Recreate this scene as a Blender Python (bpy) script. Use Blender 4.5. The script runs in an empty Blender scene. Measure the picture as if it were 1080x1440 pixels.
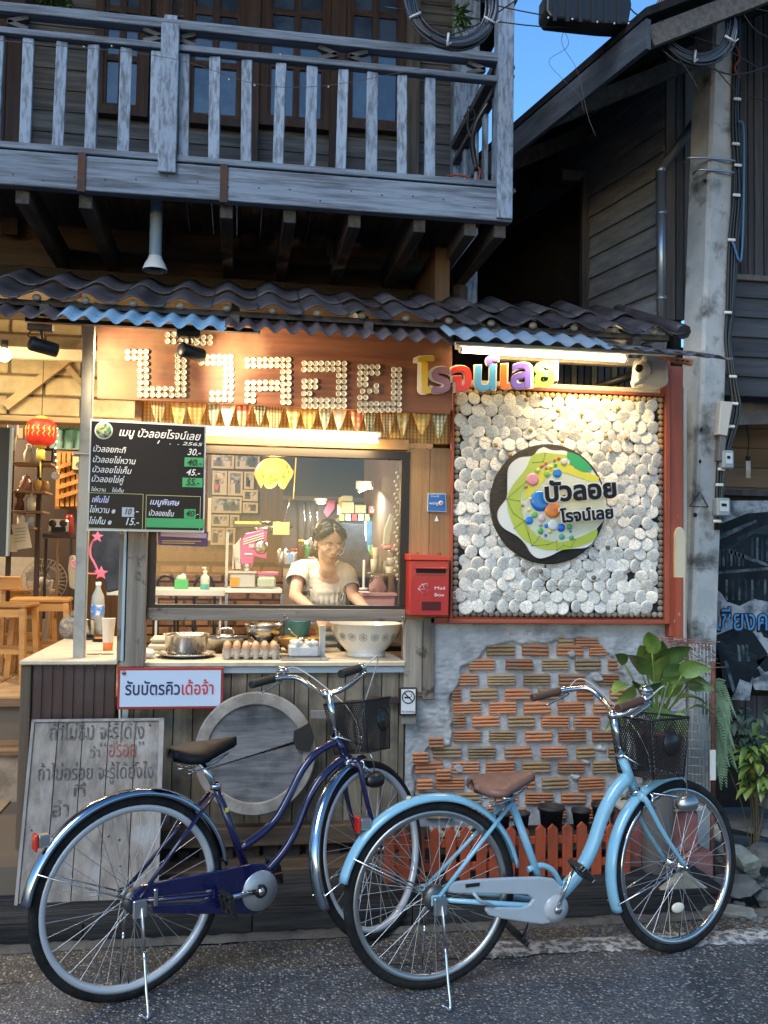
import bpy, bmesh, math, random
from mathutils import Vector, Matrix
random.seed(7)
S = bpy.context.scene
COL = S.collection
rad = math.radians
PI = math.pi

# ---------------------------------------------------------------- camera
CAM_D, CAM_H, FPX = 4.5, 1.54, 1300.0
PITCH, YAW, ROLL = rad(2.685), rad(9.02), rad(-0.889)
_F = Vector((math.sin(YAW)*math.cos(PITCH), math.cos(YAW)*math.cos(PITCH), math.sin(PITCH)))
_R0 = Vector((math.cos(YAW), -math.sin(YAW), 0))
_D0 = _F.cross(_R0)
_R = _R0*math.cos(ROLL) + _D0*math.sin(ROLL)
_D = -_R0*math.sin(ROLL) + _D0*math.cos(ROLL)
CP = Vector((0, -CAM_D, CAM_H))
cam = bpy.data.cameras.new('camera')
cam.sensor_fit = 'VERTICAL'; cam.sensor_height = 24; cam.lens = 24*FPX/1440
cam.clip_start = 0.05; cam.clip_end = 400
camo = bpy.data.objects.new('camera', cam); COL.objects.link(camo)
camo.matrix_world = Matrix(((_R.x, -_D.x, -_F.x, CP.x), (_R.y, -_D.y, -_F.y, CP.y), (_R.z, -_D.z, -_F.z, CP.z), (0, 0, 0, 1)))
S.camera = camo

# ---------------------------------------------------------------- sky, sun, exposure
wd = bpy.data.worlds.new('World'); S.world = wd; wd.use_nodes = True
nt = wd.node_tree
sky = nt.nodes.new('ShaderNodeTexSky'); sky.sky_type = 'NISHITA'; sky.sun_disc = False
SUN_EL, SUN_AZ = rad(7), rad(200)
sky.sun_elevation = SUN_EL; sky.sun_rotation = SUN_AZ; sky.ozone_density = 4.0; sky.air_density = 1.0; sky.dust_density = 0.3
bg = nt.nodes['Background']; bg.inputs[1].default_value = 0.15
nt.links.new(sky.outputs[0], bg.inputs[0])
sl = bpy.data.lights.new('sun', 'SUN'); sl.energy = 0.85; sl.angle = rad(30); sl.color = (.88, 0.94, 1.0)
so = bpy.data.objects.new('sun', sl); COL.objects.link(so)
so.rotation_euler = (rad(44), 0, rad(-40))
S.view_settings.view_transform = 'Standard'; S.view_settings.look = 'None'
S.view_settings.gamma = 1; S.view_settings.use_curve_mapping = False
S.view_settings.exposure = 1.4
S.cycles.use_denoising = True
S.cycles.max_bounces = 6; S.cycles.sample_clamp_indirect = 4.0
S.cycles.caustics_reflective = False; S.cycles.caustics_refractive = False

# ---------------------------------------------------------------- pixel rays onto real planes
def ray(px, py):
    return _F + _R*((px-540)/FPX) + _D*((py-720)/FPX)
def W(px, py, Y=0.0):
    d = ray(px, py); return CP + d*((Y-CP.y)/d.y)
def G(px, py, z=0.0):
    d = ray(px, py); return CP + d*((z-CP.z)/d.z)
def rect(x0, y0, x1, y1, Y):
    "world rectangle on the plane y=Y: (xa, xb, zbottom, ztop)"
    xm, ym = (x0+x1)/2, (y0+y1)/2
    return W(x0, ym, Y).x, W(x1, ym, Y).x, W(xm, y1, Y).z, W(xm, y0, Y).z

# ---------------------------------------------------------------- materials
def _mix(nt, fac, a, b, blend='MIX'):
    n = nt.nodes.new('ShaderNodeMix'); n.data_type = 'RGBA'; n.blend_type = blend
    for k, v in ((0, fac), (6, a), (7, b)):
        if hasattr(v, 'links') or isinstance(v, bpy.types.NodeSocket): nt.links.new(v, n.inputs[k])
        elif k == 0: n.inputs[0].default_value = v
        else: n.inputs[k].default_value = (*v[:3], 1)
    return n.outputs[2]
def _ramp(nt, src, lo, hi):
    n = nt.nodes.new('ShaderNodeMapRange'); n.inputs[1].default_value = lo; n.inputs[2].default_value = hi
    n.clamp = True; nt.links.new(src, n.inputs[0]); return n.outputs[0]
def coords(nt, scale=(1, 1, 1), rand=True, kind='Object'):
    tc = nt.nodes.new('ShaderNodeTexCoord'); mp = nt.nodes.new('ShaderNodeMapping')
    mp.inputs[3].default_value = scale; nt.links.new(tc.outputs[kind], mp.inputs[0])
    if rand:
        oi = nt.nodes.new('ShaderNodeObjectInfo'); m = nt.nodes.new('ShaderNodeMath'); m.operation = 'MULTIPLY'
        m.inputs[1].default_value = 37.0; nt.links.new(oi.outputs['Random'], m.inputs[0])
        nt.links.new(m.outputs[0], mp.inputs[1])
    return mp.outputs[0]
def noise(nt, vec, scale, detail=5, rough=.6, dist=0):
    n = nt.nodes.new('ShaderNodeTexNoise'); n.inputs['Scale'].default_value = scale
    n.inputs['Detail'].default_value = detail; n.inputs['Roughness'].default_value = rough
    n.inputs['Distortion'].default_value = dist
    nt.links.new(vec, n.inputs['Vector']); return n.outputs[0]
def bump(nt, h, strength, dist=.01):
    b = nt.nodes.new('ShaderNodeBump'); b.inputs['Strength'].default_value = strength
    b.inputs['Distance'].default_value = dist; nt.links.new(h, b.inputs['Height']); return b.outputs[0]
MATS = {}
def mat(name, c, c2=None, scale=12, stretch=(1, 1, 1), lo=.4, hi=.6, rough=.6, metal=0, bmp=0, bscale=None,
        dirt=None, dscale=3, dlo=.5, dhi=.75, rand=.0, emit=0, coat=0, alpha=None, trans=0, ior=1.45, spec=.5, detail=6, sss=0):
    if name in MATS: return MATS[name]
    m = bpy.data.materials.new(name); m.use_nodes = True; nt = m.node_tree
    p = nt.nodes['Principled BSDF']; MATS[name] = m
    p.inputs['Roughness'].default_value = rough; p.inputs['Metallic'].default_value = metal
    p.inputs['Coat Weight'].default_value = coat; p.inputs['IOR'].default_value = ior
    p.inputs['Specular IOR Level'].default_value = spec
    p.inputs['Transmission Weight'].default_value = trans
    p.inputs['Base Color'].default_value = (*c, 1)
    if sss: p.inputs['Subsurface Weight'].default_value = sss; p.inputs['Subsurface Scale'].default_value = .01
    col = None; v = None
    if c2 or bmp or dirt: v = coords(nt, stretch)
    if c2:
        n = noise(nt, v, scale, detail, .65)
        col = _mix(nt, _ramp(nt, n, lo, hi), c, c2)
    if dirt:
        v2 = coords(nt, (1, 1, 1)); n2 = noise(nt, v2, dscale, 4)
        col = _mix(nt, _ramp(nt, n2, dlo, dhi), col if col else c, dirt)
        r = nt.nodes.new('ShaderNodeMapRange'); r.inputs[1].default_value = dlo; r.inputs[2].default_value = dhi
        r.inputs[3].default_value = rough; r.inputs[4].default_value = min(1, rough+.2)
        nt.links.new(n2, r.inputs[0]); nt.links.new(r.outputs[0], p.inputs['Roughness'])
    if rand:
        oi = nt.nodes.new('ShaderNodeObjectInfo'); hs = nt.nodes.new('ShaderNodeHueSaturation')
        mr = nt.nodes.new('ShaderNodeMapRange'); mr.inputs[3].default_value = 1-rand; mr.inputs[4].default_value = 1+rand
        nt.links.new(oi.outputs['Random'], mr.inputs[0]); nt.links.new(mr.outputs[0], hs.inputs['Value'])
        if col: nt.links.new(col, hs.inputs['Color'])
        else: hs.inputs['Color'].default_value = (*c, 1)
        col = hs.outputs[0]
    if col: nt.links.new(col, p.inputs['Base Color'])
    if bmp:
        n3 = noise(nt, v, bscale or scale*1.5, 8, .7)
        nt.links.new(bump(nt, n3, bmp), p.inputs['Normal'])
    if emit:
        p.inputs['Emission Color'].default_value = (*c, 1); p.inputs['Emission Strength'].default_value = emit
    return m
GX, GY, GZ = (.12, 2, 2), (2, .12, 2), (2, 2, .12)      # grain running along x, y, z
def wood(name, c, c2, g=GX, scale=14, **k):
    k.setdefault('rough', .75); k.setdefault('bmp', .5); k.setdefault('bscale', scale*2.2); k.setdefault('rand', .22)
    k.setdefault('lo', .38); k.setdefault('hi', .66)
    return mat(name, c, c2, scale=scale, stretch=g, **k)
def hexc(h):
    f = lambda v: (v/12.92 if v <= .04045 else ((v+.055)/1.055)**2.4)
    return tuple(f(int(h[i:i+2], 16)/255) for i in (0, 2, 4))

# ---------------------------------------------------------------- object helpers
LOC = {}
def thing(name, label, cat, loc=(0, 0, 0), group=None, rotz=0):
    o = bpy.data.objects.new(name, None); COL.objects.link(o); o.empty_display_size = .05
    o.location = loc; o.rotation_euler = (0, 0, rotz); o['label'] = label; o['category'] = cat
    if group: o['group'] = group
    LOC[o] = Vector(loc) if rotz == 0 else Vector((0, 0, 0)); return o
def tag(o, label, cat, group=None):
    o['label'] = label; o['category'] = cat
    if group: o['group'] = group
    return o
def kind(o, k='structure'): o['kind'] = k; return o
class MB:
    def __init__(s): s.v = []; s.f = []; s.sm = []; s.mi = []; s.cur = 0
    def add(s, vs, fs, smooth=False):
        b = len(s.v); s.v += [Vector(v) for v in vs]
        for f in fs: s.f.append(tuple(i+b for i in f)); s.sm.append(smooth); s.mi.append(s.cur)
        return s
    def box(s, a, b, bev=0, rot=None, piv=None):
        x0, x1 = sorted((a[0], b[0])); y0, y1 = sorted((a[1], b[1])); z0, z1 = sorted((a[2], b[2]))
        if bev:
            e = min(bev, (x1-x0)/2.01, (y1-y0)/2.01, (z1-z0)/2.01); vs = []
            bm = bmesh.new(); bmesh.ops.create_cube(bm, size=1)
            for v in bm.verts: v.co = Vector((x0+(v.co.x+.5)*(x1-x0), y0+(v.co.y+.5)*(y1-y0), z0+(v.co.z+.5)*(z1-z0)))
            bmesh.ops.bevel(bm, geom=bm.edges[:], offset=e, segments=1, affect='EDGES')
            vs = [v.co.copy() for v in bm.verts]; bm.verts.index_update()
            fs = [tuple(v.index for v in f.verts) for f in bm.faces]; bm.free()
        else:
            vs = [Vector(p) for p in ((x0,y0,z0),(x1,y0,z0),(x1,y1,z0),(x0,y1,z0),(x0,y0,z1),(x1,y0,z1),(x1,y1,z1),(x0,y1,z1))]
            fs = [(0,3,2,1),(4,5,6,7),(0,1,5,4),(1,2,6,5),(2,3,7,6),(3,0,4,7)]
        if rot:
            pv = Vector(piv) if piv else Vector(((x0+x1)/2, (y0+y1)/2, (z0+z1)/2))
            vs = [rot @ (v-pv)+pv for v in vs]
        return s.add(vs, fs)
    def bar(s, p, q, w, h, up=(0, 0, 1)):
        "rectangular bar from p to q, w across, h along up"
        p, q = Vector(p), Vector(q); d = (q-p).normalized(); u = Vector(up)
        if abs(d.dot(u)) > .98: u = Vector((0, 1, 0))
        r = d.cross(u).normalized(); u = r.cross(d)
        vs = [c + r*(w/2*a) + u*(h/2*b) for c in (p, q) for a, b in ((-1,-1),(1,-1),(1,1),(-1,1))]
        return s.add(vs, [(0,1,2,3),(7,6,5,4),(0,4,5,1),(1,5,6,2),(2,6,7,3),(3,7,4,0)])
    def tube(s, pts, r, n=8, cap=True, closed=False, flat=1.0):
        pts = [Vector(p) for p in pts]; m = len(pts)
        rs = r if isinstance(r, (list, tuple)) else [r]*m
        vs = []; prev = None
        for i, p in enumerate(pts):
            if closed: d = pts[(i+1) % m]-pts[i-1]
            else: d = pts[min(i+1, m-1)]-pts[max(i-1, 0)]
            d.normalize()
            if prev is None:
                a = Vector((0, 0, 1)) if abs(d.z) < .9 else Vector((0, 1, 0))
                u = (a - d*a.dot(d)).normalized()
            else: u = (prev - d*prev.dot(d)).normalized()
            prev = u; w = d.cross(u)
            for k in range(n):
                t = 2*PI*k/n; vs.append(p + u*(rs[i]*math.cos(t)) + w*(rs[i]*flat*math.sin(t)))
        fs = []
        for i in range(m if closed else m-1):
            j = (i+1) % m
            for k in range(n):
                l = (k+1) % n; fs.append((i*n+k, i*n+l, j*n+l, j*n+k))
        s.add(vs, fs, True)
        if cap and not closed:
            b = len(s.v)-len(vs)
            s.f += [tuple(b+k for k in range(n))[::-1], tuple(b+(m-1)*n+k for k in range(n))]; s.sm += [False]*2; s.mi += [s.cur]*2
        return s
    def lathe(s, prof, n=24, c=(0, 0, 0), ax='z', smooth=True, arc=1.0):
        "prof: (radius, height) list"
        c = Vector(c); vs = []; fs = []; m = len(prof)
        for k in range(n):
            t = 2*PI*k/n*arc
            for r, h in prof:
                a, b = r*math.cos(t), r*math.sin(t)
                vs.append(c + (Vector((a, b, h)) if ax == 'z' else Vector((a, h, b)) if ax == 'y' else Vector((h, a, b))))
        for k in range(n if arc == 1 else n-1):
            l = (k+1) % n
            for i in range(m-1):
                q = (k*m+i, l*m+i, l*m+i+1, k*m+i+1)
                fs.append(q if ax != 'y' else q[::-1])
        return s.add(vs, fs, smooth)
    def ell(s, c, r, n=14, m=9, rot=None):
        c = Vector(c); r = (r, r, r) if not isinstance(r, (tuple, list)) else r
        vs = []; fs = []
        for i in range(m+1):
            ph = PI*i/m
            for k in range(n):
                t = 2*PI*k/n; p = Vector((r[0]*math.sin(ph)*math.cos(t), r[1]*math.sin(ph)*math.sin(t), r[2]*math.cos(ph)))
                vs.append(c+(rot @ p if rot else p))
        for i in range(m):
            for k in range(n): l = (k+1) % n; fs.append((i*n+k, (i+1)*n+k, (i+1)*n+l, i*n+l))
        return s.add(vs, fs, True)
    def prism(s, pts, y0, y1):
        "outline in (x,z), extruded from y0 (front) to y1"
        n = len(pts); vs = [(x, y0, z) for x, z in pts]+[(x, y1, z) for x, z in pts]
        fs = [tuple(range(n)), tuple(range(2*n-1, n-1, -1))]+[(i, n+i, n+(i+1) % n, (i+1) % n) for i in range(n)]
        return s.add(vs, fs)
    def mesh(s, off=None):
        me = bpy.data.meshes.new('m'); o = off or Vector((0, 0, 0))
        me.from_pydata([tuple(v-o) for v in s.v], [], s.f)
        me.polygons.foreach_set('use_smooth', s.sm); me.polygons.foreach_set('material_index', s.mi)
        me.update(); return me
    def obj(s, name, m, parent=None, bev=0, sub=0, org=None):
        off = LOC.get(parent, Vector((0, 0, 0))) if parent else Vector((0, 0, 0))
        o2 = Vector(org) if org else off
        me = s.mesh(o2); me.name = name
        for mm in (m if isinstance(m, (list, tuple)) else [m]): me.materials.append(mm)
        o = bpy.data.objects.new(name, me); COL.objects.link(o)
        if parent: o.parent = parent
        o.location = o2-off if parent else o2
        if not parent and not org: o.location = (0, 0, 0)
        LOC[o] = o2 if (parent or org) else Vector((0, 0, 0))
        if bev:
            b = o.modifiers.new('b', 'BEVEL'); b.width = bev; b.segments = 2; b.limit_method = 'ANGLE'
        if sub:
            b = o.modifiers.new('s', 'SUBSURF'); b.levels = sub; b.render_levels = sub
        return o
def inst(me, name, parent, loc, rot=(0, 0, 0), scale=(1, 1, 1), label=None):
    o = bpy.data.objects.new(name, me); COL.objects.link(o)
    if parent: o.parent = parent; loc = Vector(loc)-LOC.get(parent, Vector((0, 0, 0)))
    o.location = loc; o.rotation_euler = rot; o.scale = scale; return o
def mk(mb, m):
    me = mb.mesh()
    for mm in (m if isinstance(m, (list, tuple)) else [m]): me.materials.append(mm)
    return me
def pbox(name, x0, y0, x1, y1, Y, th, m, parent=None, bev=0, mb=None):
    "box whose front face fills the pixel rectangle on plane y=Y, th thick going back"
    a, b, c, d = rect(x0, y0, x1, y1, Y)
    mb2 = (mb or MB()).box((a, Y, c), (b, Y+th, d), bev)
    return mb2 if mb else mb2.obj(name, m, parent)
def bez(pts, n=24):
    "Catmull-Rom through pts"
    P = [Vector(p) for p in pts]; P = [P[0]*2-P[1]]+P+[P[-1]*2-P[-2]]; out = []
    seg = len(P)-3
    for i in range(n+1):
        t = i/n*seg; k = min(int(t), seg-1); u = t-k; a, b, c, d = P[k:k+4]
        out.append(.5*((2*b)+(c-a)*u+(2*a-5*b+4*c-d)*u*u+(3*b-a-3*c+d)*u**3))
    return out

# ---------------------------------------------------------------- lettering (built-in font turned into solid letters)
TS = bpy.data.scenes.new('workbench'); TV = TS.view_layers[0]        # scratch scene for evaluating letters, removed at the end
def _area(p): return sum(p[i][0]*p[(i+1) % len(p)][1]-p[(i+1) % len(p)][0]*p[i][1] for i in range(len(p)))/2
def _inside(q, p):
    r = False; j = len(p)-1
    for i in range(len(p)):
        if (p[i][1] > q[1]) != (p[j][1] > q[1]) and q[0] < (p[j][0]-p[i][0])*(q[1]-p[i][1])/(p[j][1]-p[i][1])+p[i][0]: r = not r
        j = i
    return r
def text_mesh(body, offset=0.0, depth=.02, shear=0, res=3, idx=None, spacing=1.0):
    "returns {material_index: [(verts, faces)]} in the x-z plane, facing -y, unit font size"
    c = bpy.data.curves.new('letters', 'FONT'); c.body = body; c.shear = shear; c.resolution_u = res; c.space_character = spacing
    if idx:
        for i, k in enumerate(idx): c.body_format[i].material_index = k
        for k in range(max(idx)+1): c.materials.append(None)
    o = bpy.data.objects.new('letters', c); TS.collection.objects.link(o)
    TV.update(); dg = TV.depsgraph
    cu = o.evaluated_get(dg).to_curve(dg)
    loops = []
    for sp in cu.splines:
        bp = sp.bezier_points; pts = []; n = len(bp)
        if n == 0: continue
        for i in range(n):
            a, b = bp[i], bp[(i+1) % n]; p0, p1, p2, p3 = a.co, a.handle_right, b.handle_left, b.co
            straight = (p3-p0).length < 1e-6 or abs((p1-p0).cross(p3-p0).length)+abs((p2-p0).cross(p3-p0).length) < 1e-5
            for t in ([0] if straight else [k/res for k in range(res)]):
                q = p0*(1-t)**3+p1*3*t*(1-t)**2+p2*3*t*t*(1-t)+p3*t**3; pts.append((q.x, q.y))
        cl = [pts[0]]
        for q in pts[1:]:
            if math.hypot(q[0]-cl[-1][0], q[1]-cl[-1][1]) > 2e-3: cl.append(q)
        if len(cl) > 3 and math.hypot(cl[0][0]-cl[-1][0], cl[0][1]-cl[-1][1]) < 2e-3: cl.pop()
        if len(cl) >= 3: loops.append((cl, _area(cl), sp.material_index))
    bpy.data.objects.remove(o)
    if not loops: return {}
    sgn = 1 if max(loops, key=lambda l: abs(l[1]))[1] > 0 else -1
    outs = [l for l in loops if l[1]*sgn > 0]; holes = [l for l in loops if l[1]*sgn < 0]
    grp = [[o_, []] for o_ in outs]
    for h in holes:
        best = None
        for g in grp:
            if _inside(h[0][0], g[0][0]) and (best is None or abs(g[0][1]) < abs(best[0][1])): best = g
        if best: best[1].append(h)
    res_ = {}
    for gi, (o_, hs) in enumerate(grp):
        cc = bpy.data.curves.new('l', 'CURVE'); cc.dimensions = '2D'; cc.fill_mode = 'BOTH'; cc.extrude = depth/2; cc.offset = offset
        for loop, _, _ in [o_]+hs:
            sp = cc.splines.new('POLY'); sp.points.add(len(loop)-1)
            for i, (x, y) in enumerate(loop): sp.points[i].co = (x, y, 0, 1)
            sp.use_cyclic_u = True
        oo = bpy.data.objects.new('l', cc); me = oo.to_mesh()
        dz = (gi % 5)*depth*.02
        vs = [Vector((v.co.x, -v.co.z-depth/2-dz, v.co.y)) for v in me.vertices]; fs = [tuple(p.vertices) for p in me.polygons]
        oo.to_mesh_clear()
        bpy.data.objects.remove(oo); bpy.data.curves.remove(cc)
        res_.setdefault(o_[2], []).append((vs, fs))
    return res_
def text(name, body, m, org, height, parent=None, width=None, offset=0.0, depth=.02, shear=0, rot=0, idx=None, tilt=None, squeeze=1, align='L', split=False, **k):
    """letters standing on plane through org (lower left), 'height' = size of a consonant; faces -y"""
    R = text_mesh(body, offset, depth, shear, idx=idx, **k); allv = [v for g in R.values() for vs, _ in g for v in vs]
    if not allv: return None
    x0 = min(v.x for v in allv); x1 = max(v.x for v in allv)
    sz = height/.52; sx = sz*squeeze if not width else width/(x1-x0)
    org = Vector(org); M = Matrix.Rotation(rot, 3, 'Y')
    if tilt is not None: M = tilt @ M
    sh = {'L': x0, 'C': (x0+x1)/2, 'R': x1}[align]
    def tf(v): return org + M @ Vector(((v.x-sh)*sx, v.y*sz, v.z*sz))
    out = []; mb = MB()
    for ki, gs in sorted(R.items()):
        if split: mb = MB()
        mb.cur = 0 if split else ki
        for vs, fs in gs: mb.add([tf(v) for v in vs], fs)
        if split: out.append(mb.obj(name, m[ki] if isinstance(m, (list, tuple)) else m, parent))
    if not split: out.append(mb.obj(name, m, parent))
    return out if split else out[0]
# ================================================================ SETTING: road, kerb, deck, house floor
def ground_mat():
    m = bpy.data.materials.new('asphalt'); m.use_nodes = True; nt = m.node_tree; p = nt.nodes['Principled BSDF']
    v = coords(nt, (1, 1, 1), False)
    n1 = noise(nt, v, 3, 4); n2 = noise(nt, v, 60, 4)
    vo = nt.nodes.new('ShaderNodeTexVoronoi'); vo.inputs['Scale'].default_value = 92; nt.links.new(v, vo.inputs['Vector'])
    sep = nt.nodes.new('ShaderNodeSeparateColor'); nt.links.new(vo.outputs['Color'], sep.inputs[0])
    pick = _ramp(nt, sep.outputs[0], .48, .85); size = _ramp(nt, vo.outputs['Distance'], .62, .3)
    mm = nt.nodes.new('ShaderNodeMath'); mm.operation = 'MULTIPLY'; nt.links.new(pick, mm.inputs[0]); nt.links.new(size, mm.inputs[1])
    base = _mix(nt, _ramp(nt, n2, .35, .7), (.055, .06, .07), (.135, .14, .15))
    n4 = noise(nt, v, .9, 5, .6, 1.5); base = _mix(nt, _ramp(nt, n1, .42, .65), base, (.06, .062, .068)); base = _mix(nt, _ramp(nt, n4, .52, .68), base, (.034, .036, .042))
    stone = _mix(nt, sep.outputs[1], (.17, .17, .18), (.5, .49, .46))
    nt.links.new(_mix(nt, mm.outputs[0], base, stone), p.inputs['Base Color'])
    p.inputs['Roughness'].default_value = .5
    r = nt.nodes.new('ShaderNodeMapRange'); r.inputs[3].default_value = .32; r.inputs[4].default_value = .75; nt.links.new(n2, r.inputs[0]); nt.links.new(r.outputs[0], p.inputs['Roughness'])
    ad = nt.nodes.new('ShaderNodeMath'); ad.operation = 'ADD'; nt.links.new(size, ad.inputs[0]); nt.links.new(n2, ad.inputs[1])
    nt.links.new(bump(nt, ad.outputs[0], .8, .006), p.inputs['Normal'])
    return m
ASPH = ground_mat()
mb = MB(); N = 60
x0, x1, y0, y1 = -14, 14, -14, -.74
def hmap(x, y): return .004*math.sin(x*3.1+y)*math.sin(y*2.3)-.002
xs = [-60, -14]+[x0+(x1-x0)*i/90 for i in range(1, 90)]+[14, 60]; ys = [-60, -20]+[-8+(7.26)*i/40 for i in range(41)]
vs = [(x, y, hmap(x, y) if abs(x) < 10 and y > -8 else 0) for y in ys for x in xs]; nx = len(xs)
mb.add(vs, [(j*nx+i, j*nx+i+1, (j+1)*nx+i+1, (j+1)*nx+i) for j in range(len(ys)-1) for i in range(nx-1)], True)
kind(mb.obj('road', ASPH))
VERGE = ground_mat(); VERGE.name = 'gritty_verge'
for n_ in VERGE.node_tree.nodes:
    if n_.type == 'MIX' and not n_.inputs[6].is_linked and not n_.inputs[7].is_linked:
        if n_.inputs[7].default_value[0] < .2: n_.inputs[6].default_value = (.05, .042, .03, 1); n_.inputs[7].default_value = (.13, .11, .085, 1)
        else: n_.inputs[6].default_value = (.2, .16, .12, 1); n_.inputs[7].default_value = (.5, .44, .36, 1)
kind(MB().add([(-60, -.9, -.03), (60, -.9, -.03), (60, 60, -.03), (-60, 60, -.03)], [(0, 1, 2, 3)]).obj('ground', mat('earth', (.05, .045, .04), (.09, .08, .07), rough=.9, bmp=.4)))
# rough concrete strip along the deck
def rough_strip(name, ya, yb, z, m, xa=-3, xb=4.5, h=.006, n=260, wob=.02, seed=1, hole=0):
    rnd = random.Random(seed); mb = MB(); vs = []; fs = []; K = 5
    a = b = 0
    for i in range(n+1):
        x = xa+(xb-xa)*i/n; a += rnd.uniform(-1, 1)*wob*.35; b += rnd.uniform(-1, 1)*wob*.35; a *= .8; b *= .8
        for k in range(K):
            t = k/(K-1); vs.append((x, ya+a+(yb+b-ya-a)*t, z+(h*rnd.uniform(.4, 1) if 0 < k < K-1 else -.004)))
    for i in range(n):
        if hole and rnd.random() < hole: continue
        for k in range(K-1): fs.append((i*K+k, (i+1)*K+k, (i+1)*K+k+1, i*K+k+1))
    return mb.add(vs, fs, True).obj(name, m)
CONC = mat('kerb_concrete', (.13, .12, .105), (.07, .065, .058), scale=14, rough=.8, bmp=.8, dirt=(.06, .055, .05), dscale=5)
kind(rough_strip('kerb', -.735, -.655, .008, CONC, h=.012))
kind(rough_strip('verge', -.97, -.72, .003, VERGE, h=.003, wob=.05, seed=8, xa=-6, xb=7))
PAINT = mat('worn_white_paint', (.5, .5, .48), (.11, .11, .11), scale=30, lo=.44, hi=.56, rough=.7, bmp=.8)
xa = G(675, 1345).x
kind(rough_strip('painted_line', -.98, -.84, .006, PAINT, xa=xa, xb=G(1130, 1318).x, h=.004, n=130, wob=.03, seed=3, hole=.0))
# deck of ribbed boards
DECKM = wood('deck_board', (.022, .021, .021), (.055, .052, .05), GX, 20, rough=.85, spec=.15)
XD = W(990, 1262, -.4).x
deck = kind(MB().box((-3.2, -.64, -.02), (XD, .02, .055)).obj('deck', DECKM))
deck['label'] = 'dark ribbed timber deck in front of the shop'
rib = MB()
for k in range(3): rib.box((-1.3, -.0205+k*.0145, 0), (1.3, -.0205+k*.0145+.0085, .026+.001*(k % 2)), .002)
rib.box((-1.3, -.0205, -.008), (1.3, .0205, .012))
ribm = mk(rib, DECKM)
for i in range(15):
    sp_x = -.3+(.35 if i % 2 else 0)
    for xa_, xb_ in ((-3.2, sp_x), (sp_x, XD)): inst(ribm, 'board', deck, ((xa_+xb_)/2, -.615+i*.0432, .0585+random.uniform(-.002, .002)), (random.uniform(-.01, .01), 0, 0), ((xb_-xa_-.003)/2.6, 1, 1))
for i in range(8):
    bx = -3.2+i*.66; MB().box((bx, -.652, -.02), (min(bx+.655, XD), -.641, .075), .002).obj('fascia_board', DECKM, deck)
# floors inside, with tiles: a low one at the street and a raised room behind
TILE = mat('floor_tile', (.5, .34, .18), (.42, .28, .15), scale=5, rough=.35, dirt=(.3, .2, .11), dscale=6, rand=.1)
GRT = mat('grout', (.14, .11, .08), rough=.8)
fl = kind(MB().box((-6, -.33, -.02), (W(166, 900, 0).x, 1.0, .2)).box((W(166, 900, 0).x, .03, -.02), (1.5, 1.0, .2)).obj('floor', GRT))
tm = mk(MB().box((-.145, -.145, 0), (.145, .145, .008), .002), TILE)
for i in range(7):
    for j in range(4): inst(tm, 'tile', fl, (-3.1+i*.3, -.18+j*.3, .201))
fb = kind(MB().box((-6, 1.002, -.02), (1.5, 7, .69)).obj('raised_floor', GRT))
for i in range(14):
    for j in range(16): inst(tm, 'tile', fb, (-4.6+i*.3, 1.2+j*.3, .691))
STEP = mat('step_stone', (.34, .26, .18), (.2, .15, .1), scale=8, rough=.7, bmp=.5)
NOS = wood('step_nosing', (.22, .13, .07), (.14, .08, .045), GX, 10)
stp = kind(MB().box((-3.2, .72, .2), (-.62, 1.0, .445)).obj('step', STEP))
MB().box((-3.2, .70, .446), (-.62, 1.0, .475), .004).obj('nosing', NOS, stp)
MB().box((-3.2, .975, .66), (-.62, 1.03, .712), .004).obj('nosing', NOS, stp)

# ================================================================ UPPER WOODEN HOUSE WITH BALCONY
OLDX = wood('old_plank', (.05, .05, .052), (.13, .13, .13), GX, 16)
OLDZ = wood('old_plank_upright', (.05, .042, .035), (.12, .1, .085), GZ, 16)
BLUX = wood('weathered_rail', (.2, .25, .32), (.09, .105, .13), GX, 22, lo=.42, hi=.62)
BLUZ = mat('peeling_paint', (.26, .33, .43), (.13, .155, .19), scale=34, stretch=(1.6, 1.6, .35), lo=.46, hi=.6, rough=.7, bmp=.5, rand=.12)
DARKW = wood('dark_frame_wood', (.03, .016, .013), (.06, .035, .027), GZ, 14)
BLACKW = wood('under_floor_wood', (.06, .055, .052), (.12, .11, .1), GY, 14)
GLASSD = mat('night_window_glass', (.03, .05, .09), (.06, .1, .17), scale=3, rough=.05, spec=1.0, coat=.6)
house = thing('wooden_house', 'old timber upper storey with dark windows above the shop', 'house', (0, .9, 3.2))
YW, YB = .95, -.12
# wall boards behind balcony
zb = 3.32; rowh = .125
wb = mk(MB().box((-1.65, 0, 0), (1.65, .025, rowh+.012), 0, rot=Matrix.Rotation(rad(-4), 3, 'X'), piv=(0, 0, 0)), OLDX)
xr = W(655, 200, YW).x
for r in range(18):
    z = zb+r*rowh
    for xx in (xr-1.65, xr-1.65-3.302): inst(wb, 'wall_board', house, (xx, YW, z))
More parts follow.
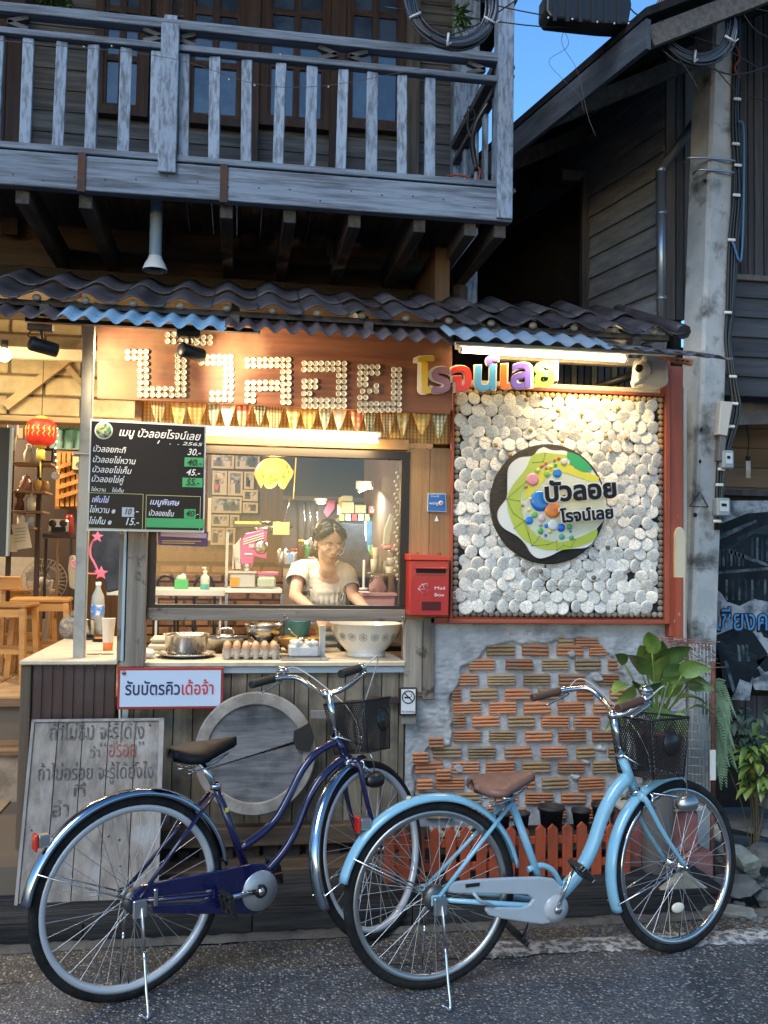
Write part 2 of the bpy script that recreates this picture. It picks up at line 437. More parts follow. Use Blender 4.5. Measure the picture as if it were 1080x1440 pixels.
# windows: posts, sashes, panes (pixel columns measured on the wall plane)
def window_unit(xa, xb, ya, yb, cols, rows, first=False):
    a, b, c, d = rect(xa, ya, xb, yb, YW); c0 = c; d0 = d
    w = MB()
    t = .05
    w.box((a, YW-.06, c0), (a+t, YW+.0, d0)).box((b-t, YW-.06, c0), (b, YW+.0, d0)).box((a+t, YW-.062, c0), (b-t, YW, c0+t)).box((a+t, YW-.062, d0-t), (b-t, YW, d0))
    f = w.obj('window', DARKW, house)
    cw = (b-a-2*t)/cols; rh = (d0-c0-2*t)/rows
    for i in range(cols):
        for j in range(rows):
            xx = a+t+i*cw; zz = c0+t+j*rh
            MB().box((xx+.02, YW-.035, zz+.018), (xx+cw-.02, YW-.028, zz+rh-.018)).obj('pane', GLASSD, f)
            fr = MB(); e = .019
            fr.box((xx, YW-.05, zz), (xx+e, YW-.02, zz+rh)).box((xx+cw-e, YW-.05, zz), (xx+cw, YW-.02, zz+rh)).box((xx+e, YW-.048, zz), (xx+cw-e, YW-.02, zz+e)).box((xx+e, YW-.048, zz+rh-e), (xx+cw-e, YW-.02, zz+rh))
            fr.obj('sash', DARKW, f)
for (xa, xb) in ((136, 212), (258, 350), (366, 468), (480, 572)):
    window_unit(xa, xb, -60, 168 if xa < 200 else 182+(xa-258)*.03, 2, 3)
a, b, c, d = rect(-120, 218, 24, -60, YW)
a, b, c, d = rect(-90, -60, 22, 245, YW)
dr = MB().box((a, YW-.05, c-.25), (b, YW-.005, d), .004).obj('door', DARKW, house)
for k in range(3):
    w_ = (b-a)/3; MB().box((a+k*w_+.03, YW-.065, c+.0), (a+(k+1)*w_-.03, YW-.051, d-.1), .01).obj('panel', DARKW, dr)
for px in (28, 232, 355, 474, 578):
    p = W(px, 60, YW); MB().box((p.x-.045, YW-.085, 3.3), (p.x+.045, YW-.064, 5.4), .003).obj('wall_post', OLDZ if px > 500 else DARKW, house)
# corner posts of the upper wall at right
p = W(648, 100, YW); MB().box((p.x-.06, YW-.08, 3.0), (p.x+.1, YW+.06, 5.4), .004).obj('corner_post', BLUZ, house)
# side wall + eave above (out of frame) keep it a building
MB().box((xr+.0, YW+.03, 3.2), (xr+.05, YW+5, 5.4)).obj('side_wall', OLDZ, house)
MB().box((-5, -.6, 5.4), (xr+.5, YW+5.5, 5.46)).obj('ceiling_board', BLACKW, house)
# balcony floor
xe = W(719, 270, YB).x
zf = W(540, 245, YB).z
flb = mk(MB().box((-.065, YB+.03, 0), (.065, YW, .025)), BLACKW)
for i in range(38): inst(flb, 'floor_board', house, (xe-.075-i*.1345, 0, zf+.0))
# front beam, in lengths joined with iron straps
segs = [(-60, 116), (116, 315), (315, 719)]
def py_on(x, ya, xa, yb, xb): return ya+(yb-ya)*(x-xa)/(xb-xa)
zt, zbm = W(350, 240, YB).z, W(350, 290, YB).z
zt = W(540, 256, YB).z; zbm = W(540, 302, YB).z
for xa_, xb_ in segs:
    MB().box((W(xa_, 260, YB).x+.002, YB-.03, zbm), (W(xb_, 260, YB).x-.002, YB+.03, zt), .004).obj('beam', BLUX, house)
RUST = mat('rusty_iron', (.09, .035, .02), (.05, .03, .025), scale=30, rough=.8, bmp=.4)
BOLT = mat('bolt_steel', (.3, .3, .3), rough=.4, metal=.9)
for xs_ in (116, 315):
    x_ = W(xs_, 260, YB).x; s_ = MB().box((x_-.018, YB-.037, zbm-.01), (x_+.018, YB-.031, zt+.012), .001)
    s_.obj('strap', RUST, house)
# joists under the balcony
for px in (28, 118, 318, 408, 500, 592, 664, 706):
    x_ = W(px, 300, YB).x; MB().box((x_-.03, YB+.035, zbm-.06), (x_+.03, YW, zbm+.07), .003).obj('joist', BLACKW, house)
MB().box((-4, YW, 2.93), (xe-.1, YW+.04, zf), .0).obj('back_wall', wood('brown_board', (.05, .033, .02), (.1, .065, .04), GX, 12), house)
MB().box((-4, YW-.09, zbm-.17), (xe-.06, YW-.001, zbm-.07), .003).obj('beam', wood('mossy_beam', (.045, .035, .02), (.025, .02, .014), GX, 12), house)
x_ = W(655, 380, .6).x; MB().lathe([(.055, 2.6), (.05, zbm-.07)], 12, (x_, .75, 0)).obj('post', OLDZ, house)
# railing
def rail(name, z, h, dpt, m, xa=-4.2, xb=None, y=YB):
    return MB().box((xa, y-dpt/2, z), (xb if xb is not None else xe-.06, y+dpt/2, z+h), .003).obj(name, m, house)
z1 = W(540, 74, YB).z; z2 = W(540, 101, YB).z; z3 = W(540, 250, YB).z
rail('top_rail', z1-.005, .045, .07, BLUX); rail('upper_rail', z2-.005, .03, .05, BLUX); rail('bottom_rail', z3-.012, .03, .06, BLUX)
bal = mk(MB().box((-.0255, -.012, 0), (.0255, .012, z2-z3-.03), .003), BLUZ)
for px in (-8, 36, 82, 128, 174, 219, 259, 302, 347, 392, 437, 480, 523, 566, 605):
    x_ = W(px, 180, YB).x
    inst(bal, 'baluster', house, (x_, YB, z3+.019), (0, rad(random.uniform(-.9, .9)), rad(random.uniform(-9, 9))), (random.uniform(.92, 1.08), 1, 1))
for px, hw in ((238, .042), ):
    x_ = W(px, 150, YB).x; MB().box((x_-hw, YB-.05, W(px, 248, YB).z), (x_+hw, YB-.036, W(px, 40, YB).z+.0), .004).obj('railing_post', BLUZ, house)
    MB().box((x_-.03, YB-.034, z3-.05), (x_+.03, YB+.05, z1+.06), .004).obj('railing_post', BLUZ, house)
for px in list(range(20, 700, 43)): MB().ell((W(px, 262, YB).x, YB-.031, zbm+random.uniform(.03, .1)), (.004, .003, .004), 6, 4).obj('nail', RUST, house)
# small diamond braces between the two top rails and below the bottom rail
for px in (0, 238, 482, 690):
    x_ = W(px, 90, YB).x
    for sgn in (-1, 1):
        MB().bar((x_+sgn*.03, YB+.0, (z1+z2)/2+.01), (x_+sgn*.12, YB, z2+.03), .03, .02).obj('brace', OLDX, house)
        MB().bar((x_+sgn*.03, YB+.0, (z1+z2)/2+.01), (x_+sgn*.12, YB, z1-.01), .03, .02).obj('brace', OLDX, house)
        MB().bar((x_+sgn*.03, YB+.0, z3-.05), (x_+sgn*.13, YB, z3-.015), .03, .02).obj('brace', OLDX, house)
# end post (tall) and return railing going back
x_ = xe-.045; MB().box((x_-.04, YB-.045, zbm+.01), (x_+.04, YB+.04, 5.4), .004).obj('corner_post', BLUZ, house)
MB().box((xe-.085, YB+.045, z1), (xe-.025, YW-.08, z1+.045), .003).obj('side_rail', OLDX, house)
MB().box((xe-.075, YB+.045, z2), (xe-.03, YW-.08, z2+.03), .003).obj('side_rail', OLDX, house)
MB().box((xe-.075, YB+.045, z3), (xe-.03, YW-.08, z3+.03), .003).obj('side_rail', OLDX, house)
for k, yy in enumerate((.0, .2, .42, .64)):
    inst(bal, 'baluster', house, (xe-.052, yy, z3+.019), (0, 0, rad(90)))
# pvc pipe under the balcony with its cap on the roof
PVCB = mat('blue_grey_pvc', (.22, .3, .36), rough=.4, dirt=(.1, .12, .13))
pp = thing('drain_pipe', 'short blue-grey drain pipe coming down onto the tiled roof', 'pipe', W(217, 385, .1))
a_ = W(218, 372, .1); MB().lathe([(.03, a_.z-.02), (.03, zbm+.1)], 16, (a_.x, .1, 0)).obj('pipe', PVCB, pp)
MB().lathe([(.062, -.03), (.05, .0), (.034, .03), (.032, .04)], 18, (a_.x, .1, a_.z)).obj('collar', mat('white_cement', (.6, .6, .58), rough=.8), pp)

# ================================================================ TILED LEAN-TO ROOF
roof = thing('tiled_roof', 'dark brown wavy tile lean-to roof along the shop front', 'roof', (0, 0, 2.7))
TILEM = mat('roof_tile', (.026, .023, .027), (.05, .045, .05), scale=7, rough=.45, dirt=(.07, .068, .07), dscale=9, dlo=.58, dhi=.75, rand=.25, spec=.5)
pE = W(540, 455, -.5)          # eave line of tiles (front lower edge)
zE = W(560, 447, -.5).z; yE = -.5
SLP = rad(21.5); slope = math.tan(SLP); PIT = .205; NW = 4
def wavy_sheet(nwave, pitch, length, amp, th=.007, per=10, scallop=True, rows=8):
    mb = MB(); n = nwave*per; vs = []
    def prof(t):            # asymmetric roll: broad trough, rounded crest
        s = t % 1.0; return amp*(math.sin(PI*min(1, s/.62))**1.3 if s < .62 else -.32*math.sin(PI*(s-.62)/.38))
    for top in (0, 1):
        for j in range(rows+1):
            v = j/rows*length
            for i in range(n+1):
                x = i/n*nwave*pitch; vs.append((x, v*math.cos(SLP), prof(i/per)+v*math.sin(SLP)+(th if top else 0)))
    W_ = n+1; H_ = rows+1; f = []
    for j in range(rows):
        for i in range(n):
            a = j*W_+i; f.append((a, a+W_, a+W_+1, a+1)); b = a+W_*H_; f.append((b, b+1, b+W_+1, b+W_))
    for i in range(n): f.append((i, i+1, i+1+W_*H_, i+W_*H_)); a = rows*W_+i; f.append((a+1, a, a+W_*H_, a+1+W_*H_))
    for j in range(rows): a = j*W_; f.append((a+W_, a, a+W_*H_, a+W_+W_*H_)); a = j*W_+n; f.append((a, a+W_, a+W_+W_*H_, a+W_*H_))
    return mb.add(vs, f, True)
xR = W(962, 470, -.5).x
wpx = (xR-W(-60, 440, -.5).x)
tme = mk(wavy_sheet(1, .197, .42, .029, rows=3, per=14), TILEM)
nc = int(wpx/.197)+1
for r in range(2):
    for i in range(nc):
        inst(tme, 'tile', roof, (xR-(i+1)*.197, yE+r*.37*math.cos(SLP), zE+r*.37*math.sin(SLP)+(.012 if r else 0)-.0+random.uniform(-.004, .004)), (0, rad(random.uniform(-1.2, 1.2)), rad(random.uniform(-.8, .8))), (1.01, 1, random.uniform(.93, 1.05)))
# right hand verge tile
vg = MB().tube(bez([(xR+.0, yE, zE+.01), (xR, yE+.4, zE+.01+.4*slope), (xR, yE+.76, zE+.01+.76*slope)], 8), .035, 8).obj('verge_tile', TILEM, roof)
# rafters & batten below
for px in (60, 330, 520, 700, 900):
    x_ = W(px, 450, -.5).x; MB().bar((x_, yE+.03, zE-.045), (x_, .3, zE-.045+(.27-yE)*slope*.98), .04, .05).obj('rafter', BLACKW, roof)
MB().box((-4, yE+.05, zE-.022), (xR-.05, yE+.09, zE+.002)).obj('batten', BLACKW, roof)
# infill scraps of pale mortar visible under the crests
mo = mat('pale_mortar', (.3, .26, .19), rough=.8)
mesh_m = mk(MB().lathe([(.001, -.012), (.03, -.012), (.03, .0), (.001, .002)], 10, ax='y').add([], []), mo)
for i in range(nc):
    inst(mesh_m, 'mortar_plug', roof, (xR-(i+1)*.197+.062, yE+.03, zE+.006), (0, 0, 0), (.62, 1, .5))
# fibre cement / metal strips below the tile edge
def corr_strip(px0, px1, py, Y, m, name, label, pitch=.075, ln=.36, amp=.013, tilt=8, py1=None):
    a = W(px0, py, Y); b = W(px1, py1 or py, Y); L = b.x-a.x; n = int(L/pitch)
    t = thing(name, label, 'roof sheet', a)
    mb = MB(); per = 8; vs = []; rows = 2; T = math.tan(rad(tilt)); nn = n*per
    for top in (0, 1):
        for j in range(rows+1):
            for i in range(nn+1):
                u = i/nn; vs.append((a.x+L*u, Y+j/rows*ln, a.z+(b.z-a.z)*u+amp*math.sin(2*PI*i/per)+j/rows*ln*T+(.004 if top else 0)))
    W_ = nn+1; H_ = rows+1; f = []
    for j in range(rows):
        for i in range(nn): q = j*W_+i; f += [(q, q+W_, q+W_+1, q+1), (q+W_*H_, q+1+W_*H_, q+W_+1+W_*H_, q+W_+W_*H_)]
    for i in range(nn): f.append((i, i+1, i+1+W_*H_, i+W_*H_))
    mb.add(vs, f, True).obj('sheet', m, t); return t
DKC = mat('dark_roof_sheet', (.045, .035, .04), (.08, .06, .06), scale=10, rough=.5, dirt=(.03, .025, .03))
BLC = mat('blue_roof_sheet', (.15, .29, .43), (.22, .36, .5), scale=8, rough=.35, dirt=(.1, .2, .3), dscale=9)
corr_strip(-80, 84, 437, -.62, DKC, 'roof_sheet', 'dark corrugated strip left of the blue sheet', tilt=24, py1=447, ln=.3)
corr_strip(80, 318, 446, -.66, BLC, 'roof_sheet', 'short bright blue corrugated sheet over the spotlight track', tilt=24, py1=463, ln=.3)
corr_strip(316, 640, 460, -.62, DKC, 'roof_sheet', 'long dark corrugated strip between the blue and the grey sheet', tilt=24, py1=482, ln=.3)
corr_strip(632, 862, 474, -.67, mat('faded_blue_sheet', (.16, .24, .34), (.3, .34, .38), scale=7, lo=.45, hi=.65, rough=.4, dirt=(.1, .15, .2), dscale=7), 'roof_sheet', 'faded pale blue corrugated sheet above the multicoloured lettering', pitch=.085, ln=.34, tilt=24, py1=489, amp=.011)
corr_strip(858, 1032, 487, -.655, mat('galvanised_blue', (.07, .08, .11), (.2, .2, .21), scale=7, lo=.45, hi=.6, rough=.4, metal=.3, dirt=(.3, .22, .15), dscale=7, dlo=.6, dhi=.8),
           'roof_sheet', 'dark bent sheet end reaching out past the concrete pole', pitch=.095, ln=.3, tilt=16, py1=505, amp=.008)
kk = thing('eave_bar', 'thin white metal bar under the eave above the white disc panel', 'bar', W(700, 490, -.5))
a = W(640, 483, -.45); b = W(950, 499, -.45); MB().bar(a, b, .03, .012).obj('bar', mat('white_metal', (.7, .7, .68), rough=.4), kk)
# ================================================================ BRICK WALL under the disc panel
PLASTER = mat('grey_render', (.5, .5, .49), (.34, .345, .35), scale=6, rough=.85, bmp=.6, bscale=30, dirt=(.2, .2, .2), dscale=9)
MORTAR = mat('mortar', (.4, .39, .34), (.3, .295, .26), scale=18, rough=.9, bmp=.6)
bw = thing('brick_wall', 'low wall of ribbed orange bricks framed by rough grey render', 'wall', (1, 0, .1))
def sc4(x, y): return 600+x/3.6, 860+y/3.6
arch_px = [(x, y) for x, y in (sc4(-60,1120), sc4(-60,790), sc4(5,690), sc4(30,680), sc4(125,680), sc4(130,560), sc4(122,430), sc4(150,370), sc4(185,290), sc4(290,205), sc4(385,160), sc4(640,158), sc4(690,140), sc4(850,145), sc4(930,240), sc4(1000,330), sc4(1010,700), sc4(980,1120))]
arch = [(W(x, y).x, W(x, y).z) for x, y in arch_px]
def poly_dist(q, P):
    best = 9
    for i in range(len(P)):
        a, b = P[i], P[(i+1) % len(P)]; dx, dy = b[0]-a[0], b[1]-a[1]
        t = max(0, min(1, ((q[0]-a[0])*dx+(q[1]-a[1])*dy)/(dx*dx+dy*dy+1e-12)))
        best = min(best, math.hypot(q[0]-a[0]-t*dx, q[1]-a[1]-t*dy))
    return best
from mathutils import noise as mn
xa, xb = W(569, 1050).x, W(962, 950).x; za, zt_ = .06, W(780, 874).z
NX, NZ = 230, 180; vs = []
SM = [(W(*sc4(a_, b_)).x, W(*sc4(a_, b_)).z, r_) for a_, b_, r_ in ((740, 215, .022), (860, 330, .03), (880, 690, .026), (800, 760, .03), (160, 790, .024), (740, 835, .026), (590, 965, .03))]
for j in range(NZ+1):
    for i in range(NX+1):
        x = xa+(xb-xa)*i/NX; z = za+(zt_-za)*j/NZ
        wv = mn.noise(Vector((x*14, z*14, 0)))*.018+mn.noise(Vector((x*50, z*50, 3)))*.006
        d = poly_dist((x, z), arch)*(-1 if _inside((x, z), arch) else 1)+wv
        rough_ = mn.noise(Vector((x*25, z*60, 1)))*.0022+mn.noise(Vector((x*90, z*90, 1)))*.001
        st = max(0, min(1, d/.012)); y = -.016*st+rough_*(1+st)
        if d < 0: y += .004
        for bx_, bz_, br_ in SM:
            e_ = math.hypot((x-bx_)+(z-bz_)*.6, (z-bz_)*1.5)+wv*1.5
            if e_ < br_: y = min(y, -.0135*min(1, (1-e_/br_)*3.5)-.003+rough_*2)
        vs.append((x, y, z))
mb = MB().add(vs, [(j*(NX+1)+i, j*(NX+1)+i+1, (j+1)*(NX+1)+i+1, (j+1)*(NX+1)+i) for j in range(NZ) for i in range(NX)], True)
mb.obj('render_coat', [PLASTER], bw)
MB().box((xa, .012, .0), (xb, .13, zt_)).obj('core', MORTAR, bw)
BRK = mat('ribbed_brick', (.5, .2, .09), (.38, .16, .08), scale=9, stretch=(.5, 2, 3), lo=.35, hi=.7, rough=.8, bmp=.5, rand=.3, dirt=(.32, .24, .17), dscale=14, dlo=.5, dhi=.68)
BRK2 = mat('pale_ribbed_brick', (.38, .24, .12), (.3, .19, .1), scale=9, rough=.85, bmp=.5, rand=.25, dirt=(.3, .26, .2), dscale=14)
def rib_brick(L, H, n=3, dp=.018):
    mb = MB(); rh = H/n
    for k in range(n):
        z0 = -H/2+k*rh; prof = [(0, z0), (-dp*.6, z0+.001), (-dp, z0+rh*.28), (-dp, z0+rh*.72), (-dp*.6, z0+rh-.001), (0, z0+rh)]
        m = len(prof); K = 7; vs = [(-L/2+L*s/K, y, z) for s in range(K+1) for y, z in prof]
        mb.add(vs, [(s*m+i, s*m+i+1, (s+1)*m+i+1, (s+1)*m+i) for s in range(K) for i in range(m-1)], True); mb.add(vs, [tuple(range(m))[::-1], tuple(range(K*m, (K+1)*m))])
    return mb
def worn(mb, sd):
    o_ = Vector((sd*3.1, 0, 0)); c_ = random.Random(sd); cx, cz = c_.choice((-.064, .064)), c_.choice((-.03, .03)); cr = c_.uniform(.0, .022)
    for i, v in enumerate(mb.v):
        v = v+Vector((mn.noise(v*40+o_)*.0022, mn.noise(v*70+o_)*.0028, mn.noise(v*55+o_)*.0016)); dd = math.hypot(v.x-cx, v.z-cz)
        if dd < cr: v.y += .012*(1-dd/cr)+.004
        mb.v[i] = v
    return mb
brm = [mk(worn(rib_brick(.128, .058, (3, 4, 3, 4)[k % 4]), k+1), (BRK, BRK, BRK2)[k % 3]) for k in range(14)]
rowsB = [(92, [(365, 445), (500, 632), (662, 795), (812, 920)]), (148, [(665, 740), (750, 870)]),
 (195, [(303, 445), (482, 614), (658, 788), (822, 905)]), (268, [(212, 340), (400, 535), (583, 715), (750, 876), (918, 990)]),
 (345, [(162, 258), (308, 442), (490, 620), (668, 795), (868, 968)]), (418, [(125, 170), (220, 355), (395, 527), (563, 690), (760, 840), (925, 1010)]),
 (487, [(133, 270), (315, 447), (490, 622), (663, 795), (842, 1000)]), (556, [(130, 192), (230, 363), (410, 543), (580, 715), (745, 872), (930, 1000)]),
 (630, [(135, 272), (315, 447), (498, 630), (665, 800), (838, 950)]), (712, [(32, 170), (210, 345), (395, 527), (577, 705), (757, 845), (920, 1000)]),
 (788, [(-60, 80), (125, 262), (300, 440), (483, 618), (663, 795), (840, 955)]), (870, [(-40, 5), (45, 187), (230, 360), (410, 545), (583, 715), (765, 895)]),
 (945, [(-60, 90), (140, 275), (320, 455), (500, 635), (680, 800), (835, 950)]), (1020, [(0, 120), (200, 330), (380, 500), (580, 700), (760, 880)])]
for y, bs in rowsB:
    for x0_, x1_ in bs:
        a = W(*sc4(x0_, y)); b = W(*sc4(x1_, y)); L = b.x-a.x
        inst(random.choice(brm), 'brick', bw, ((a.x+b.x)/2, .004, (a.z+b.z)/2), (rad(random.uniform(-1.5, 1.5)), rad(random.uniform(-1.4, 1.4)), 0), (L/.128, 1, random.uniform(.95, 1.06)))
# extra bricks at the lower left where render has fallen off
for x, y, w_ in ((590, 1064, 22), (612, 1043, 20), (596, 1102, 22), (622, 1088, 20)):
    a = W(x, y); inst(brm[0], 'brick', bw, (a.x, -.012, a.z), (0, 0, 0), (w_/37, 1, .9))
# ledge at the bottom of the shop front left of the wall
LED = wood('ledge_plank', (.13, .085, .05), (.05, .036, .025), GX, 10)
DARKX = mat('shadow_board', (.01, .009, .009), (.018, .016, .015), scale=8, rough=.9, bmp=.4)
shop = thing('shop_front', 'warm lit dessert shop front with timber posts and serving window', 'shop', (0, 0, .1))
a, b, c, d = rect(175, 1160, 575, 1186, -.06); MB().box((a, -.1, c), (b, .05, d), .004).obj('ledge', LED, shop)
MB().box((a, -.02, .05), (b, .05, c)).obj('plinth', DARKX, shop)  # near-black: deep shade below the ledge is put into the colour
a, b, c, d = rect(175, 1240, 575, 1262, -.2); MB().box((a, -.24, .07), (b, -.02, .12), .005).obj('sill_plank', LED, shop)

# plank cladding under the counter
CLAD = wood('olive_cladding', (.3, .24, .16), (.15, .12, .085), GZ, 10, dirt=(.07, .06, .05), dscale=4, dlo=.45, dhi=.7)
a, b, c, d = rect(165, 944, 568, 1165, -.02)
xx = a; i = 0
while xx < b-.02:
    w_ = random.choice((.075, .085, .07, .09)); e = min(xx+w_, b)
    MB().box((xx+.002, -.02+random.uniform(-.002, .002), c), (e-.002, .02, d-.0), .002).obj('plank', CLAD, shop); xx = e
MB().box((a, .0205, c), (b, .03, d)).obj('backing', DARKX, shop)
# grey metal trim + counter tops
CTOP = mat('counter_laminate', (.62, .53, .4), (.56, .47, .35), scale=4, rough=.35, dirt=(.4, .33, .24), dscale=7)
zC = W(370, 931, -.06).z
ctr = thing('serving_counter', 'long beige serving counter running below the window', 'counter', (0, .3, zC))
MB().box((W(165, 931, -.06).x, -.06, zC-.022), (W(570, 931, -.06).x, .62, zC), .003).obj('counter_top', CTOP, ctr)
MB().box((W(165, 938, -.05).x, -.045, zC-.055), (W(572, 938, -.05).x, -.021, zC-.024), .002).obj('edge_trim', mat('zinc_trim', (.35, .42, .48), rough=.4, metal=.4), ctr)
MB().box((W(165, 938, -.05).x+.0, .02, zC-.1), (W(572, 938, -.05).x, .6, zC-.023)).obj('frame', DARKX, ctr)
# left counter, reaching back into the room
cl = thing('corner_counter', 'beige topped counter with dark brown ribbed front at the left', 'counter', W(95, 930, -.1))
zL = W(95, 929, -.1).z; xl = W(27, 930, -.1).x; xr_ = W(166, 930, -.1).x
MB().box((xl, -.1, zL-.02), (xr_-.003, 1.15, zL), .004).obj('counter_top', CTOP, cl)
BRM = mat('brown_metal', (.05, .028, .025), (.07, .04, .035), scale=3, stretch=(1, 1, .2), rough=.5, metal=.2, dirt=(.09, .07, .06), dscale=5)
mb = MB(); x = xl+.055; n = 8; w_ = (xr_-.01-x)/n
for k in range(n): mb.box((x+k*w_+.004, -.075, .1), (x+(k+1)*w_-.004, -.07, zL-.021), .002); 
mb.box((x, -.07, .1), (xr_-.01, -.06, zL-.021)); mb.obj('front_panel', BRM, cl)
MB().box((xl+.005, -.085, .0), (xl+.05, -.045, zL-.021), .003).obj('leg', wood('brown_post', (.13, .09, .06), (.08, .06, .04), GZ), cl)
MB().box((xl+.012, -.045, .28), (xl+.03, 1.1, zL-.021)).obj('side_panel', BRM, cl)
for px in (82, 115, 134): p = W(px, 936, -.08); MB().ell(p, .005).obj('screw', BOLT, cl)

# ---------------------------------------------------------------- posts and window
PWZ = wood('grey_post', (.29, .25, .2), (.16, .135, .11), GZ, 12, dirt=(.07, .055, .04), dscale=10, dlo=.6, dhi=.7)
PWX = wood('grey_rail', (.29, .25, .2), (.16, .135, .11), GX, 12, dirt=(.07, .055, .04), dscale=10, dlo=.6, dhi=.7)
YELZ = wood('yellow_pine', (.36, .21, .09), (.25, .14, .06), GZ, 9, lo=.3, hi=.7, rough=.5)
YELX = wood('yellow_pine_rail', (.36, .21, .09), (.25, .14, .06), GX, 9, rough=.5)
FRM = mat('dark_aluminium', (.035, .03, .026), rough=.38, metal=.5)
a, b, c, d = rect(176, 750, 206, 931, -.06); MB().box((a, -.1, c-.02), (b, .0, d+.5), .004).obj('post', PWZ, shop)
pbox('post_strip', 166, 750, 176, 931, -.06, .03, PWZ, shop, .003)
pbox('pvc_strip', 172, 740, 178, 930, -.10, .02, mat('pale_blue_plastic', (.35, .45, .5), rough=.5), shop)
pbox('plank', 571, 630, 603, 980, -.04, .04, YELZ, shop, .003); pbox('plank', 604, 630, 634, 868, -.04, .04, YELZ, shop, .003)
pbox('post', 569, 872, 594, 975, -.055, .05, PWZ, shop, .004); pbox('post', 595, 868, 611, 984, -.05, .05, PWZ, shop, .004)
a, b, c, d = rect(207, 856, 570, 873, -.05); MB().box((a, -.06, c), (b, -.0, d), .003).obj('rail', PWX, shop)
a, b, c, d = rect(196, 612, 575, 627, -.04); MB().box((a, -.05, c), (b, .0, d), .003).obj('rail', YELX, shop)
a, b, c, d = rect(188, 560, 199, 640, -.045); MB().box((a, -.03, c-.02), (b, .01, d+.2), .003).obj('post', YELZ, shop)
for px, py in ((400, 866), (404, 870), (566, 868), (212, 868)): MB().ell(W(px, py, -.062), .005).obj('screw', BOLT, shop)
win = thing('serving_window', 'dark framed fixed glass window in front of the woman', 'window', W(390, 745, -.02))
for n_, (x0_, y0_, x1_, y1_) in {'a': (208, 629, 577, 641), 'b': (206, 851, 574, 862)}.items(): pbox('frame', x0_, y0_, x1_, y1_, -.045, .05, FRM, win, .002)
for x0_, x1_ in ((207, 220), (563, 575)):
    a, b, c, d = rect(x0_, 641, x1_, 851, -.0449); MB().box((a, -.0449, c-.002), (b, .005, d+.002), .002).obj('frame', FRM, win)
gl = bpy.data.materials.new('window_glass'); gl.use_nodes = True; g_ = gl.node_tree; g_.nodes.remove(g_.nodes['Principled BSDF'])
tr = g_.nodes.new('ShaderNodeBsdfTransparent'); gs = g_.nodes.new('ShaderNodeBsdfGlossy'); gs.inputs['Roughness'].default_value = .02
ms = g_.nodes.new('ShaderNodeMixShader'); fr_ = g_.nodes.new('ShaderNodeFresnel'); fr_.inputs[0].default_value = 1.5
g_.links.new(fr_.outputs[0], ms.inputs[0]); g_.links.new(tr.outputs[0], ms.inputs[1]); g_.links.new(gs.outputs[0], ms.inputs[2]); g_.links.new(ms.outputs[0], g_.nodes['Material Output'].inputs[0])
WGLASS = gl
a, b, c, d = rect(219, 640, 564, 852, -.02); MB().box((a, -.022, c), (b, -.018, d)).obj('pane', WGLASS, win)
# steel post at the left carrying the roof
STEEL = mat('painted_steel_post', (.36, .35, .31), rough=.45, metal=.2, dirt=(.25, .23, .2), dscale=8)
x_ = W(118, 700, .02).x; sp_ = thing('steel_post', 'slim cream painted steel post left of the menu board', 'post', (x_, .02, .3))
MB().box((x_-.026, 0, .28), (x_+.026, .05, 2.66), .004).obj('post', STEEL, sp_)
MB().box((x_-.05, -.02, 1.99), (x_+.05, .055, 2.0), .001).obj('bracket', BOLT, sp_)

# ---------------------------------------------------------------- red framed panel of white discs
REDP = wood('red_brown_paint', (.34, .075, .04), (.24, .06, .035), GZ, 10, rough=.5, rand=.05, dirt=(.36, .3, .26), dscale=18, dlo=.68, dhi=.74)
REDX = wood('red_brown_paint_rail', (.34, .075, .04), (.24, .06, .035), GX, 10, rough=.5, rand=.05, dirt=(.36, .3, .26), dscale=18, dlo=.68, dhi=.74)
YP = -.05
pn = thing('disc_panel', 'large square panel covered with overlapping white discs in red frame', 'wall panel', W(785, 710, YP))
BLK = mat('black_board', (.02, .018, .016), rough=.8)
pa, pb, pc, pd = rect(637, 552, 932, 868, YP)
MB().box((pa, YP, pc), (pb, YP+.02, pd)).obj('backing', BLK, pn)
MB().box((pa-.012, YP-.02, pc-.012), (pa-.001, YP+.03, pd+.012), .002).obj('frame', REDP, pn)
MB().box((pa-.001, YP-.021, pd), (pb+.0, YP+.03, pd+.014), .002).obj('frame', REDX, pn)
MB().box((pa-.02, YP-.022, pc-.032), (pb+.02, YP+.03, pc-.012), .003).obj('frame', REDX, pn)
MB().box((pb+.0, YP-.03, pc-.03), (pb+.028, YP+.04, 2.6), .003).obj('frame', REDP, pn)
pbox('post', 942, 515, 961, 896, -.07, .07, REDP, shop, .004)
pbox('post', 961, 545, 966, 905, -.03, .07, mat('pale_strip', (.5, .5, .45), rough=.6), shop, .002)
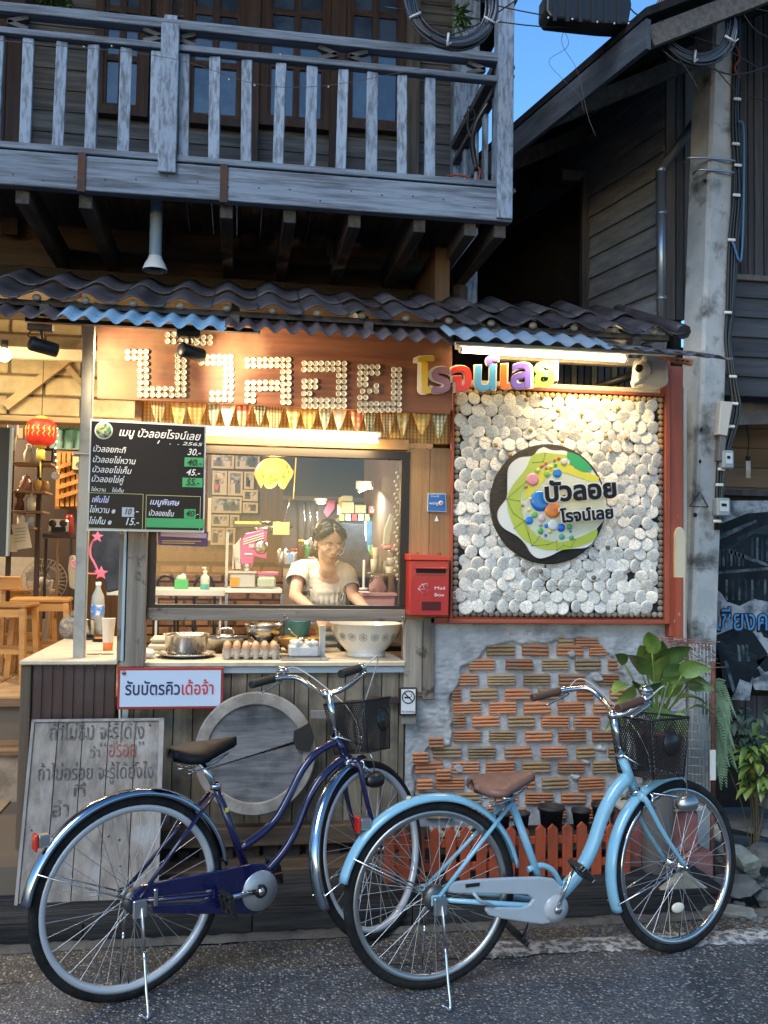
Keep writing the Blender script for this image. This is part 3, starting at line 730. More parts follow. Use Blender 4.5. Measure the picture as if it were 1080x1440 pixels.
# top strip of red painted board over the wall and bottom ledge
a, b, c, d = rect(604, 869, 940, 877, -.03); MB().box((a, -.05, c), (b, .12, d), .003).obj('rail', REDX, shop)
def disc_mesh(m, seg=20, r=.031, ht=.0075):
    vs = [(0, -ht*.96, 0)]; fs = []
    for ring, (rr, hh) in enumerate(((.4, 1.0), (.84, .93), (1.0, .6), (1.0, .0))):
        for k in range(seg):
            t = 2*PI*k/seg; cre = .93 if k % 2 else 1.0
            vs.append((r*rr*math.cos(t), -ht*hh*(cre if ring < 2 else 1), r*rr*math.sin(t)))
    for k in range(seg):
        l = (k+1) % seg; fs.append((0, 1+l, 1+k)); 
        for q in range(3): fs.append((1+q*seg+k, 1+(q+1)*seg+k, 1+(q+1)*seg+l, 1+q*seg+l))
    mb = MB().add(vs, [f[::-1] if len(f) == 3 else f for f in fs], True); mb.cur = 1
    for k in range(7):
        t = 2*PI*k/7+.3*math.sin(k*5+seg); n_ = Vector((-math.sin(t), 0, math.cos(t)))*.0007; a_ = Vector((r*.16*math.cos(t), -ht*1.04, r*.16*math.sin(t))); b_ = Vector((r*.82*math.cos(t), -ht*1.01, r*.82*math.sin(t)))
        mb.add([a_-n_, b_-n_, b_+n_, a_+n_], [(0, 1, 2, 3)])
    return mk(mb, [m, mat('crease_grey', (.3, .28, .24), rough=.8)])
WHD = mat('white_disc', (.8, .78, .71), (.74, .71, .63), scale=14, rough=.42, rand=.1, dirt=(.5, .47, .4), dscale=22, dlo=.6, dhi=.8)
WHD2 = WHD
TOKLIT = mat('lamplit_wood_disc', (.5, .36, .17), (.36, .25, .12), scale=30, rough=.6, rand=.2)  # copy for the panel top, warm lamp light put into the colour
TOKSHD = mat('shaded_wood_disc', (.27, .24, .19), (.18, .16, .13), scale=30, rough=.7, rand=.2)  # greyer copy of the same wood, for discs farther from the lamp light
dms = [disc_mesh(WHD), disc_mesh(WHD, 16), disc_mesh(WHD2, 24)]
lc = W(772, 708, YP)
rnd = random.Random(11); cnt = 0
nxr, nzr = 17, 20
for j in range(nzr):
    for i in range(nxr):
        x = pa+.048+(pb-pa-.096)*(i+.5*(j % 2)-.25+rnd.uniform(-.1, .1))/(nxr-1); z = pd-.055-(pd-pc-.105)*(j+rnd.uniform(-.1, .1))/(nzr-1)
        if math.hypot(x-lc.x, z-lc.z) < .222 or rnd.random() < .012 or x > pb-.035 or x < pa+.03: continue
        if cnt >= 298: continue
        cnt += 1; s_ = rnd.uniform(1.04, 1.2)
        inst(rnd.choice(dms), 'white_disc', pn, (x, YP-.009-rnd.uniform(0, .003)-.0012*(i % 2), z), (rad(-16+rnd.uniform(-5, 5)), rnd.uniform(0, 6), rad(rnd.uniform(-5, 5))), (s_, 1, s_))
# discs half hidden in the gaps behind the front ones
mb = MB(); src = dms[0]
for k in range(420):
    x = rnd.uniform(pa+.045, pb-.045); z = rnd.uniform(pc+.05, pd-.05); q_ = Matrix.Rotation(rnd.uniform(0, 6), 3, 'Y')
    if math.hypot(x-lc.x, z-lc.z) < .2: continue
    mb.add([Vector((x, YP-.001-(k % 5)*.0006, z))+q_ @ Vector((v.co.x, v.co.y*.5, v.co.z)) for v in src.vertices], [tuple(p.vertices) for p in src.polygons])
kind(mb.obj('disc_layer', WHD, pn), 'stuff')
tokm = mk(MB().lathe([(0, -.008), (.0125, -.008), (.0145, -.005), (.0145, .002)], 12, ax='y'), TOKLIT)
tokg = mk(MB().lathe([(0, -.008), (.0125, -.008), (.0145, -.005), (.0145, .002)], 12, ax='y'), TOKSHD)
st_ = .0305
n1 = int((pb-pa-.02)/st_)
for i in range(n1+1):
    x = pa+.016+i*(pb-pa-.032)/n1
    inst(tokm, 'wood_disc', pn, (x, YP-.004, pd-.016)); inst(tokg, 'wood_disc', pn, (x, YP-.004, pc+.016))
n2 = int((pd-pc-.06)/st_)
for j in range(1, n2+1):
    z = pd-.016-j*(pd-pc-.032)/(n2+1); m_ = tokm if j < 9 else tokg
    inst(m_, 'wood_disc', pn, (pa+.016, YP-.004, z)); inst(m_, 'wood_disc', pn, (pb-.016, YP-.004, z))
for px, py in ((738, 563), (782, 578), (815, 583), (744, 606), (877, 617), (849, 614), (788, 621), (695, 627), (715, 640), (690, 725), (733, 801), (758, 803), (724, 778), (832, 812), (852, 770), (856, 635), (760, 560), (866, 575)):
    p = W(px, py, YP); inst(tokm if py < 660 else tokg, 'wood_disc', pn, (p.x, YP-.026, p.z), (rad(8), 0, 0), (.8, 1, .8))
# a few dry wires strung over the discs
WIRE = mat('dry_wire', (.06, .05, .04), rough=.7)
mb = MB()
for k in range(26):
    p = (rnd.uniform(pa+.05, pb-.2), rnd.uniform(pc+.1, pd-.05)); q = (p[0]+rnd.uniform(.1, .3), p[1]+rnd.uniform(-.14, .1))
    if math.hypot((p[0]+q[0])/2-lc.x, (p[1]+q[1])/2-lc.z) < .27: continue
    q = (min(q[0], pb-.03), max(q[1], pc+.03)); mb.tube([(p[0], YP-.024, p[1]), ((p[0]+q[0])/2, YP-.03, (p[1]+q[1])/2+.006), (q[0], YP-.024, q[1])], .0007, 4)
kind(mb.obj('wire', WIRE, pn), 'stuff')

# ---------------------------------------------------------------- round logo sign on the panel
YLg = YP-.045
lg = thing('round_sign', 'round green and white shop sign with coloured bubbles and black lettering', 'sign', (lc.x, YLg, lc.z))
def L8(x, y): return 680+x/5.143, 620+y/5.143
def LP(x, y, Y=YLg): p = W(*L8(x, y), Y); return p.x, p.z
cen = LP(475, 455)
MB().lathe([(.001, .0), (.288, .0), (.3, .006), (.3, .03), (.001, .03)], 48, (cen[0], YLg, cen[1]), ax='y').obj('backing', mat('black_wicker', (.018, .016, .014), (.04, .036, .03), scale=60, stretch=(.3, 1, 3), rough=.6, bmp=.9), lg)
def outline(pts, n=70):
    P = bez([(x, 0, z) for x, z in pts+[pts[0]]], n); return [(p.x, p.z) for p in P[:-1]]
WHS = mat('sign_white', (.66, .68, .66), rough=.22, coat=.5)
wav = [(430, 45), (495, 70), (590, 75), (690, 130), (780, 210), (850, 330), (880, 450), (870, 560), (810, 640), (800, 710), (740, 770), (640, 780), (560, 790), (480, 830), (400, 850), (345, 820), (300, 750), (240, 690), (140, 630), (100, 560), (110, 490), (165, 410), (170, 300), (180, 190), (250, 125), (350, 110), (390, 65)]
MB().prism(outline([LP(*p) for p in wav], 100), YLg-.012, YLg-.0005).obj('face', WHS, lg)
def flat_shape(name, pts, hexcol, Y, smooth=True, n=48, th=.0012):
    P = outline([LP(*p) for p in pts], n) if smooth else [LP(*p) for p in pts]
    return MB().prism(P, Y-th, Y).obj(name, mat('sign_'+hexcol, hexc(hexcol), rough=.22, coat=.5), lg)
Y1 = YLg-.0125
flat_shape('green_ring', [(420, 85), (520, 95), (600, 110), (610, 160), (560, 150), (500, 150), (420, 190), (340, 260), (290, 340), (265, 440), (285, 560), (350, 660), (430, 710), (560, 730), (700, 690), (810, 640), (790, 720), (640, 775), (520, 790), (430, 785), (340, 750), (250, 680), (190, 560), (165, 430), (200, 330), (300, 200), (345, 110)], 'A8B83A', Y1, n=110)
flat_shape('inner_field', [(520, 150), (620, 130), (700, 220), (800, 260), (860, 420), (860, 560), (780, 640), (640, 690), (520, 720), (400, 690), (300, 590), (275, 460), (300, 330), (380, 220)], 'C4C9B4', Y1-.0001, n=70)
flat_shape('yellow_field', [(440, 190), (560, 150), (690, 215), (820, 260), (790, 300), (640, 250), (560, 230), (470, 250), (350, 380), (280, 420), (320, 300)], 'C9C422', Y1-.0015, n=70)
flat_shape('leaf', [(598, 80), (660, 100), (730, 150), (775, 212), (720, 225), (660, 200), (640, 180), (615, 170), (620, 140), (598, 120)], '2E9A52', Y1-.0028, n=50)
bub = [(348, 282, 48, 'D58A96'), (405, 435, 78, '1F6FC0'), (490, 500, 62, 'D9813A'), (525, 235, 34, '2672C4'), (322, 575, 30, '1E74CF'), (453, 240, 24, '7FAE3C'), (512, 176, 14, '3BA55D'), (445, 163, 12, 'C8602C'), (416, 183, 13, 'C8602C'), (446, 200, 12, 'C8602C'), (506, 143, 12, 'C8602C'), (538, 128, 12, 'C8602C'),
       (575, 155, 24, 'BDBDB8'), (300, 333, 14, 'A0813A'), (276, 467, 12, 'B0803A'), (360, 535, 24, '74AE5A'), (404, 652, 22, '4CA55A'), (403, 607, 15, '9AA8A4'), (446, 615, 16, '1E74CF'), (441, 684, 11, '1E5FCF'), (553, 628, 30, '155FCB'), (613, 622, 22, '49A468'), (556, 692, 22, '49A48A'), (628, 700, 18, '49A468'), (620, 655, 9, '1E5FCF'), (470, 655, 14, 'C9D23A'), (415, 560, 26, 'D9B9B4'), (495, 610, 40, 'C9D4D4'), (330, 420, 10, 'D4CE3A'), (320, 500, 12, 'D4CE3A'), (385, 215, 16, 'B7C54A'), (480, 190, 12, 'E0D84A')]
for k, (x, y, r, h) in enumerate(bub):
    c_ = LP(x, y); rr = r/5.143/289*1.0
    MB().lathe([(.0001, -.0016-.0006), (rr*.7, -.0016-.0004), (rr, -.0016+.001), (rr, .0025)], 20, (c_[0], Y1-.0038-k*.0001, c_[1]), ax='y').obj('bubble', mat('sign_'+h, hexc(h), rough=.2, coat=.5), lg)
LN = mat('sign_line', hexc('5B6420'), rough=.4)
mb = MB()
for ch in ([(160, 420), (255, 435)], [(160, 420), (300, 300)], [(160, 420), (210, 525), (290, 580), (215, 632)], [(290, 580), (345, 758), (400, 690)], [(345, 758), (455, 750), (522, 725), (525, 790), (572, 755), (625, 768), (655, 715)], [(350, 158), (425, 152), (440, 90)], [(345, 758), (315, 665)]):
    for p, q in zip(ch, ch[1:]):
        a, b = LP(*p), LP(*q); mb.bar((a[0], Y1-.0016, a[1]), (b[0], Y1-.0016, b[1]), .0018, .0012, up=(0, 1, 0))
    for p in ch: a = LP(*p); mb.lathe([(0, -.0028), (.003, -.002), (.003, .001)], 8, (a[0], Y1, a[1]), ax='y')
kind(mb.obj('line_drawing', LN, lg), 'stuff')
BLT = mat('letter_black', (.009, .008, .009), rough=.5, spec=.3); WHT = mat('letter_white', (.7, .7, .68), rough=.3, coat=.3)
def dual(body, x, y, h, w, off1, off2, Y, name='letter', rot=0, parent=lg, f=BLT, b=WHT, dep=.05):
    p = LP(x, y, Y)
    text(name+'_outline', body, b, (p[0], Y, p[1]), h, parent, width=w+.016, offset=off2, depth=dep*.5, rot=rot)
    text(name, body, f, (p[0]+.006, Y-dep*h/.52*.5-.002, p[1]), h, parent, width=w, offset=off1, depth=dep*.6, rot=rot, split=True)
dual('บัวลอย', 437, 440, .066, .37, .035, .085, YLg-.05, rot=-rad(5))
dual('โรจน์เลย', 548, 590, .042, .275, .035, .09, YLg-.05, rot=-rad(6))
for x, y in ((560, 400), (700, 350), (640, 560), (800, 500)): p = LP(x, y); MB().lathe([(.004, 0), (.004, .045)], 8, (p[0], YLg-.05, p[1]), ax='y').obj('spacer', BOLT, lg)

# ---------------------------------------------------------------- plywood signboard with cap letters
PLY = wood('stained_plywood', (.28, .105, .05), (.14, .05, .026), (.1, 2, 1.4), 9, lo=.38, hi=.62, rough=.55, rand=0, dirt=(.3, .16, .08), dscale=2.5, dlo=.5, dhi=.7, bmp=.25)
YS = -.16
sb = thing('plywood_sign', 'reddish plywood signboard with shop name made of round caps', 'sign', W(385, 520, YS))
q = [(137, 452), (636, 462), (636, 574), (632, 582), (137, 560)]
MB().prism([(W(x, y, YS).x, W(x, y, YS).z) for x, y in q], YS, YS+.012).obj('board', PLY, sb)
CAPM = mat('cream_cap', (.8, .75, .6), (.72, .65, .5), scale=20, rough=.45, rand=.15)
CAPD = mat('cap_logo', (.62, .5, .34), rough=.5)
cm = MB().lathe([(0, -.006), (.0095, -.006), (.0105, -.009), (.0125, -.009), (.0132, -.006), (.0132, .0)], 12, ax='y')
cm.cur = 1; cm.lathe([(0, -.0068), (.0055, -.0066), (.0058, -.006)], 6, ax='y'); cme = mk(cm, [CAPM, CAPD])
strokes = [(462, 212, 500, 250), (500, 212, 545, 250), (545, 222, 600, 252),
 (352, 262, 420, 295), (386, 295, 420, 366), (386, 366, 526, 400), (492, 272, 526, 366),
 (558, 276, 658, 310), (628, 310, 658, 378), (588, 378, 658, 412),
 (688, 284, 820, 318), (788, 318, 820, 420), (688, 348, 788, 382), (688, 382, 720, 416),
 (848, 294, 976, 328), (945, 328, 976, 396), (848, 398, 976, 430), (848, 345, 895, 376), (848, 376, 878, 398),
 (1005, 304, 1070, 338), (1005, 338, 1036, 370), (1010, 358, 1068, 388), (1005, 388, 1036, 410), (1005, 408, 1130, 442), (1100, 312, 1130, 408)]
cn = 0; done = []
for x0_, y0_, x1_, y1_ in strokes:
    nx_ = max(1, round((x1_-x0_)/16.6)); ny_ = max(1, round((y1_-y0_)/16.6))
    for i in range(nx_):
        for j in range(ny_):
            px, py = (x0_+(i+.5)*(x1_-x0_)/nx_)/2, 360+(y0_+(j+.5)*(y1_-y0_)/ny_)/2
            if any(math.hypot(px-u, py-v) < 6.0 for u, v in done): continue
            done.append((px, py)); p = W(px, py, YS); cn += 1
            inst(cme, 'cap', sb, (p.x+random.uniform(-.001, .001), YS, p.z+random.uniform(-.001, .001)), (rad(random.uniform(-4, 4)), random.uniform(0, 6), rad(random.uniform(-4, 4))))
# multicoloured letters
lt = thing('letter_sign', 'multicoloured cut-out lettering with cream edge at top of the disc panel', 'sign', W(685, 525, -.2))
cols = ['D9AF22', '8A5F78', 'CC3328', '4A90C8', '5A4AA0', 'D9661C', '5A48A8', '6CB840']
LM = [mat('letter_'+h, hexc(h), rough=.35, coat=.3) for h in cols]
p0, p1 = W(588, 556, -.19), W(780, 538, -.19); CRM = mat('letter_cream', (.78, .74, .6), rough=.35)
text('letter_edge', 'โรจน์เลย', CRM, (p0.x-.012, -.185, p0.z+.012), .105, lt, width=p1.x-p0.x+.045, offset=.05, depth=.04, rot=-rad(5.5), shear=.1)
text('letter', 'โรจน์เลย', LM, (p0.x+.008, -.197, p0.z+.012), .105, lt, width=p1.x-p0.x+.0, offset=.028, depth=.04, rot=-rad(5.5), shear=.1, idx=[0, 1, 2, 3, 4, 5, 6, 7], split=True)
for x in (640, 720): p = W(x, 540, -.17); MB().bar(p, (p.x, -.05, p.z), .008, .008).obj('bracket', BOLT, lt)

# ---------------------------------------------------------------- bunting
CL = ['E8C46A', 'D9B25A', 'C98A4A', 'E6D8A8', '6E7F5A', 'B5482E', 'E3C27C', '9AA38A', 'D8D2B8']
def cloth(h, h2, s):
    k = 'cloth_'+h+h2
    if k in MATS: return MATS[k]
    m = mat(k, hexc(h), rough=.9); nt = m.node_tree; p = nt.nodes['Principled BSDF']; v = coords(nt, (1, 1, 1), True)
    w1 = nt.nodes.new('ShaderNodeTexWave'); w1.inputs['Scale'].default_value = s; nt.links.new(v, w1.inputs[0])
    w2 = nt.nodes.new('ShaderNodeTexWave'); w2.inputs['Scale'].default_value = s; w2.bands_direction = 'Z'; nt.links.new(v, w2.inputs[0])
    c1 = _mix(nt, _ramp(nt, w1.outputs[1], .5, .55), hexc(h), hexc(h2)); c2 = _mix(nt, _ramp(nt, w2.outputs[1], .5, .55), c1, hexc(h2))
    c3 = _mix(nt, .5, c1, c2); nt.links.new(c3, p.inputs['Base Color']); return m
CLM = [cloth('E2C98A', 'C79A4A', 14), cloth('D9C9A0', 'A87B3E', 22), cloth('DCC79C', 'C0583A', 12), cloth('E3DCC4', '8C8F6E', 16), cloth('D6A648', 'EAD9A0', 10), cloth('C8B89A', '5E6A4E', 20), cloth('E6DFCB', 'D9CDAF', 8)]
bt = thing('bunting', 'string of patterned cloth pennants hanging above the window', 'bunting', W(420, 570, -.12))
xs_ = [213, 239, 262, 290, 308, 331, 355, 375, 400, 421, 447, 468, 490, 512, 532, 556, 577, 607, 630]
tops = [W(x, 562+(x-213)*.038+3*math.sin(x*.05), -.12) for x in xs_]
mb = MB().tube(tops, .003, 5); mb.obj('cord', mat('cord', (.5, .45, .35), rough=.9), bt)
for i in range(len(xs_)-1):
    a, b = tops[i], tops[i+1]; w_ = (b.x-a.x)*1.0; h_ = random.uniform(.12, .15)*(1.12 if i % 2 else .95); m = MB(); n = 6; cx = (a.x+b.x)/2+random.uniform(-.008, .008)
    vs = []
    for r in range(n+1):
        t = r/n; hw = w_/2*(1-t)**.85*1.08
        for k in range(5):
            u = (k/4-.5)*2; vs.append((cx+u*hw, -.12+.006*math.sin(u*3+i)*(.3+t)+(.004 if i % 2 else -.004), (a.z+b.z)/2-t*h_))
    m.add(vs, [(r*5+k, r*5+k+5, r*5+k+6, r*5+k+1) for r in range(n) for k in range(4)], True)
    o = m.obj('pennant', CLM[(i*3+1) % 7], bt); sd = o.modifiers.new('s', 'SOLIDIFY'); sd.thickness = .0015
# patterned lace cloth behind the bunting, over the gap above the window
gy = thing('cafe_curtain', 'gingham cloth curtain strip hanging behind the pennants', 'curtain', W(420, 595, -.0))
a, b, c, d = rect(198, 560, 634, 617, -.02); n = 90
vs = [(a+(b-a)*i/n, -.01+.008*math.sin(i*.9), z) for z in (c, (c+d)/2, d) for i in range(n+1)]
o = MB().add(vs, [(j*(n+1)+i, j*(n+1)+i+1, (j+1)*(n+1)+i+1, (j+1)*(n+1)+i) for j in range(2) for i in range(n)], True).obj('cloth', cloth('D8C08A', 'B08A4A', 18), gy)
o.modifiers.new('s', 'SOLIDIFY').thickness = .001

# ---------------------------------------------------------------- lit tube lamps
def tube_lamp(name, label, px0, px1, py0, py1, Y, col, em, en, size_y=.04, down=20):
    a, b = W(px0, py0, Y), W(px1, py1, Y); t = thing(name, label, 'tube lamp', a)
    MB().tube([a, b], .014, 12).obj('tube', mat(name+'_glow', col, emit=em), t)
    MB().box((a.x-.02, Y+.012, min(a.z, b.z)+.012), (b.x+.02, Y+.04, max(a.z, b.z)+.03), .003).obj('holder', mat('lamp_white', (.7, .7, .66), rough=.5), t)
    for q_ in (a, b): MB().ell(q_, (.012, .017, .017)).obj('end_cap', mat('lamp_white', (.7, .7, .66)), t)
    l = bpy.data.lights.new(name, 'AREA'); l.shape = 'RECTANGLE'; l.size = (b-a).length; l.size_y = size_y; l.energy = en; l.color = col
    lo = bpy.data.objects.new(name+'_light', l); COL.objects.link(lo); lo.parent = t; lo.location = (a+b)/2+Vector((0, -.03, -.03))-LOC[t]
    lo.rotation_euler = (rad(down), 0, 0); return lo
WARM = (1.0, .74, .4)
tl = tube_lamp('tube_lamp', 'bright warm tube lamp glowing below the pennants over the window', 290, 531, 607, 619, -.14, WARM, 14, 2.2)
tl.rotation_euler = (rad(55), 0, 0)
t2 = tube_lamp('tube_lamp', 'warm tube lamp tucked under the eave above the disc panel', 648, 880, 492, 505, -.25, WARM, 5, 2.6)
t2.data.size *= .55; t2.location.x += .2
t2.rotation_euler = (rad(10), 0, 0)
# ================================================================ ROOM BEHIND THE COUNTER
BRW = wood('room_board', (.16, .09, .045), (.09, .055, .03), GZ, 8, rand=.12)
CREAM = mat('cream_wall', (.58, .5, .33), (.5, .42, .28), scale=4, rough=.7, dirt=(.34, .26, .16), dscale=5, bmp=.3)
YBK = 3.9
bk = kind(MB().box((-5, YBK, 0), (2.2, YBK+.08, 3.2)).obj('back_wall', BRW))
kind(MB().box((1.02, .3, 0), (1.1, 3.9, 3.2)).obj('side_wall', BRW)); kind(MB().box((-4.2, .3, 0), (-4.1, 3.9, 3.2)).obj('side_wall', CREAM))
kind(MB().box((-4.2, .27, 2.84), (1.1, 4, 2.87)).obj('ceiling', wood('room_ceiling', (.14, .1, .07), (.08, .06, .045), GX, 8)))
# brick wainscot of the back wall
bm_ = mk(MB().box((-.1, -.012, -.03), (.1, .0, .03), .004), mat('room_brick', (.34, .17, .09), (.25, .14, .08), scale=8, rough=.8, rand=.3, dirt=(.4, .32, .22), dscale=10))
zt = W(270, 800, YBK).z; za_ = W(270, 856, YBK).z
for r in range(9):
    for i in range(13):
        x = W(205, 800, YBK).x+i*.225+(.11 if r % 2 else 0)
        if x < W(330, 800, YBK).x+.6: inst(bm_, 'brick', bk, (x, YBK-.001, zt-r*.078))
pbox('rail', 190, 778, 640, 792, YBK-.06, .06, BRW, bk, .004)
# photo wall
def pic_mat(i, tone):
    m = mat('photo_%d' % i, tone, tuple(min(1, t*3.2+.06) for t in tone), scale=16+i, lo=.45, hi=.56, rough=.3, dirt=tuple(t*.4 for t in tone), dscale=9, dlo=.5, dhi=.6); return m
PFR = mat('photo_frame_wood', (.45, .34, .2), rough=.5); 
frames = [((418,90,590,210), 'wide brown group photo at the top left of the photo wall'), ((600,90,785,215), 'wide group photo at the top right of the photo wall'),
 ((425,228,535,410), 'portrait photo with a red heart below the top left group photo'), ((543,232,655,415), 'portrait photo of standing figures beside the red heart photo'),
 ((665,235,740,365), 'narrow photo partly behind the glowing yellow pendant lamp'), ((420,425,648,548), 'large landscape photo in the middle of the photo wall'),
 ((655,372,770,458), 'small photo just under the yellow pendant lamp'), ((655,468,770,548), 'small photo level with the large landscape photo'),
 ((415,560,550,648), 'photo of a couple below the large landscape photo'), ((558,562,630,655), 'tiny photo right of the couple photo'),
 ((410,660,520,790), 'lowest photo of the photo wall with standing figures'), ((525,660,598,790), 'lowest photo of the wall half behind the steel rack')]
for k, ((x0_, y0_, x1_, y1_), lb) in enumerate(frames):
    Y = YBK-.03; q = (220+x0_/5.4, 620+y0_/5.4, 220+x1_/5.4, 620+y1_/5.4); a, b, c, d = rect(*q, Y)
    t = thing('photo_frame', lb, 'photo', (a, Y, c), 'framed photos on the back wall')
    e = .018; m = MB(); m.box((a, Y-.01, c), (a+e, Y+.02, d)).box((b-e, Y-.01, c), (b, Y+.02, d)).box((a+e, Y-.011, c), (b-e, Y+.02, c+e)).box((a+e, Y-.011, d-e), (b-e, Y+.02, d)); m.obj('frame', PFR, t)
    MB().box((a+e, Y, c+e), (b-e, Y+.01, d-e)).obj('photo', pic_mat(k % 4, [(.12, .1, .08), (.1, .1, .1), (.16, .12, .08), (.08, .075, .08)][k % 4]), t)
    nf = max(2, int((b-a)/.09)); SK_ = mat('print_pale', (.42, .36, .3), rough=.5); SD = mat('print_dark', (.06, .05, .05), rough=.5)
    for i in range(nf):      # printed figures
        xx = a+e+(b-a-2*e)*(i+.5)/nf; h = (d-c)*.5
        f_ = MB(); f_.lathe([(0, -.001), (.017, -.001), (.017, .001)], 10, (xx, Y-.0012, c+e+h*.95), ax='y').box((xx-.025, Y-.0012, c+e), (xx+.025, Y-.0004, c+e+h*.8)); f_.obj('figure_print', SK_ if (i+k) % 2 else SD, t)
a, b, c, d = rect(220+440/5.4, 620+325/5.4, 220+475/5.4, 620+380/5.4, YBK-.045)
MB().prism([((a+b)/2+(b-a)*.5*s_[0], (c+d)/2+(d-c)*.5*s_[1]) for s_ in ((0, -1), (1, .3), (.6, 1), (0, .5), (-.6, 1), (-1, .3))], YBK-.046, YBK-.042).obj('heart_print', mat('heart_red', (.6, .04, .04), rough=.5), [o for o in COL.objects if o.get('label') == frames[2][1]][0])
# dark glass partition / fridge / dark backdrop on the right of the room
dk = thing('dark_partition', 'dark varnished board partition behind the woman', 'partition', W(480, 720, 3.0))
DVAR = mat('dark_varnish', (.03, .02, .016), (.05, .03, .022), scale=3, rough=.6)
pbox('panel', 398, 620, 640, 800, 3.0, .03, DVAR, dk); pbox('rail', 398, 700, 640, 706, 2.98, .02, mat('mid_brown', (.12, .07, .04), rough=.5), dk)
pbox('lower_panel', 398, 801, 640, 860, 3.0, .03, mat('light_brown_board', (.28, .2, .13), (.22, .15, .1), rough=.6), dk)
fr = thing('drinks_fridge', 'tall drinks fridge with blue glass door beside the hanging black apron', 'fridge', W(540, 800, 2.4))
pbox('body', 476, 728, 562, 858, 2.5, .5, mat('fridge_black', (.03, .03, .035), rough=.3), fr, .01)
pbox('door_glass', 516, 733, 560, 772, 2.485, .01, mat('fridge_glass', (.05, .12, .2), (.1, .2, .3), scale=9, rough=.08), fr)
pbox('light_strip', 513, 733, 515, 766, 2.48, .01, mat('fridge_light', (.75, .95, 1.0), emit=4), fr)
for k, h in enumerate(('D8C050', 'D8D8D0', 'C83030', 'C8D0C8', '8FA870')):
    pbox('sticker', 477+k*9, 723, 484+k*9, 732, 2.48, .004, mat('stk'+h, hexc(h), rough=.5), fr)
for k in range(9):
    bx = W(519+k*4.6, 768, 2.47); MB().lathe([(0, 0), (.02, 0), (.02, .06), (.008, .09), (.008, .11), (0, .11)], 10, (bx.x, 2.46, bx.z-.1)).obj('bottle', mat('bt%d' % (k % 3), [(.1, .3, .12), (.4, .2, .05), (.5, .5, .5)][k % 3], rough=.2), fr)
cs = thing('drinks_sign', 'small red drinks sign with white script on top of the fridge', 'sign', W(545, 718, 2.4))
pbox('board', 519, 712, 548, 722, 2.42, .02, mat('sign_red', (.5, .02, .02), rough=.4), cs); p = W(521, 720.5, 2.41); text('letter', 'Coca-Cola', mat('white_paint', (.75, .75, .72), rough=.5), (p.x, 2.412, p.z), .03, cs, width=.1, depth=.02, shear=.3)
ap = thing('black_apron', 'black apron hanging from a hook behind the woman', 'apron', W(494, 740, 2.2))
pts = [(478, 735), (512, 738), (516, 770), (522, 782), (512, 806), (480, 806), (474, 770)]
o = MB().prism([(W(x, y, 2.2).x, W(x, y, 2.2).z) for x, y in pts], 2.2, 2.22).obj('cloth', mat('black_cloth', (.02, .022, .03), (.04, .045, .06), scale=10, rough=.9), ap, bev=.005)
# cool tube inside + shelf lamp
def lamp(name, label, px0, px1, py, py1, Y, col, em, en):
    t = tube_lamp(name, label, px0, px1, py, py1, Y, col, em, en); t.rotation_euler = (rad(12), 0, 0); return t
lamp('tube_lamp', 'short cool white tube lamp hanging above the fridge', 505, 522, 690, 682, 2.1, (.9, 1, .97), 20, 5)
lamp('tube_lamp', 'small bright lamp above the woman near the partition', 446, 457, 706, 706, 2.7, (1, .98, .9), 18, 3)
# hidden ceiling lamp just inside the window lights the woman and the counter
ct = thing('ceiling_lamp', 'ceiling tube lamp inside above the serving counter', 'tube lamp', (-.15, .45, 2.62))
MB().tube([(-.62, .45, 2.62), (.32, .45, 2.62)], .014, 10).obj('tube', mat('neutral_glow', (1, .88, .66), emit=14), ct); MB().box((-.66, .42, 2.64), (.36, .48, 2.67)).obj('holder', mat('lamp_white', (.7, .7, .66)), ct)
l = bpy.data.lights.new('ceiling_lamp', 'AREA'); l.shape = 'RECTANGLE'; l.size = .95; l.size_y = .08; l.energy = 19; l.color = (1, .86, .62)
lo = bpy.data.objects.new('ceiling_lamp_light', l); COL.objects.link(lo); lo.parent = ct; lo.location = (0, -.0, -.04); lo.rotation_euler = (rad(-8), 0, 0)
# room lamps (left room warm lamp visible at the picture edge, back room)
def bulb(name, label, loc, col, en, r=.035, em=20):
    t = thing(name, label, 'lamp', loc); MB().ell(loc, r).obj('bulb', mat(name+'_g%d' % int(en), col, emit=em), t)
    MB().lathe([(.0, .03), (.018, .03), (.018, .075), (.0, .075)], 10, loc).obj('socket', BLK, t)
    l = bpy.data.lights.new(name, 'POINT'); l.energy = en; l.color = col; l.shadow_soft_size = .08
    o = bpy.data.objects.new(name+'_light', l); COL.objects.link(o); o.parent = t; o.location = (0, 0, -.09); return t
bulb('bulb_lamp', 'glowing warm bulb lamp at the left edge before the cream block wall', W(6, 499, .45), (1, .78, .42), 6)
bulb('bulb_lamp', 'warm ceiling bulb lamp over the stools in the left room', Vector((-2.2, 2.4, 2.7)), (1, .74, .43), 52)
bulb('bulb_lamp', 'warm ceiling bulb lamp over the photo wall', Vector((-.5, 2.6, 2.75)), (1, .78, .5), 34)
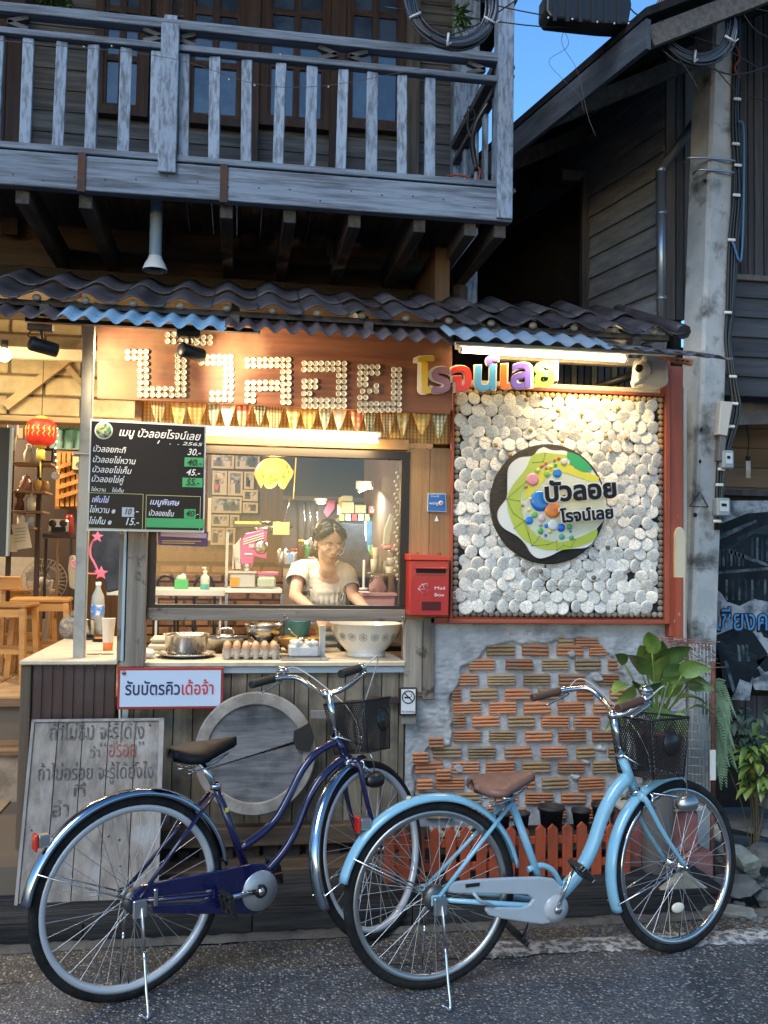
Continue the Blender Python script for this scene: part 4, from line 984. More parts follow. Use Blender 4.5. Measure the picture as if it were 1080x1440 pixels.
# pendant lamp with petal shade
Yp = 1.3; pc_ = W(385, 668, Yp); SH = mat('yellow_shade', (.95, .6, .05), (.9, .2, .02), scale=26, lo=.52, hi=.56, rough=.5, trans=0)
_p = SH.node_tree.nodes['Principled BSDF']; SH.node_tree.links.new(_p.inputs['Base Color'].links[0].from_socket, _p.inputs['Emission Color']); SH.node_tree.nodes['Principled BSDF'].inputs['Emission Strength'].default_value = .7
pl = thing('pendant_lamp', 'glowing yellow petal pendant lamp with orange flowers above the counter', 'pendant lamp', pc_)
for k in range(5):
    ang = 2*PI*k/5+.6; mb = MB(); vs = []; n = 8
    for i in range(n+1):
        v = i/n; rr = .02+.085*math.sin(PI*.5*min(1, v*1.1))**.7-.12*max(0, v-.65); hw = .8*math.sin(PI*(.14+.72*v))**.6*1.05; z = .085-.15*v**1.4+.0
        for j in range(7): u = (j/6-.5)*2; a_ = ang+u*hw; vs.append((pc_.x+rr*math.cos(a_), Yp+rr*math.sin(a_), pc_.z+z+.018*u*u*(1 if v > .5 else 0)))
    o = mb.add(vs, [(i*7+j, (i+1)*7+j, (i+1)*7+j+1, i*7+j+1) for i in range(n) for j in range(6)], True).obj('petal', SH, pl); o.modifiers.new('s', 'SOLIDIFY').thickness = .002
for ch_ in pl.children: ch_.scale = (1.25, 1.25, 1.25)
MB().ell((pc_.x+.005, Yp-.03, pc_.z-.02), (.022, .022, .032)).obj('bulb', mat('pend_glow', (1, .85, .5), emit=30), pl)
MB().tube([(pc_.x, Yp, pc_.z+.08), (pc_.x, Yp, 2.86)], .003, 5).obj('cord', BLK, pl)
l = bpy.data.lights.new('pendant', 'POINT'); l.energy = 3; l.color = (1, .7, .3); l.shadow_soft_size = .03
o = bpy.data.objects.new('pendant_light', l); COL.objects.link(o); o.parent = pl; o.location = (0, -.0, -.13)
sk_ = thing('yellow_stick', 'thin yellow stick hanging right of the pendant lamp', 'stick', W(414, 640, 1.25)); MB().tube([W(417, 632, 1.25), W(413, 702, 1.25)], .005, 6).obj('stick', mat('yellow_plastic', (.6, .5, .08), rough=.5), sk_)

# ---------------------------------------------------------------- tables and machines seen through the window
STL = mat('stainless', (.55, .54, .52), rough=.22, metal=1, dirt=(.4, .38, .35), dscale=12)
WPL = mat('white_plastic', (.72, .71, .67), rough=.45)
tb = thing('white_table', 'long white folding table by the brick wainscot', 'table', W(265, 830, 1.9))
pbox('table_top', 150, 829, 316, 838, 1.7, .5, WPL, tb, .004)
for px in (218, 308): pbox('leg', px, 839, px+3, 900, 1.75, .02, WPL, tb)
def arc_chair(px, label):
    t = thing('metal_chair', label, 'chair', W(px, 830, 2.6)); pts = bez([W(px-9, 850, 2.6), W(px-8, 822, 2.6), W(px, 811, 2.6), W(px+14, 812, 2.6), W(px+19, 826, 2.6), W(px+20, 850, 2.6)], 16)
    MB().tube(pts, .012, 6).obj('backrest', mat('black_tube', (.02, .02, .02), rough=.4), t)
    a = W(px-9, 850, 2.6); b = W(px+20, 850, 2.6); MB().box((a.x, 2.45, a.z-.03), (b.x, 2.85, a.z-.0), .01).obj('seat', mat('black_tube', (.02, .02, .02)), t)
    for x in (a.x, b.x):
        for y in (2.46, 2.84): MB().tube([(x, y, a.z-.02), (x, y, .7)], .01, 6).obj('leg', mat('black_tube', (.02, .02, .02)), t)
arc_chair(228, 'black metal chair with arched back left of the green tissue box'); arc_chair(282, 'black metal chair with arched back behind the sanitiser bottle')
ts = thing('tissue_box', 'bright green tissue box with white tissue on the white table', 'tissue box', W(254, 829, 1.8))
pbox('box', 245, 815, 264, 829, 1.8, .12, mat('green_box', (.1, .5, .16), rough=.4), ts, .006)
c_ = W(255, 813, 1.86); MB().ell(c_, (.035, .03, .022), 8, 5).ell(c_+Vector((.012, 0, .012)), (.02, .02, .02), 7, 4).obj('tissue', mat('tissue', (.8, .8, .78), rough=.9), ts)
bo = thing('sanitiser_bottle', 'clear pump bottle with teal liquid on the white table', 'bottle', W(288, 829, 1.75))
c_ = W(288, 829, 1.78); MB().lathe([(0, 0), (.03, 0), (.03, .03), (.03, .035)], 14, c_).obj('liquid', mat('teal_liquid', (.1, .5, .4), rough=.2), bo)
MB().lathe([(.03, .036), (.03, .085), (.012, .1), (.012, .112)], 14, c_).obj('bottle', mat('pale_plastic', (.6, .62, .56), rough=.2), bo); MB().lathe([(.014, .113), (.014, .125), (.004, .126), (.004, .145), (0, .145)], 10, c_).box((c_.x-.02, c_.y-.006, c_.z+.14), (c_.x+.006, c_.y+.006, c_.z+.15)).obj('pump', WPL, bo)
# steel rack with cooking machine
rk = thing('steel_rack', 'steel kitchen rack with white top carrying the pink machine', 'rack', W(350, 835, 1.35))
pbox('top_shelf', 316, 828, 397, 834, 1.3, .35, WPL, rk, .003)
for x in (316, 394): pbox('leg', x, 835, x+4, 900, 1.3, .02, STL, rk)
pbox('upright', 317, 748, 321, 827, 1.3, .02, STL, rk); pbox('upright', 327, 765, 329, 800, 1.5, .02, STL, rk)
mx = thing('pink_machine', 'magenta shaved ice machine with steel bowl on the steel rack', 'kitchen machine', W(355, 827, 1.4))
MG = mat('magenta_plastic', (.55, .04, .25), rough=.3, coat=.4)
def poly(px, Y, th, name, m, par, bev=.004): return MB().prism([(W(x, y, Y).x, W(x, y, Y).z) for x, y in px][::-1], Y, Y+th).obj(name, m, par, bev=bev)
poly([(339, 793), (339, 760), (346, 750), (370, 745), (375, 750), (375, 786), (357, 782), (356, 793)], 1.35, .16, 'body', MG, mx)
for k in range(3): poly([(342, 758+k*3.4), (371, 749+k*3.4), (371, 750.2+k*3.4), (342, 759.2+k*3.4)], 1.343, .006, 'stripe', WPL, mx, 0)
pbox('label_panel', 344, 778, 355, 780, 1.343, .006, WPL, mx); pbox('label_panel', 350, 765, 366, 770, 1.343, .006, mat('pale_pink', (.7, .4, .5)), mx)
c_ = W(348, 793, 1.43); MB().lathe([(.04, 0), (.03, -.02), (.035, -.05), (.05, -.09), (.05, -.12), (0, -.12)], 16, c_).obj('funnel', STL, mx)
MB().lathe([(0, 0), (.03, 0), (.045, .015), (.02, .03), (0, .035)], 16, W(367, 769, 1.33), ax='y').obj('knob', STL, mx)
poly([(327, 770), (339, 755), (339, 800), (331, 800)], 1.42, .03, 'side_plate', STL, mx)
cb = thing('clear_box', 'clear plastic box with orange syrup on the rack', 'container', W(340, 826, 1.32)); pbox('box', 323, 806, 359, 826, 1.32, .2, mat('frosted_plastic', (.5, .5, .46), rough=.3), cb, .006); pbox('syrup', 324, 812, 336, 825, 1.312, .01, mat('orange_syrup', (.7, .3, .03), rough=.3), cb); pbox('lid', 321, 803, 361, 806, 1.31, .22, STL, cb)
gb = thing('food_tubs', 'pale green food tubs with magenta lid on the rack', 'tubs', W(376, 826, 1.3)); pbox('tub', 362, 812, 388, 826, 1.32, .18, mat('pale_green', (.42, .5, .38), rough=.4), gb, .01); pbox('lid', 362, 804, 392, 809, 1.34, .18, MG, gb, .004); pbox('tub', 364, 809.4, 386, 811.6, 1.33, .15, STL, gb)
tr_ = thing('steel_bowls', 'stack of steel bowls and yellow tray above the pink machine', 'bowls', W(372, 742, 1.6))
for k, (x, y, r) in enumerate(((372, 744, .07), (385, 742, .06), (376, 735, .08))): MB().lathe([(r*.4, -.03), (r*.9, -.005), (r, .01), (r*.95, .008), (r*.38, -.025)], 18, W(x, y, 1.55+k*.05)).obj('bowl', STL, tr_)
pbox('tray', 330, 733, 372, 737, 1.6, .2, mat('yellow_tray', (.6, .45, .12), rough=.4), tr_); pbox('paper_box', 384, 734, 407, 752, 1.5, .12, mat('card', (.5, .42, .22), rough=.8), tr_); pbox('shelf', 328, 738, 412, 741, 1.58, .3, mat('dark_shelf', (.05, .04, .03)), tr_)
MB().tube([W(400, 734, 1.5), W(411, 690, 1.5)], .004, 6).obj('ladle', STL, tr_)
# right hand shelf of cups, pots, bags
rt = thing('pink_tub', 'pale pink storage tub standing right of the woman', 'tub', W(538, 850, 1.2)); poly([(512, 838), (556, 838), (554, 858), (516, 858)], 1.1, .3, 'tub', mat('pale_pink_tub', (.6, .36, .38), rough=.4), rt); pbox('rim', 510, 834, 558, 838, 1.09, .32, mat('pale_pink_tub', (.6, .36, .38)), rt)
pt = thing('steel_pot', 'tall steel pot on the pink tub behind the glass', 'pot', W(533, 833, 1.2)); c_ = W(532, 833, 1.25); MB().lathe([(0, 0), (.06, 0), (.062, .1), (.066, .105), (.06, .106), (.055, .01), (0, .01)], 20, c_).obj('pot', STL, pt)
p2 = thing('glass_cups', 'cluster of stacked clear cups and jars right of the woman', 'cups', W(545, 800, 1.4))
CLR = mat('cup_plastic', (.62, .62, .58), rough=.15, trans=.35)
for k, (x, y, h, w_) in enumerate(((526, 806, .09, .024), (533, 806, .11, .022), (540, 806, .08, .024), (548, 812, .07, .03), (550, 797, .06, .03), (551, 784, .05, .028), (528, 792, .1, .02), (556, 806, .1, .02))):
    c_ = W(x, y, 1.35+.02*(k % 3)); MB().lathe([(0, 0), (w_*.8, 0), (w_, h), (w_*.93, h), (w_*.75, .004)], 14, c_).obj('cup', CLR if k % 3 else mat('milk_cup', (.6, .58, .5), rough=.4), p2)
pbox('shelf', 520, 806, 562, 808, 1.3, .2, STL, p2)
ck = thing('pink_cloth', 'crumpled pink cloth lying on the stacked cups', 'cloth', W(549, 769, 1.35)); MB().ell(W(546, 770, 1.35), (.04, .03, .018), 9, 6).ell(W(553, 772, 1.35), (.03, .03, .022), 8, 5).ell(W(541, 767, 1.36), (.025, .02, .013), 8, 5).obj('cloth', mat('pink_fabric', (.62, .3, .34), rough=.9), ck)
ub = thing('white_tube', 'upright white plastic tube right of the woman', 'tube', W(512, 826, 1.1)); MB().lathe([(.008, 0), (.008, .17), (.004, .172)], 10, W(511.5, 827, 1.1)).obj('tube', WPL, ub); MB().lathe([(.03, 0), (.03, .01), (0, .01)], 12, W(511.5, 829, 1.1)).obj('foot', WPL, ub)
sv = thing('hanging_beads', 'string of glassy beads hanging at the right end of the window', 'beads', W(557, 660, .9))
for k in range(26): MB().ell(W(558+2.5*math.sin(k*2.1), 665+k*6, .9), .011, 7, 5).obj('bead', CLR, sv)
pb_ = thing('plastic_bag', 'pale plastic bag roll hanging at the right of the window', 'bag', W(545, 740, 1.2)); poly([(549, 722), (554, 726), (548, 765), (539, 766), (541, 745)], 1.2, .03, 'bag', mat('milky_plastic', (.55, .55, .46), rough=.4), pb_)

# ---------------------------------------------------------------- WOMAN behind the counter
SKIN = mat('skin', (.68, .45, .32), (.62, .39, .26), scale=6, rough=.5, sss=.05)
def evalmesh(mb, vox, name):
    o = mb.obj('tmp', SKIN); m = o.modifiers.new('r', 'REMESH'); m.mode = 'VOXEL'; m.voxel_size = vox; m.use_smooth_shade = True
    s_ = o.modifiers.new('s', 'SMOOTH'); s_.iterations = 3; s_.factor = .5
    dg = bpy.context.evaluated_depsgraph_get(); me = bpy.data.meshes.new_from_object(o.evaluated_get(dg)); bpy.data.objects.remove(o); me.name = name; return me
wm = thing('person', 'woman in cream v-neck blouse and glasses looking down behind the counter', 'person', (W(458, 850, .8).x, .85, .2))
def P(px, py, Y): return W(px, py, Y)
Hd = P(462.5, 763, .72); face = MB()
Rh = Matrix.Rotation(rad(16), 3, 'Z') @ Matrix.Rotation(rad(24), 3, 'X')     # head turned to her left and bowed
def hp(x, y, z): return Hd + Rh @ Vector((x, y, z))
face.ell(hp(0, .015, .03), (.073, .09, .085), 24, 16, Rh); face.ell(hp(0, -.012, -.03), (.058, .07, .075), 22, 14, Rh)
face.ell(hp(0, -.05, -.078), (.03, .028, .024), 14, 10, Rh)                # chin
face.ell(hp(.038, -.045, -.025), (.024, .022, .03), 12, 8, Rh); face.ell(hp(-.038, -.045, -.025), (.024, .022, .03), 12, 8, Rh)
face.tube([hp(0, -.078, .012), hp(0, -.09, -.008), hp(0, -.102, -.024)], [.009, .0105, .013], 10); face.ell(hp(.012, -.09, -.026), .008, 8, 6); face.ell(hp(-.012, -.09, -.026), .008, 8, 6)
face.ell(hp(0, -.075, -.05), (.024, .014, .010), 14, 8, Rh); face.ell(hp(0, -.073, -.062), (.02, .013, .007), 12, 8, Rh)
for s_ in (-1, 1): face.ell(hp(s_*.03, -.072, .008), (.016, .012, .012), 12, 8, Rh); face.ell(hp(s_*.073, .01, -.005), (.01, .02, .032), 12, 8, Rh)
nb = P(459, 812, .82)
face.tube([hp(0, .02, -.06), P(461, 797, .77), nb+Vector((0, .03, 0))], [.048, .046, .055], 18)
face.ell(P(460, 816, .83), (.1, .055, .07), 20, 12)
sL, eL, wL = P(421, 801, .84), P(415, 838, .70), P(445, 862, .50)
sR, eR, wR = P(488, 806, .84), P(497, 838, .72), P(520, 862, .52)
def hand(mb, wpos, dirn, side):
    d = Vector(dirn).normalized(); up = Vector((0, 0, 1)); r = d.cross(up).normalized()
    mb.tube([wpos, wpos+d*.03, wpos+d*.085], [.024, .03, .036], 10, flat=.5)
    for k, ln in enumerate((.062, .072, .068, .052)):
        o_ = wpos+d*.082+r*(.026-.0175*k); mb.tube([o_-d*.02, o_+d*ln*.45-up*.003, o_+d*ln*.8-up*.016, o_+d*ln-up*.03], [.0095, .0088, .0078, .0065], 8)
    o_ = wpos+d*.03+r*side*.028; mb.tube([o_-r*side*.012, o_+d*.025+r*side*.02-up*.005, o_+d*.052+r*side*.026-up*.012], [.011, .0095, .0075], 8)
for a_, b_, c_, sd in ((sL, eL, wL, -1), (sR, eR, wR, 1)):
    face.tube([a_, (a_+b_)/2, b_], [.039, .038, .035], 14); face.ell(b_, .036, 12, 8); face.tube([b_, (b_+c_)/2, c_], [.035, .03, .023], 14)
    hand(face, c_, (c_-b_).normalized()*.5+Vector((0, -.5, -.15)), sd)
me = evalmesh(face, .0055, 'body'); me.materials.clear(); me.materials.append(SKIN)
def place(me, name, par, m=None):
    o = bpy.data.objects.new(name, me); COL.objects.link(o); o.parent = par; o.location = -LOC[par]
    if m: me.materials.clear(); me.materials.append(m)
    return o
place(me, 'body', wm)
# blouse
BLS = mat('cream_blouse', (.78, .76, .66), (.7, .68, .56), scale=5, rough=.85, bmp=.3, bscale=14)
bl = MB()
tz = [(P(458, 800, .87), .12, .06), (P(457, 812, .87), .15, .085), (P(456, 832, .87), .148, .1), (P(457, 856, .88), .14, .097), (P(458, 890, .9), .155, .1), (P(458, 930, .92), .165, .105)]
for (c1, rx, ry) in tz: bl.ell(c1, (rx, ry, .062), 24, 12)
for i in range(len(tz)-1):
    for t in (.33, .66):
        c1 = tz[i][0].lerp(tz[i+1][0], t); rx = tz[i][1]*(1-t)+tz[i+1][1]*t; ry = tz[i][2]*(1-t)+tz[i+1][2]*t; bl.ell(c1, (rx, ry, .055), 24, 10)
bl.tube([P(440, 797, .86), P(427, 798, .86), sL], [.04, .046, .048], 14); bl.tube([P(476, 800, .86), P(484, 802, .86), sR], [.04, .043, .046], 14)
bl.tube([sL, sL.lerp(eL, .5)+Vector((-.006, 0, 0))], [.05, .062], 18); bl.ell(sL, (.05, .056, .045)); bl.tube([sR, sR.lerp(eR, .68)], [.048, .048], 18); bl.ell(sR, (.048, .054, .043))
for k in range(7):   # folds
    x = 432+k*9; bl.tube([P(x, 822+k % 3*3, .783), P(x+6-k*1.5, 846, .779), P(x+9-k*2.2, 866, .797)], [.004, .011, .006], 6)
for k in range(4): bl.tube([P(412+k*6, 792, .80), P(408+k*8, 806, .775), P(405+k*9, 816, .775)], [.006, .009, .004], 6)
mb_ = evalmesh(bl, .006, 'blouse')
bmh = bmesh.new(); bmh.from_mesh(mb_)
A_, B_, C_ = P(447, 786, .78), P(478, 788, .78), P(462, 815, .78)
tri = [(A_.x, A_.z+.05), (B_.x, B_.z+.05), (B_.x, B_.z), (C_.x, C_.z), (A_.x, A_.z)]
dl = [f for f in bmh.faces if _inside((f.calc_center_median().x, f.calc_center_median().z), tri)]
# sleeve openings
for f in bmh.faces:
    c1 = f.calc_center_median()
    for s1, e1, t1 in ((sL, eL, .46), (sR, eR, .64)):
        d = (e1-s1); t = (c1-s1).dot(d)/d.length_squared
        if t > t1 and (c1-(s1+d*t)).length < .1 and f not in dl and f.normal.dot(d.normalized()) > .55: dl.append(f)
bmesh.ops.delete(bmh, geom=list(set(dl)), context='FACES'); bmh.to_mesh(mb_); bmh.free()
o = place(mb_, 'blouse', wm, BLS); sd_ = o.modifiers.new('s', 'SOLIDIFY'); sd_.thickness = .004; sd_.offset = 1
# trousers
TR = mat('black_trousers', (.018, .018, .022), rough=.85); tr2 = MB(); hx = P(458, 940, .92)
tr2.ell((hx.x, .93, hx.z), (.16, .12, .1), 20, 12)
for s_ in (-1, 1): tr2.tube([(hx.x+s_*.08, .93, hx.z-.02), (hx.x+s_*.09, .92, .58), (hx.x+s_*.09, .94, .27)], [.09, .065, .05], 14)
place(evalmesh(tr2, .01, 'trousers'), 'trousers', wm, TR)
for s_ in (-1, 1): MB().ell((hx.x+s_*.09, .9, .235), (.045, .12, .035), 14, 8).obj('shoe', BLK, wm)
# hair
HAIR = mat('dark_hair', (.012, .01, .01), (.03, .026, .024), scale=30, stretch=(1, .3, 3), rough=.35, bmp=.3)
hr = MB(); hr.ell(hp(0, .035, .04), (.082, .088, .088), 22, 14, Rh); hr.ell(hp(0, .05, -.0), (.078, .072, .075), 20, 12, Rh); hr.ell(hp(.0, .115, .0), (.035, .035, .035), 12, 8)
for s_ in (-1, 1):
    hr.tube([hp(s_*.012, -.052, .108), hp(s_*.042, -.052, .092), hp(s_*.068, -.035, .055), hp(s_*.078, .0, .02)], [.017, .024, .022, .016], 10)
    for k in range(3): hr.tube([hp(s_*.01, -.03+.02*k, .118), hp(s_*.05, -.03+.025*k, .1), hp(s_*.083, .01+.02*k, .04)], [.008, .011, .008], 8)
rr = random.Random(3)
place(evalmesh(hr, .005, 'hair'), 'hair', wm, HAIR); hs = MB()
for k in range(90):
    s_ = rr.choice((-1, 1)); z0 = rr.uniform(.0, .02); x0 = s_*rr.uniform(.005, .03)
    hs.tube([hp(x0, -.05+rr.uniform(-.01, .02), .118+rr.uniform(-.006, .006)), hp(s_*rr.uniform(.045, .06), -.03+rr.uniform(-.02, .04), .1+rr.uniform(-.01, .008)), hp(s_*rr.uniform(.078, .092), .02+rr.uniform(-.03, .05), .04+rr.uniform(-.03, .03)), hp(s_*rr.uniform(.06, .09), .06+rr.uniform(-.02, .04), -.01+rr.uniform(-.05, .02))], [.0007, .0009, .0009, .0005], 4, cap=False)
for k in range(14): s_ = rr.choice((-1, 1)); hs.tube([hp(s_*.07, -.02, .05), hp(s_*.083, -.03+rr.uniform(-.01, .01), .01), hp(s_*.08+rr.uniform(-.006, .006), -.03, -.04+rr.uniform(-.02, .02))], .0006, 3, cap=False)
kind(place_mesh := hs.obj('hair_strands', HAIR, wm), 'stuff')
for s_ in (-1, 1):
    MB().tube([hp(s_*.012, -.083, .03), hp(s_*.03, -.086, .036), hp(s_*.05, -.072, .028)], [.0025, .0035, .002], 6).obj('eyebrow', HAIR, wm)
    MB().ell(hp(s_*.03, -.0845, -.001), (.0135, .003, .0035), 10, 6, Rh).obj('eye', mat('eye_dark', (.02, .012, .01), rough=.2), wm)
    ring = [hp(s_*.033+.026*math.cos(t), -.1+.006*abs(math.cos(t)), -.01+.02*math.sin(t)) for t in [2*PI*k/20 for k in range(20)]]
    MB().tube(ring, .0019, 6, closed=True).obj('glasses_rim', mat('pale_glasses', (.7, .62, .56), rough=.25), wm)
    MB().tube([hp(s_*.059, -.094, -.002), hp(s_*.075, -.05, .0), hp(s_*.078, .01, .006)], .0016, 6).obj('glasses_arm', mat('pale_glasses', (.7, .62, .56)), wm)
MB().tube([hp(-.008, -.101, -.006), hp(0, -.104, -.002), hp(.008, -.101, -.006)], .0018, 6).obj('glasses_bridge', mat('pale_glasses', (.7, .62, .56)), wm)
LP_ = mat('lips', (.42, .14, .12), rough=.4); MB().ell(hp(0, -.0885, -.0515), (.021, .005, .0045), 12, 6, Rh).ell(hp(0, -.0865, -.059), (.017, .005, .0045), 12, 6, Rh).obj('lips', LP_, wm)
for s_ in (-1, 1): MB().ell(hp(s_*.075, 0, -.04), .004, 8, 5).obj('earring', mat('gold', (.7, .5, .15), rough=.25, metal=1), wm)

# ---------------------------------------------------------------- things on the serving counter
zT = zC+.001
def on(px, Y): return Vector((W(px, 905, Y).x, Y, zT))
def sc(px, Y): return px/1300*(Y+CAM_D)/math.cos(YAW)
t = thing('steel_tray', 'round steel tray under the shiny pot at the left of the counter', 'tray', on(262, .18)); c_ = on(262, .18)
MB().lathe([(0, .008), (.11, .008), (.142, .022), (.146, .02), (.112, .002), (0, 0)], 32, c_).obj('tray', STL, t)
t = thing('steel_pot', 'shiny steel pot with rolled rim standing on the round tray', 'pot', c_)
MB().lathe([(0, .009), (.085, .009), (.1, .03), (.104, .1), (.115, .107), (.115, .111), (.1, .106), (.095, .03), (0, .016)], 36, c_).obj('pot', STL, t)
MB().lathe([(0, .1), (.09, .1), (.098, .104)], 30, c_).obj('lid', STL, t)
t = thing('lidded_pot', 'wide steel pot with arched lid handle behind the egg tray', 'pot', on(318, .42)); c_ = on(318, .42)
MB().lathe([(0, 0), (.11, 0), (.115, .07), (.125, .075), (0, .09)], 30, c_).obj('pot', STL, t); MB().tube(bez([c_+Vector((-.04, 0, .085)), c_+Vector((-.03, 0, .115)), c_+Vector((.03, 0, .115)), c_+Vector((.04, 0, .085))], 10), .006, 6).obj('lid_handle', STL, t)
t = thing('egg_tray', 'pulp egg tray holding rows of brown eggs in the counter middle', 'egg tray', on(353, .12)); c_ = on(353, .12)
PUL = mat('grey_pulp', (.5, .45, .37), (.42, .37, .3), scale=30, rough=.95, bmp=.5)
NXT, NZT = 6, 4; gx = []; n = 10; L_ = .275; Wd = .17; vs = []
nx_, ny_ = NXT*n, NZT*n
for j in range(ny_+1):
    for i in range(nx_+1): vs.append((c_.x-L_/2+L_*i/nx_, c_.y-Wd/2+Wd*j/ny_, zT+.028+.016*-math.cos(2*PI*i/n)*.5*1-.016*math.cos(2*PI*j/n)*.5+.012))
m = MB().add(vs, [(j*(nx_+1)+i, j*(nx_+1)+i+1, (j+1)*(nx_+1)+i+1, (j+1)*(nx_+1)+i) for j in range(ny_) for i in range(nx_)], True)
for k in range(NXT):
    xx = c_.x-L_/2+L_*(k+.5)/NXT; m.lathe([(.012, 0), (.022, .03), (.02, .046)], 8, (xx, c_.y-Wd/2+.018, zT))
    m.lathe([(.012, 0), (.022, .03), (.02, .046)], 8, (xx, c_.y+Wd/2-.018, zT))
m.box((c_.x-L_/2, c_.y-Wd/2+.012, zT+.012), (c_.x+L_/2, c_.y-Wd/2+.016, zT+.04)); m.obj('tray', PUL, t)
EGG = mat('brown_egg', (.55, .33, .2), rough=.5, rand=.15); egm = mk(MB().ell((0, 0, 0), (.0205, .0205, .026), 12, 9), EGG)
for i in range(6):
    for j in range(4): inst(egm, 'egg', t, (c_.x-L_/2+L_*(i+.5)/6, c_.y-Wd/2+Wd*(j+.5)/4, zT+.052), (rad(random.uniform(-15, 15)), rad(random.uniform(-15, 15)), 0))
t = thing('mixing_bowl', 'steel mixing bowl on a small scale behind the eggs', 'bowl', on(370, .45)); c_ = on(370, .45)
MB().box((c_.x-.09, c_.y-.08, zT), (c_.x+.09, c_.y+.08, zT+.05), .008).obj('scale_base', STL, t); MB().lathe([(0, .052), (.04, .052), (.08, .09), (.098, .14), (.102, .14), (.085, .09), (.045, .05)], 28, c_).obj('bowl', STL, t)
t = thing('brown_bowl', 'brown glazed bowl of yellow filling with a spoon', 'bowl', on(421, .4)); c_ = on(421, .4)
MB().lathe([(0, 0), (.06, 0), (.11, .05), (.125, .075), (.118, .075), (.1, .055), (0, .05)], 28, c_).obj('bowl', mat('brown_glaze', (.3, .16, .05), rough=.25), t); MB().lathe([(0, .07), (.09, .068), (.11, .06)], 24, c_).obj('filling', mat('yellow_filling', (.6, .36, .08), (.5, .28, .06), scale=20, rough=.5), t)
MB().tube([c_+Vector((.0, -.02, .07)), c_+Vector((-.06, -.03, .12))], .006, 6).ell(c_+Vector((.015, -.02, .07)), (.03, .018, .008)).obj('spoon', STL, t)
t = thing('blue_bucket', 'small bright blue bucket behind the brown bowl', 'bucket', on(418, .56)); c_ = on(418, .56); MB().lathe([(0, 0), (.06, 0), (.072, .15), (.078, .152), (.068, .15), (.055, .01)], 22, c_).obj('bucket', mat('sky_blue_plastic', (.08, .34, .6), rough=.4), t)
t = thing('floral_bag', 'colourful floral packet beside the blue bucket', 'packet', on(441, .56)); c_ = on(441, .56); MB().box((c_.x-.045, c_.y-.02, zT), (c_.x+.045, c_.y+.02, zT+.13), .012).obj('packet', mat('floral_print', (.6, .5, .15), (.15, .4, .1), scale=25, lo=.48, hi=.52, dirt=(.6, .1, .15), dscale=22, dlo=.55, dhi=.6), t)
t = thing('ice_tray', 'metal tray carrying a clear lidded tub of white flour balls', 'tray', on(427, .1)); c_ = on(427, .1)
MB().box((c_.x-.115, .0, zT), (c_.x+.115, .2, zT+.006), .002).box((c_.x-.118, -.004, zT+.004), (c_.x+.118, .0, zT+.014)).obj('tray', STL, t)
MB().box((c_.x-.075, .02, zT+.008), (c_.x+.075, .16, zT+.07), .012).obj('tub', mat('cloudy_plastic', (.62, .62, .6), (.5, .5, .49), scale=30, rough=.25, bmp=.6), t)
for i in range(40): MB().ell((c_.x+random.uniform(-.06, .06), .02+random.uniform(.0, .12), zT+.076+random.uniform(-.004, .006)), .011, 7, 5).obj('flour_ball', mat('flour_white', (.72, .72, .68), rough=.7), t)
t = thing('splash_guard', 'narrow white splash panel standing left of the large bowl', 'panel', on(451, .15)); c_ = on(453, .15); MB().box((c_.x-.018, .1, zT), (c_.x+.012, .13, zT+.16), .002).obj('panel', WPL, t)
t = thing('large_bowl', 'large white enamel bowl with grey flower prints on the counter', 'bowl', on(514, .2)); c_ = on(514, .2)
ENM = mat('white_enamel', (.74, .73, .69), rough=.22, coat=.5); MB().lathe([(0, .004), (.1, 0), (.102, .012), (.094, .022), (.13, .06), (.165, .105), (.186, .165), (.19, .168), (.182, .166), (.158, .105), (.12, .06), (0, .03)], 48, c_).obj('bowl', ENM, t)
INK = mat('grey_ink', (.12, .12, .13), rough=.4)
for k in range(7):
    th_ = rad(-150+k*20+8); rr = .1655; z = .105
    o3 = c_+Vector((rr*math.cos(th_), rr*math.sin(th_), z)); ex = Vector((-math.sin(th_), math.cos(th_), 0)); ez = Vector((math.cos(th_)*.33, math.sin(th_)*.33, .94)); nn_ = Vector((math.cos(th_), math.sin(th_), -.33))
    m = MB(); pet = []
    for i in range(49): a_ = 2*PI*i/48; r_ = .014+.006*abs(math.sin(3*a_)); pet.append(o3+ex*(r_*math.cos(a_))+ez*(r_*math.sin(a_))+nn_*.0005)
    m.tube(pet[:-1], .0009, 4, closed=True); m.tube([o3+ex*(.008*math.cos(a))+ez*(.008*math.sin(a))+nn_*.001 for a in [2*PI*i/16 for i in range(16)]], .0012, 4, closed=True); m.ell(o3, .003, 6, 4)
    kind(m.obj('flower_print', INK, t), 'stuff')
t = thing('gas_stove', 'black gas stove ring at the back of the counter', 'stove', on(555, .45)); c_ = on(530, .45); MB().box((c_.x-.2, .4, zT), (c_.x+.15, .6, zT+.03), .004).obj('body', DARKX, t)
t = thing('white_dish', 'small white plastic dish behind the grey post', 'dish', on(209, .12)); c_ = on(209, .12); MB().box((c_.x-.035, .08, zT), (c_.x+.032, .16, zT+.04), .014).obj('dish', WPL, t)
t = thing('folded_cloth', 'pale folded cloth lying left of the shiny pot', 'cloth', on(225, .5)); c_ = on(228, .5); MB().box((c_.x-.07, .45, zT), (c_.x+.09, .58, zT+.035), .012).box((c_.x-.06, .46, zT+.036), (c_.x+.06, .57, zT+.07), .015).obj('cloth', mat('pale_cloth', (.5, .46, .36), rough=.9), t)
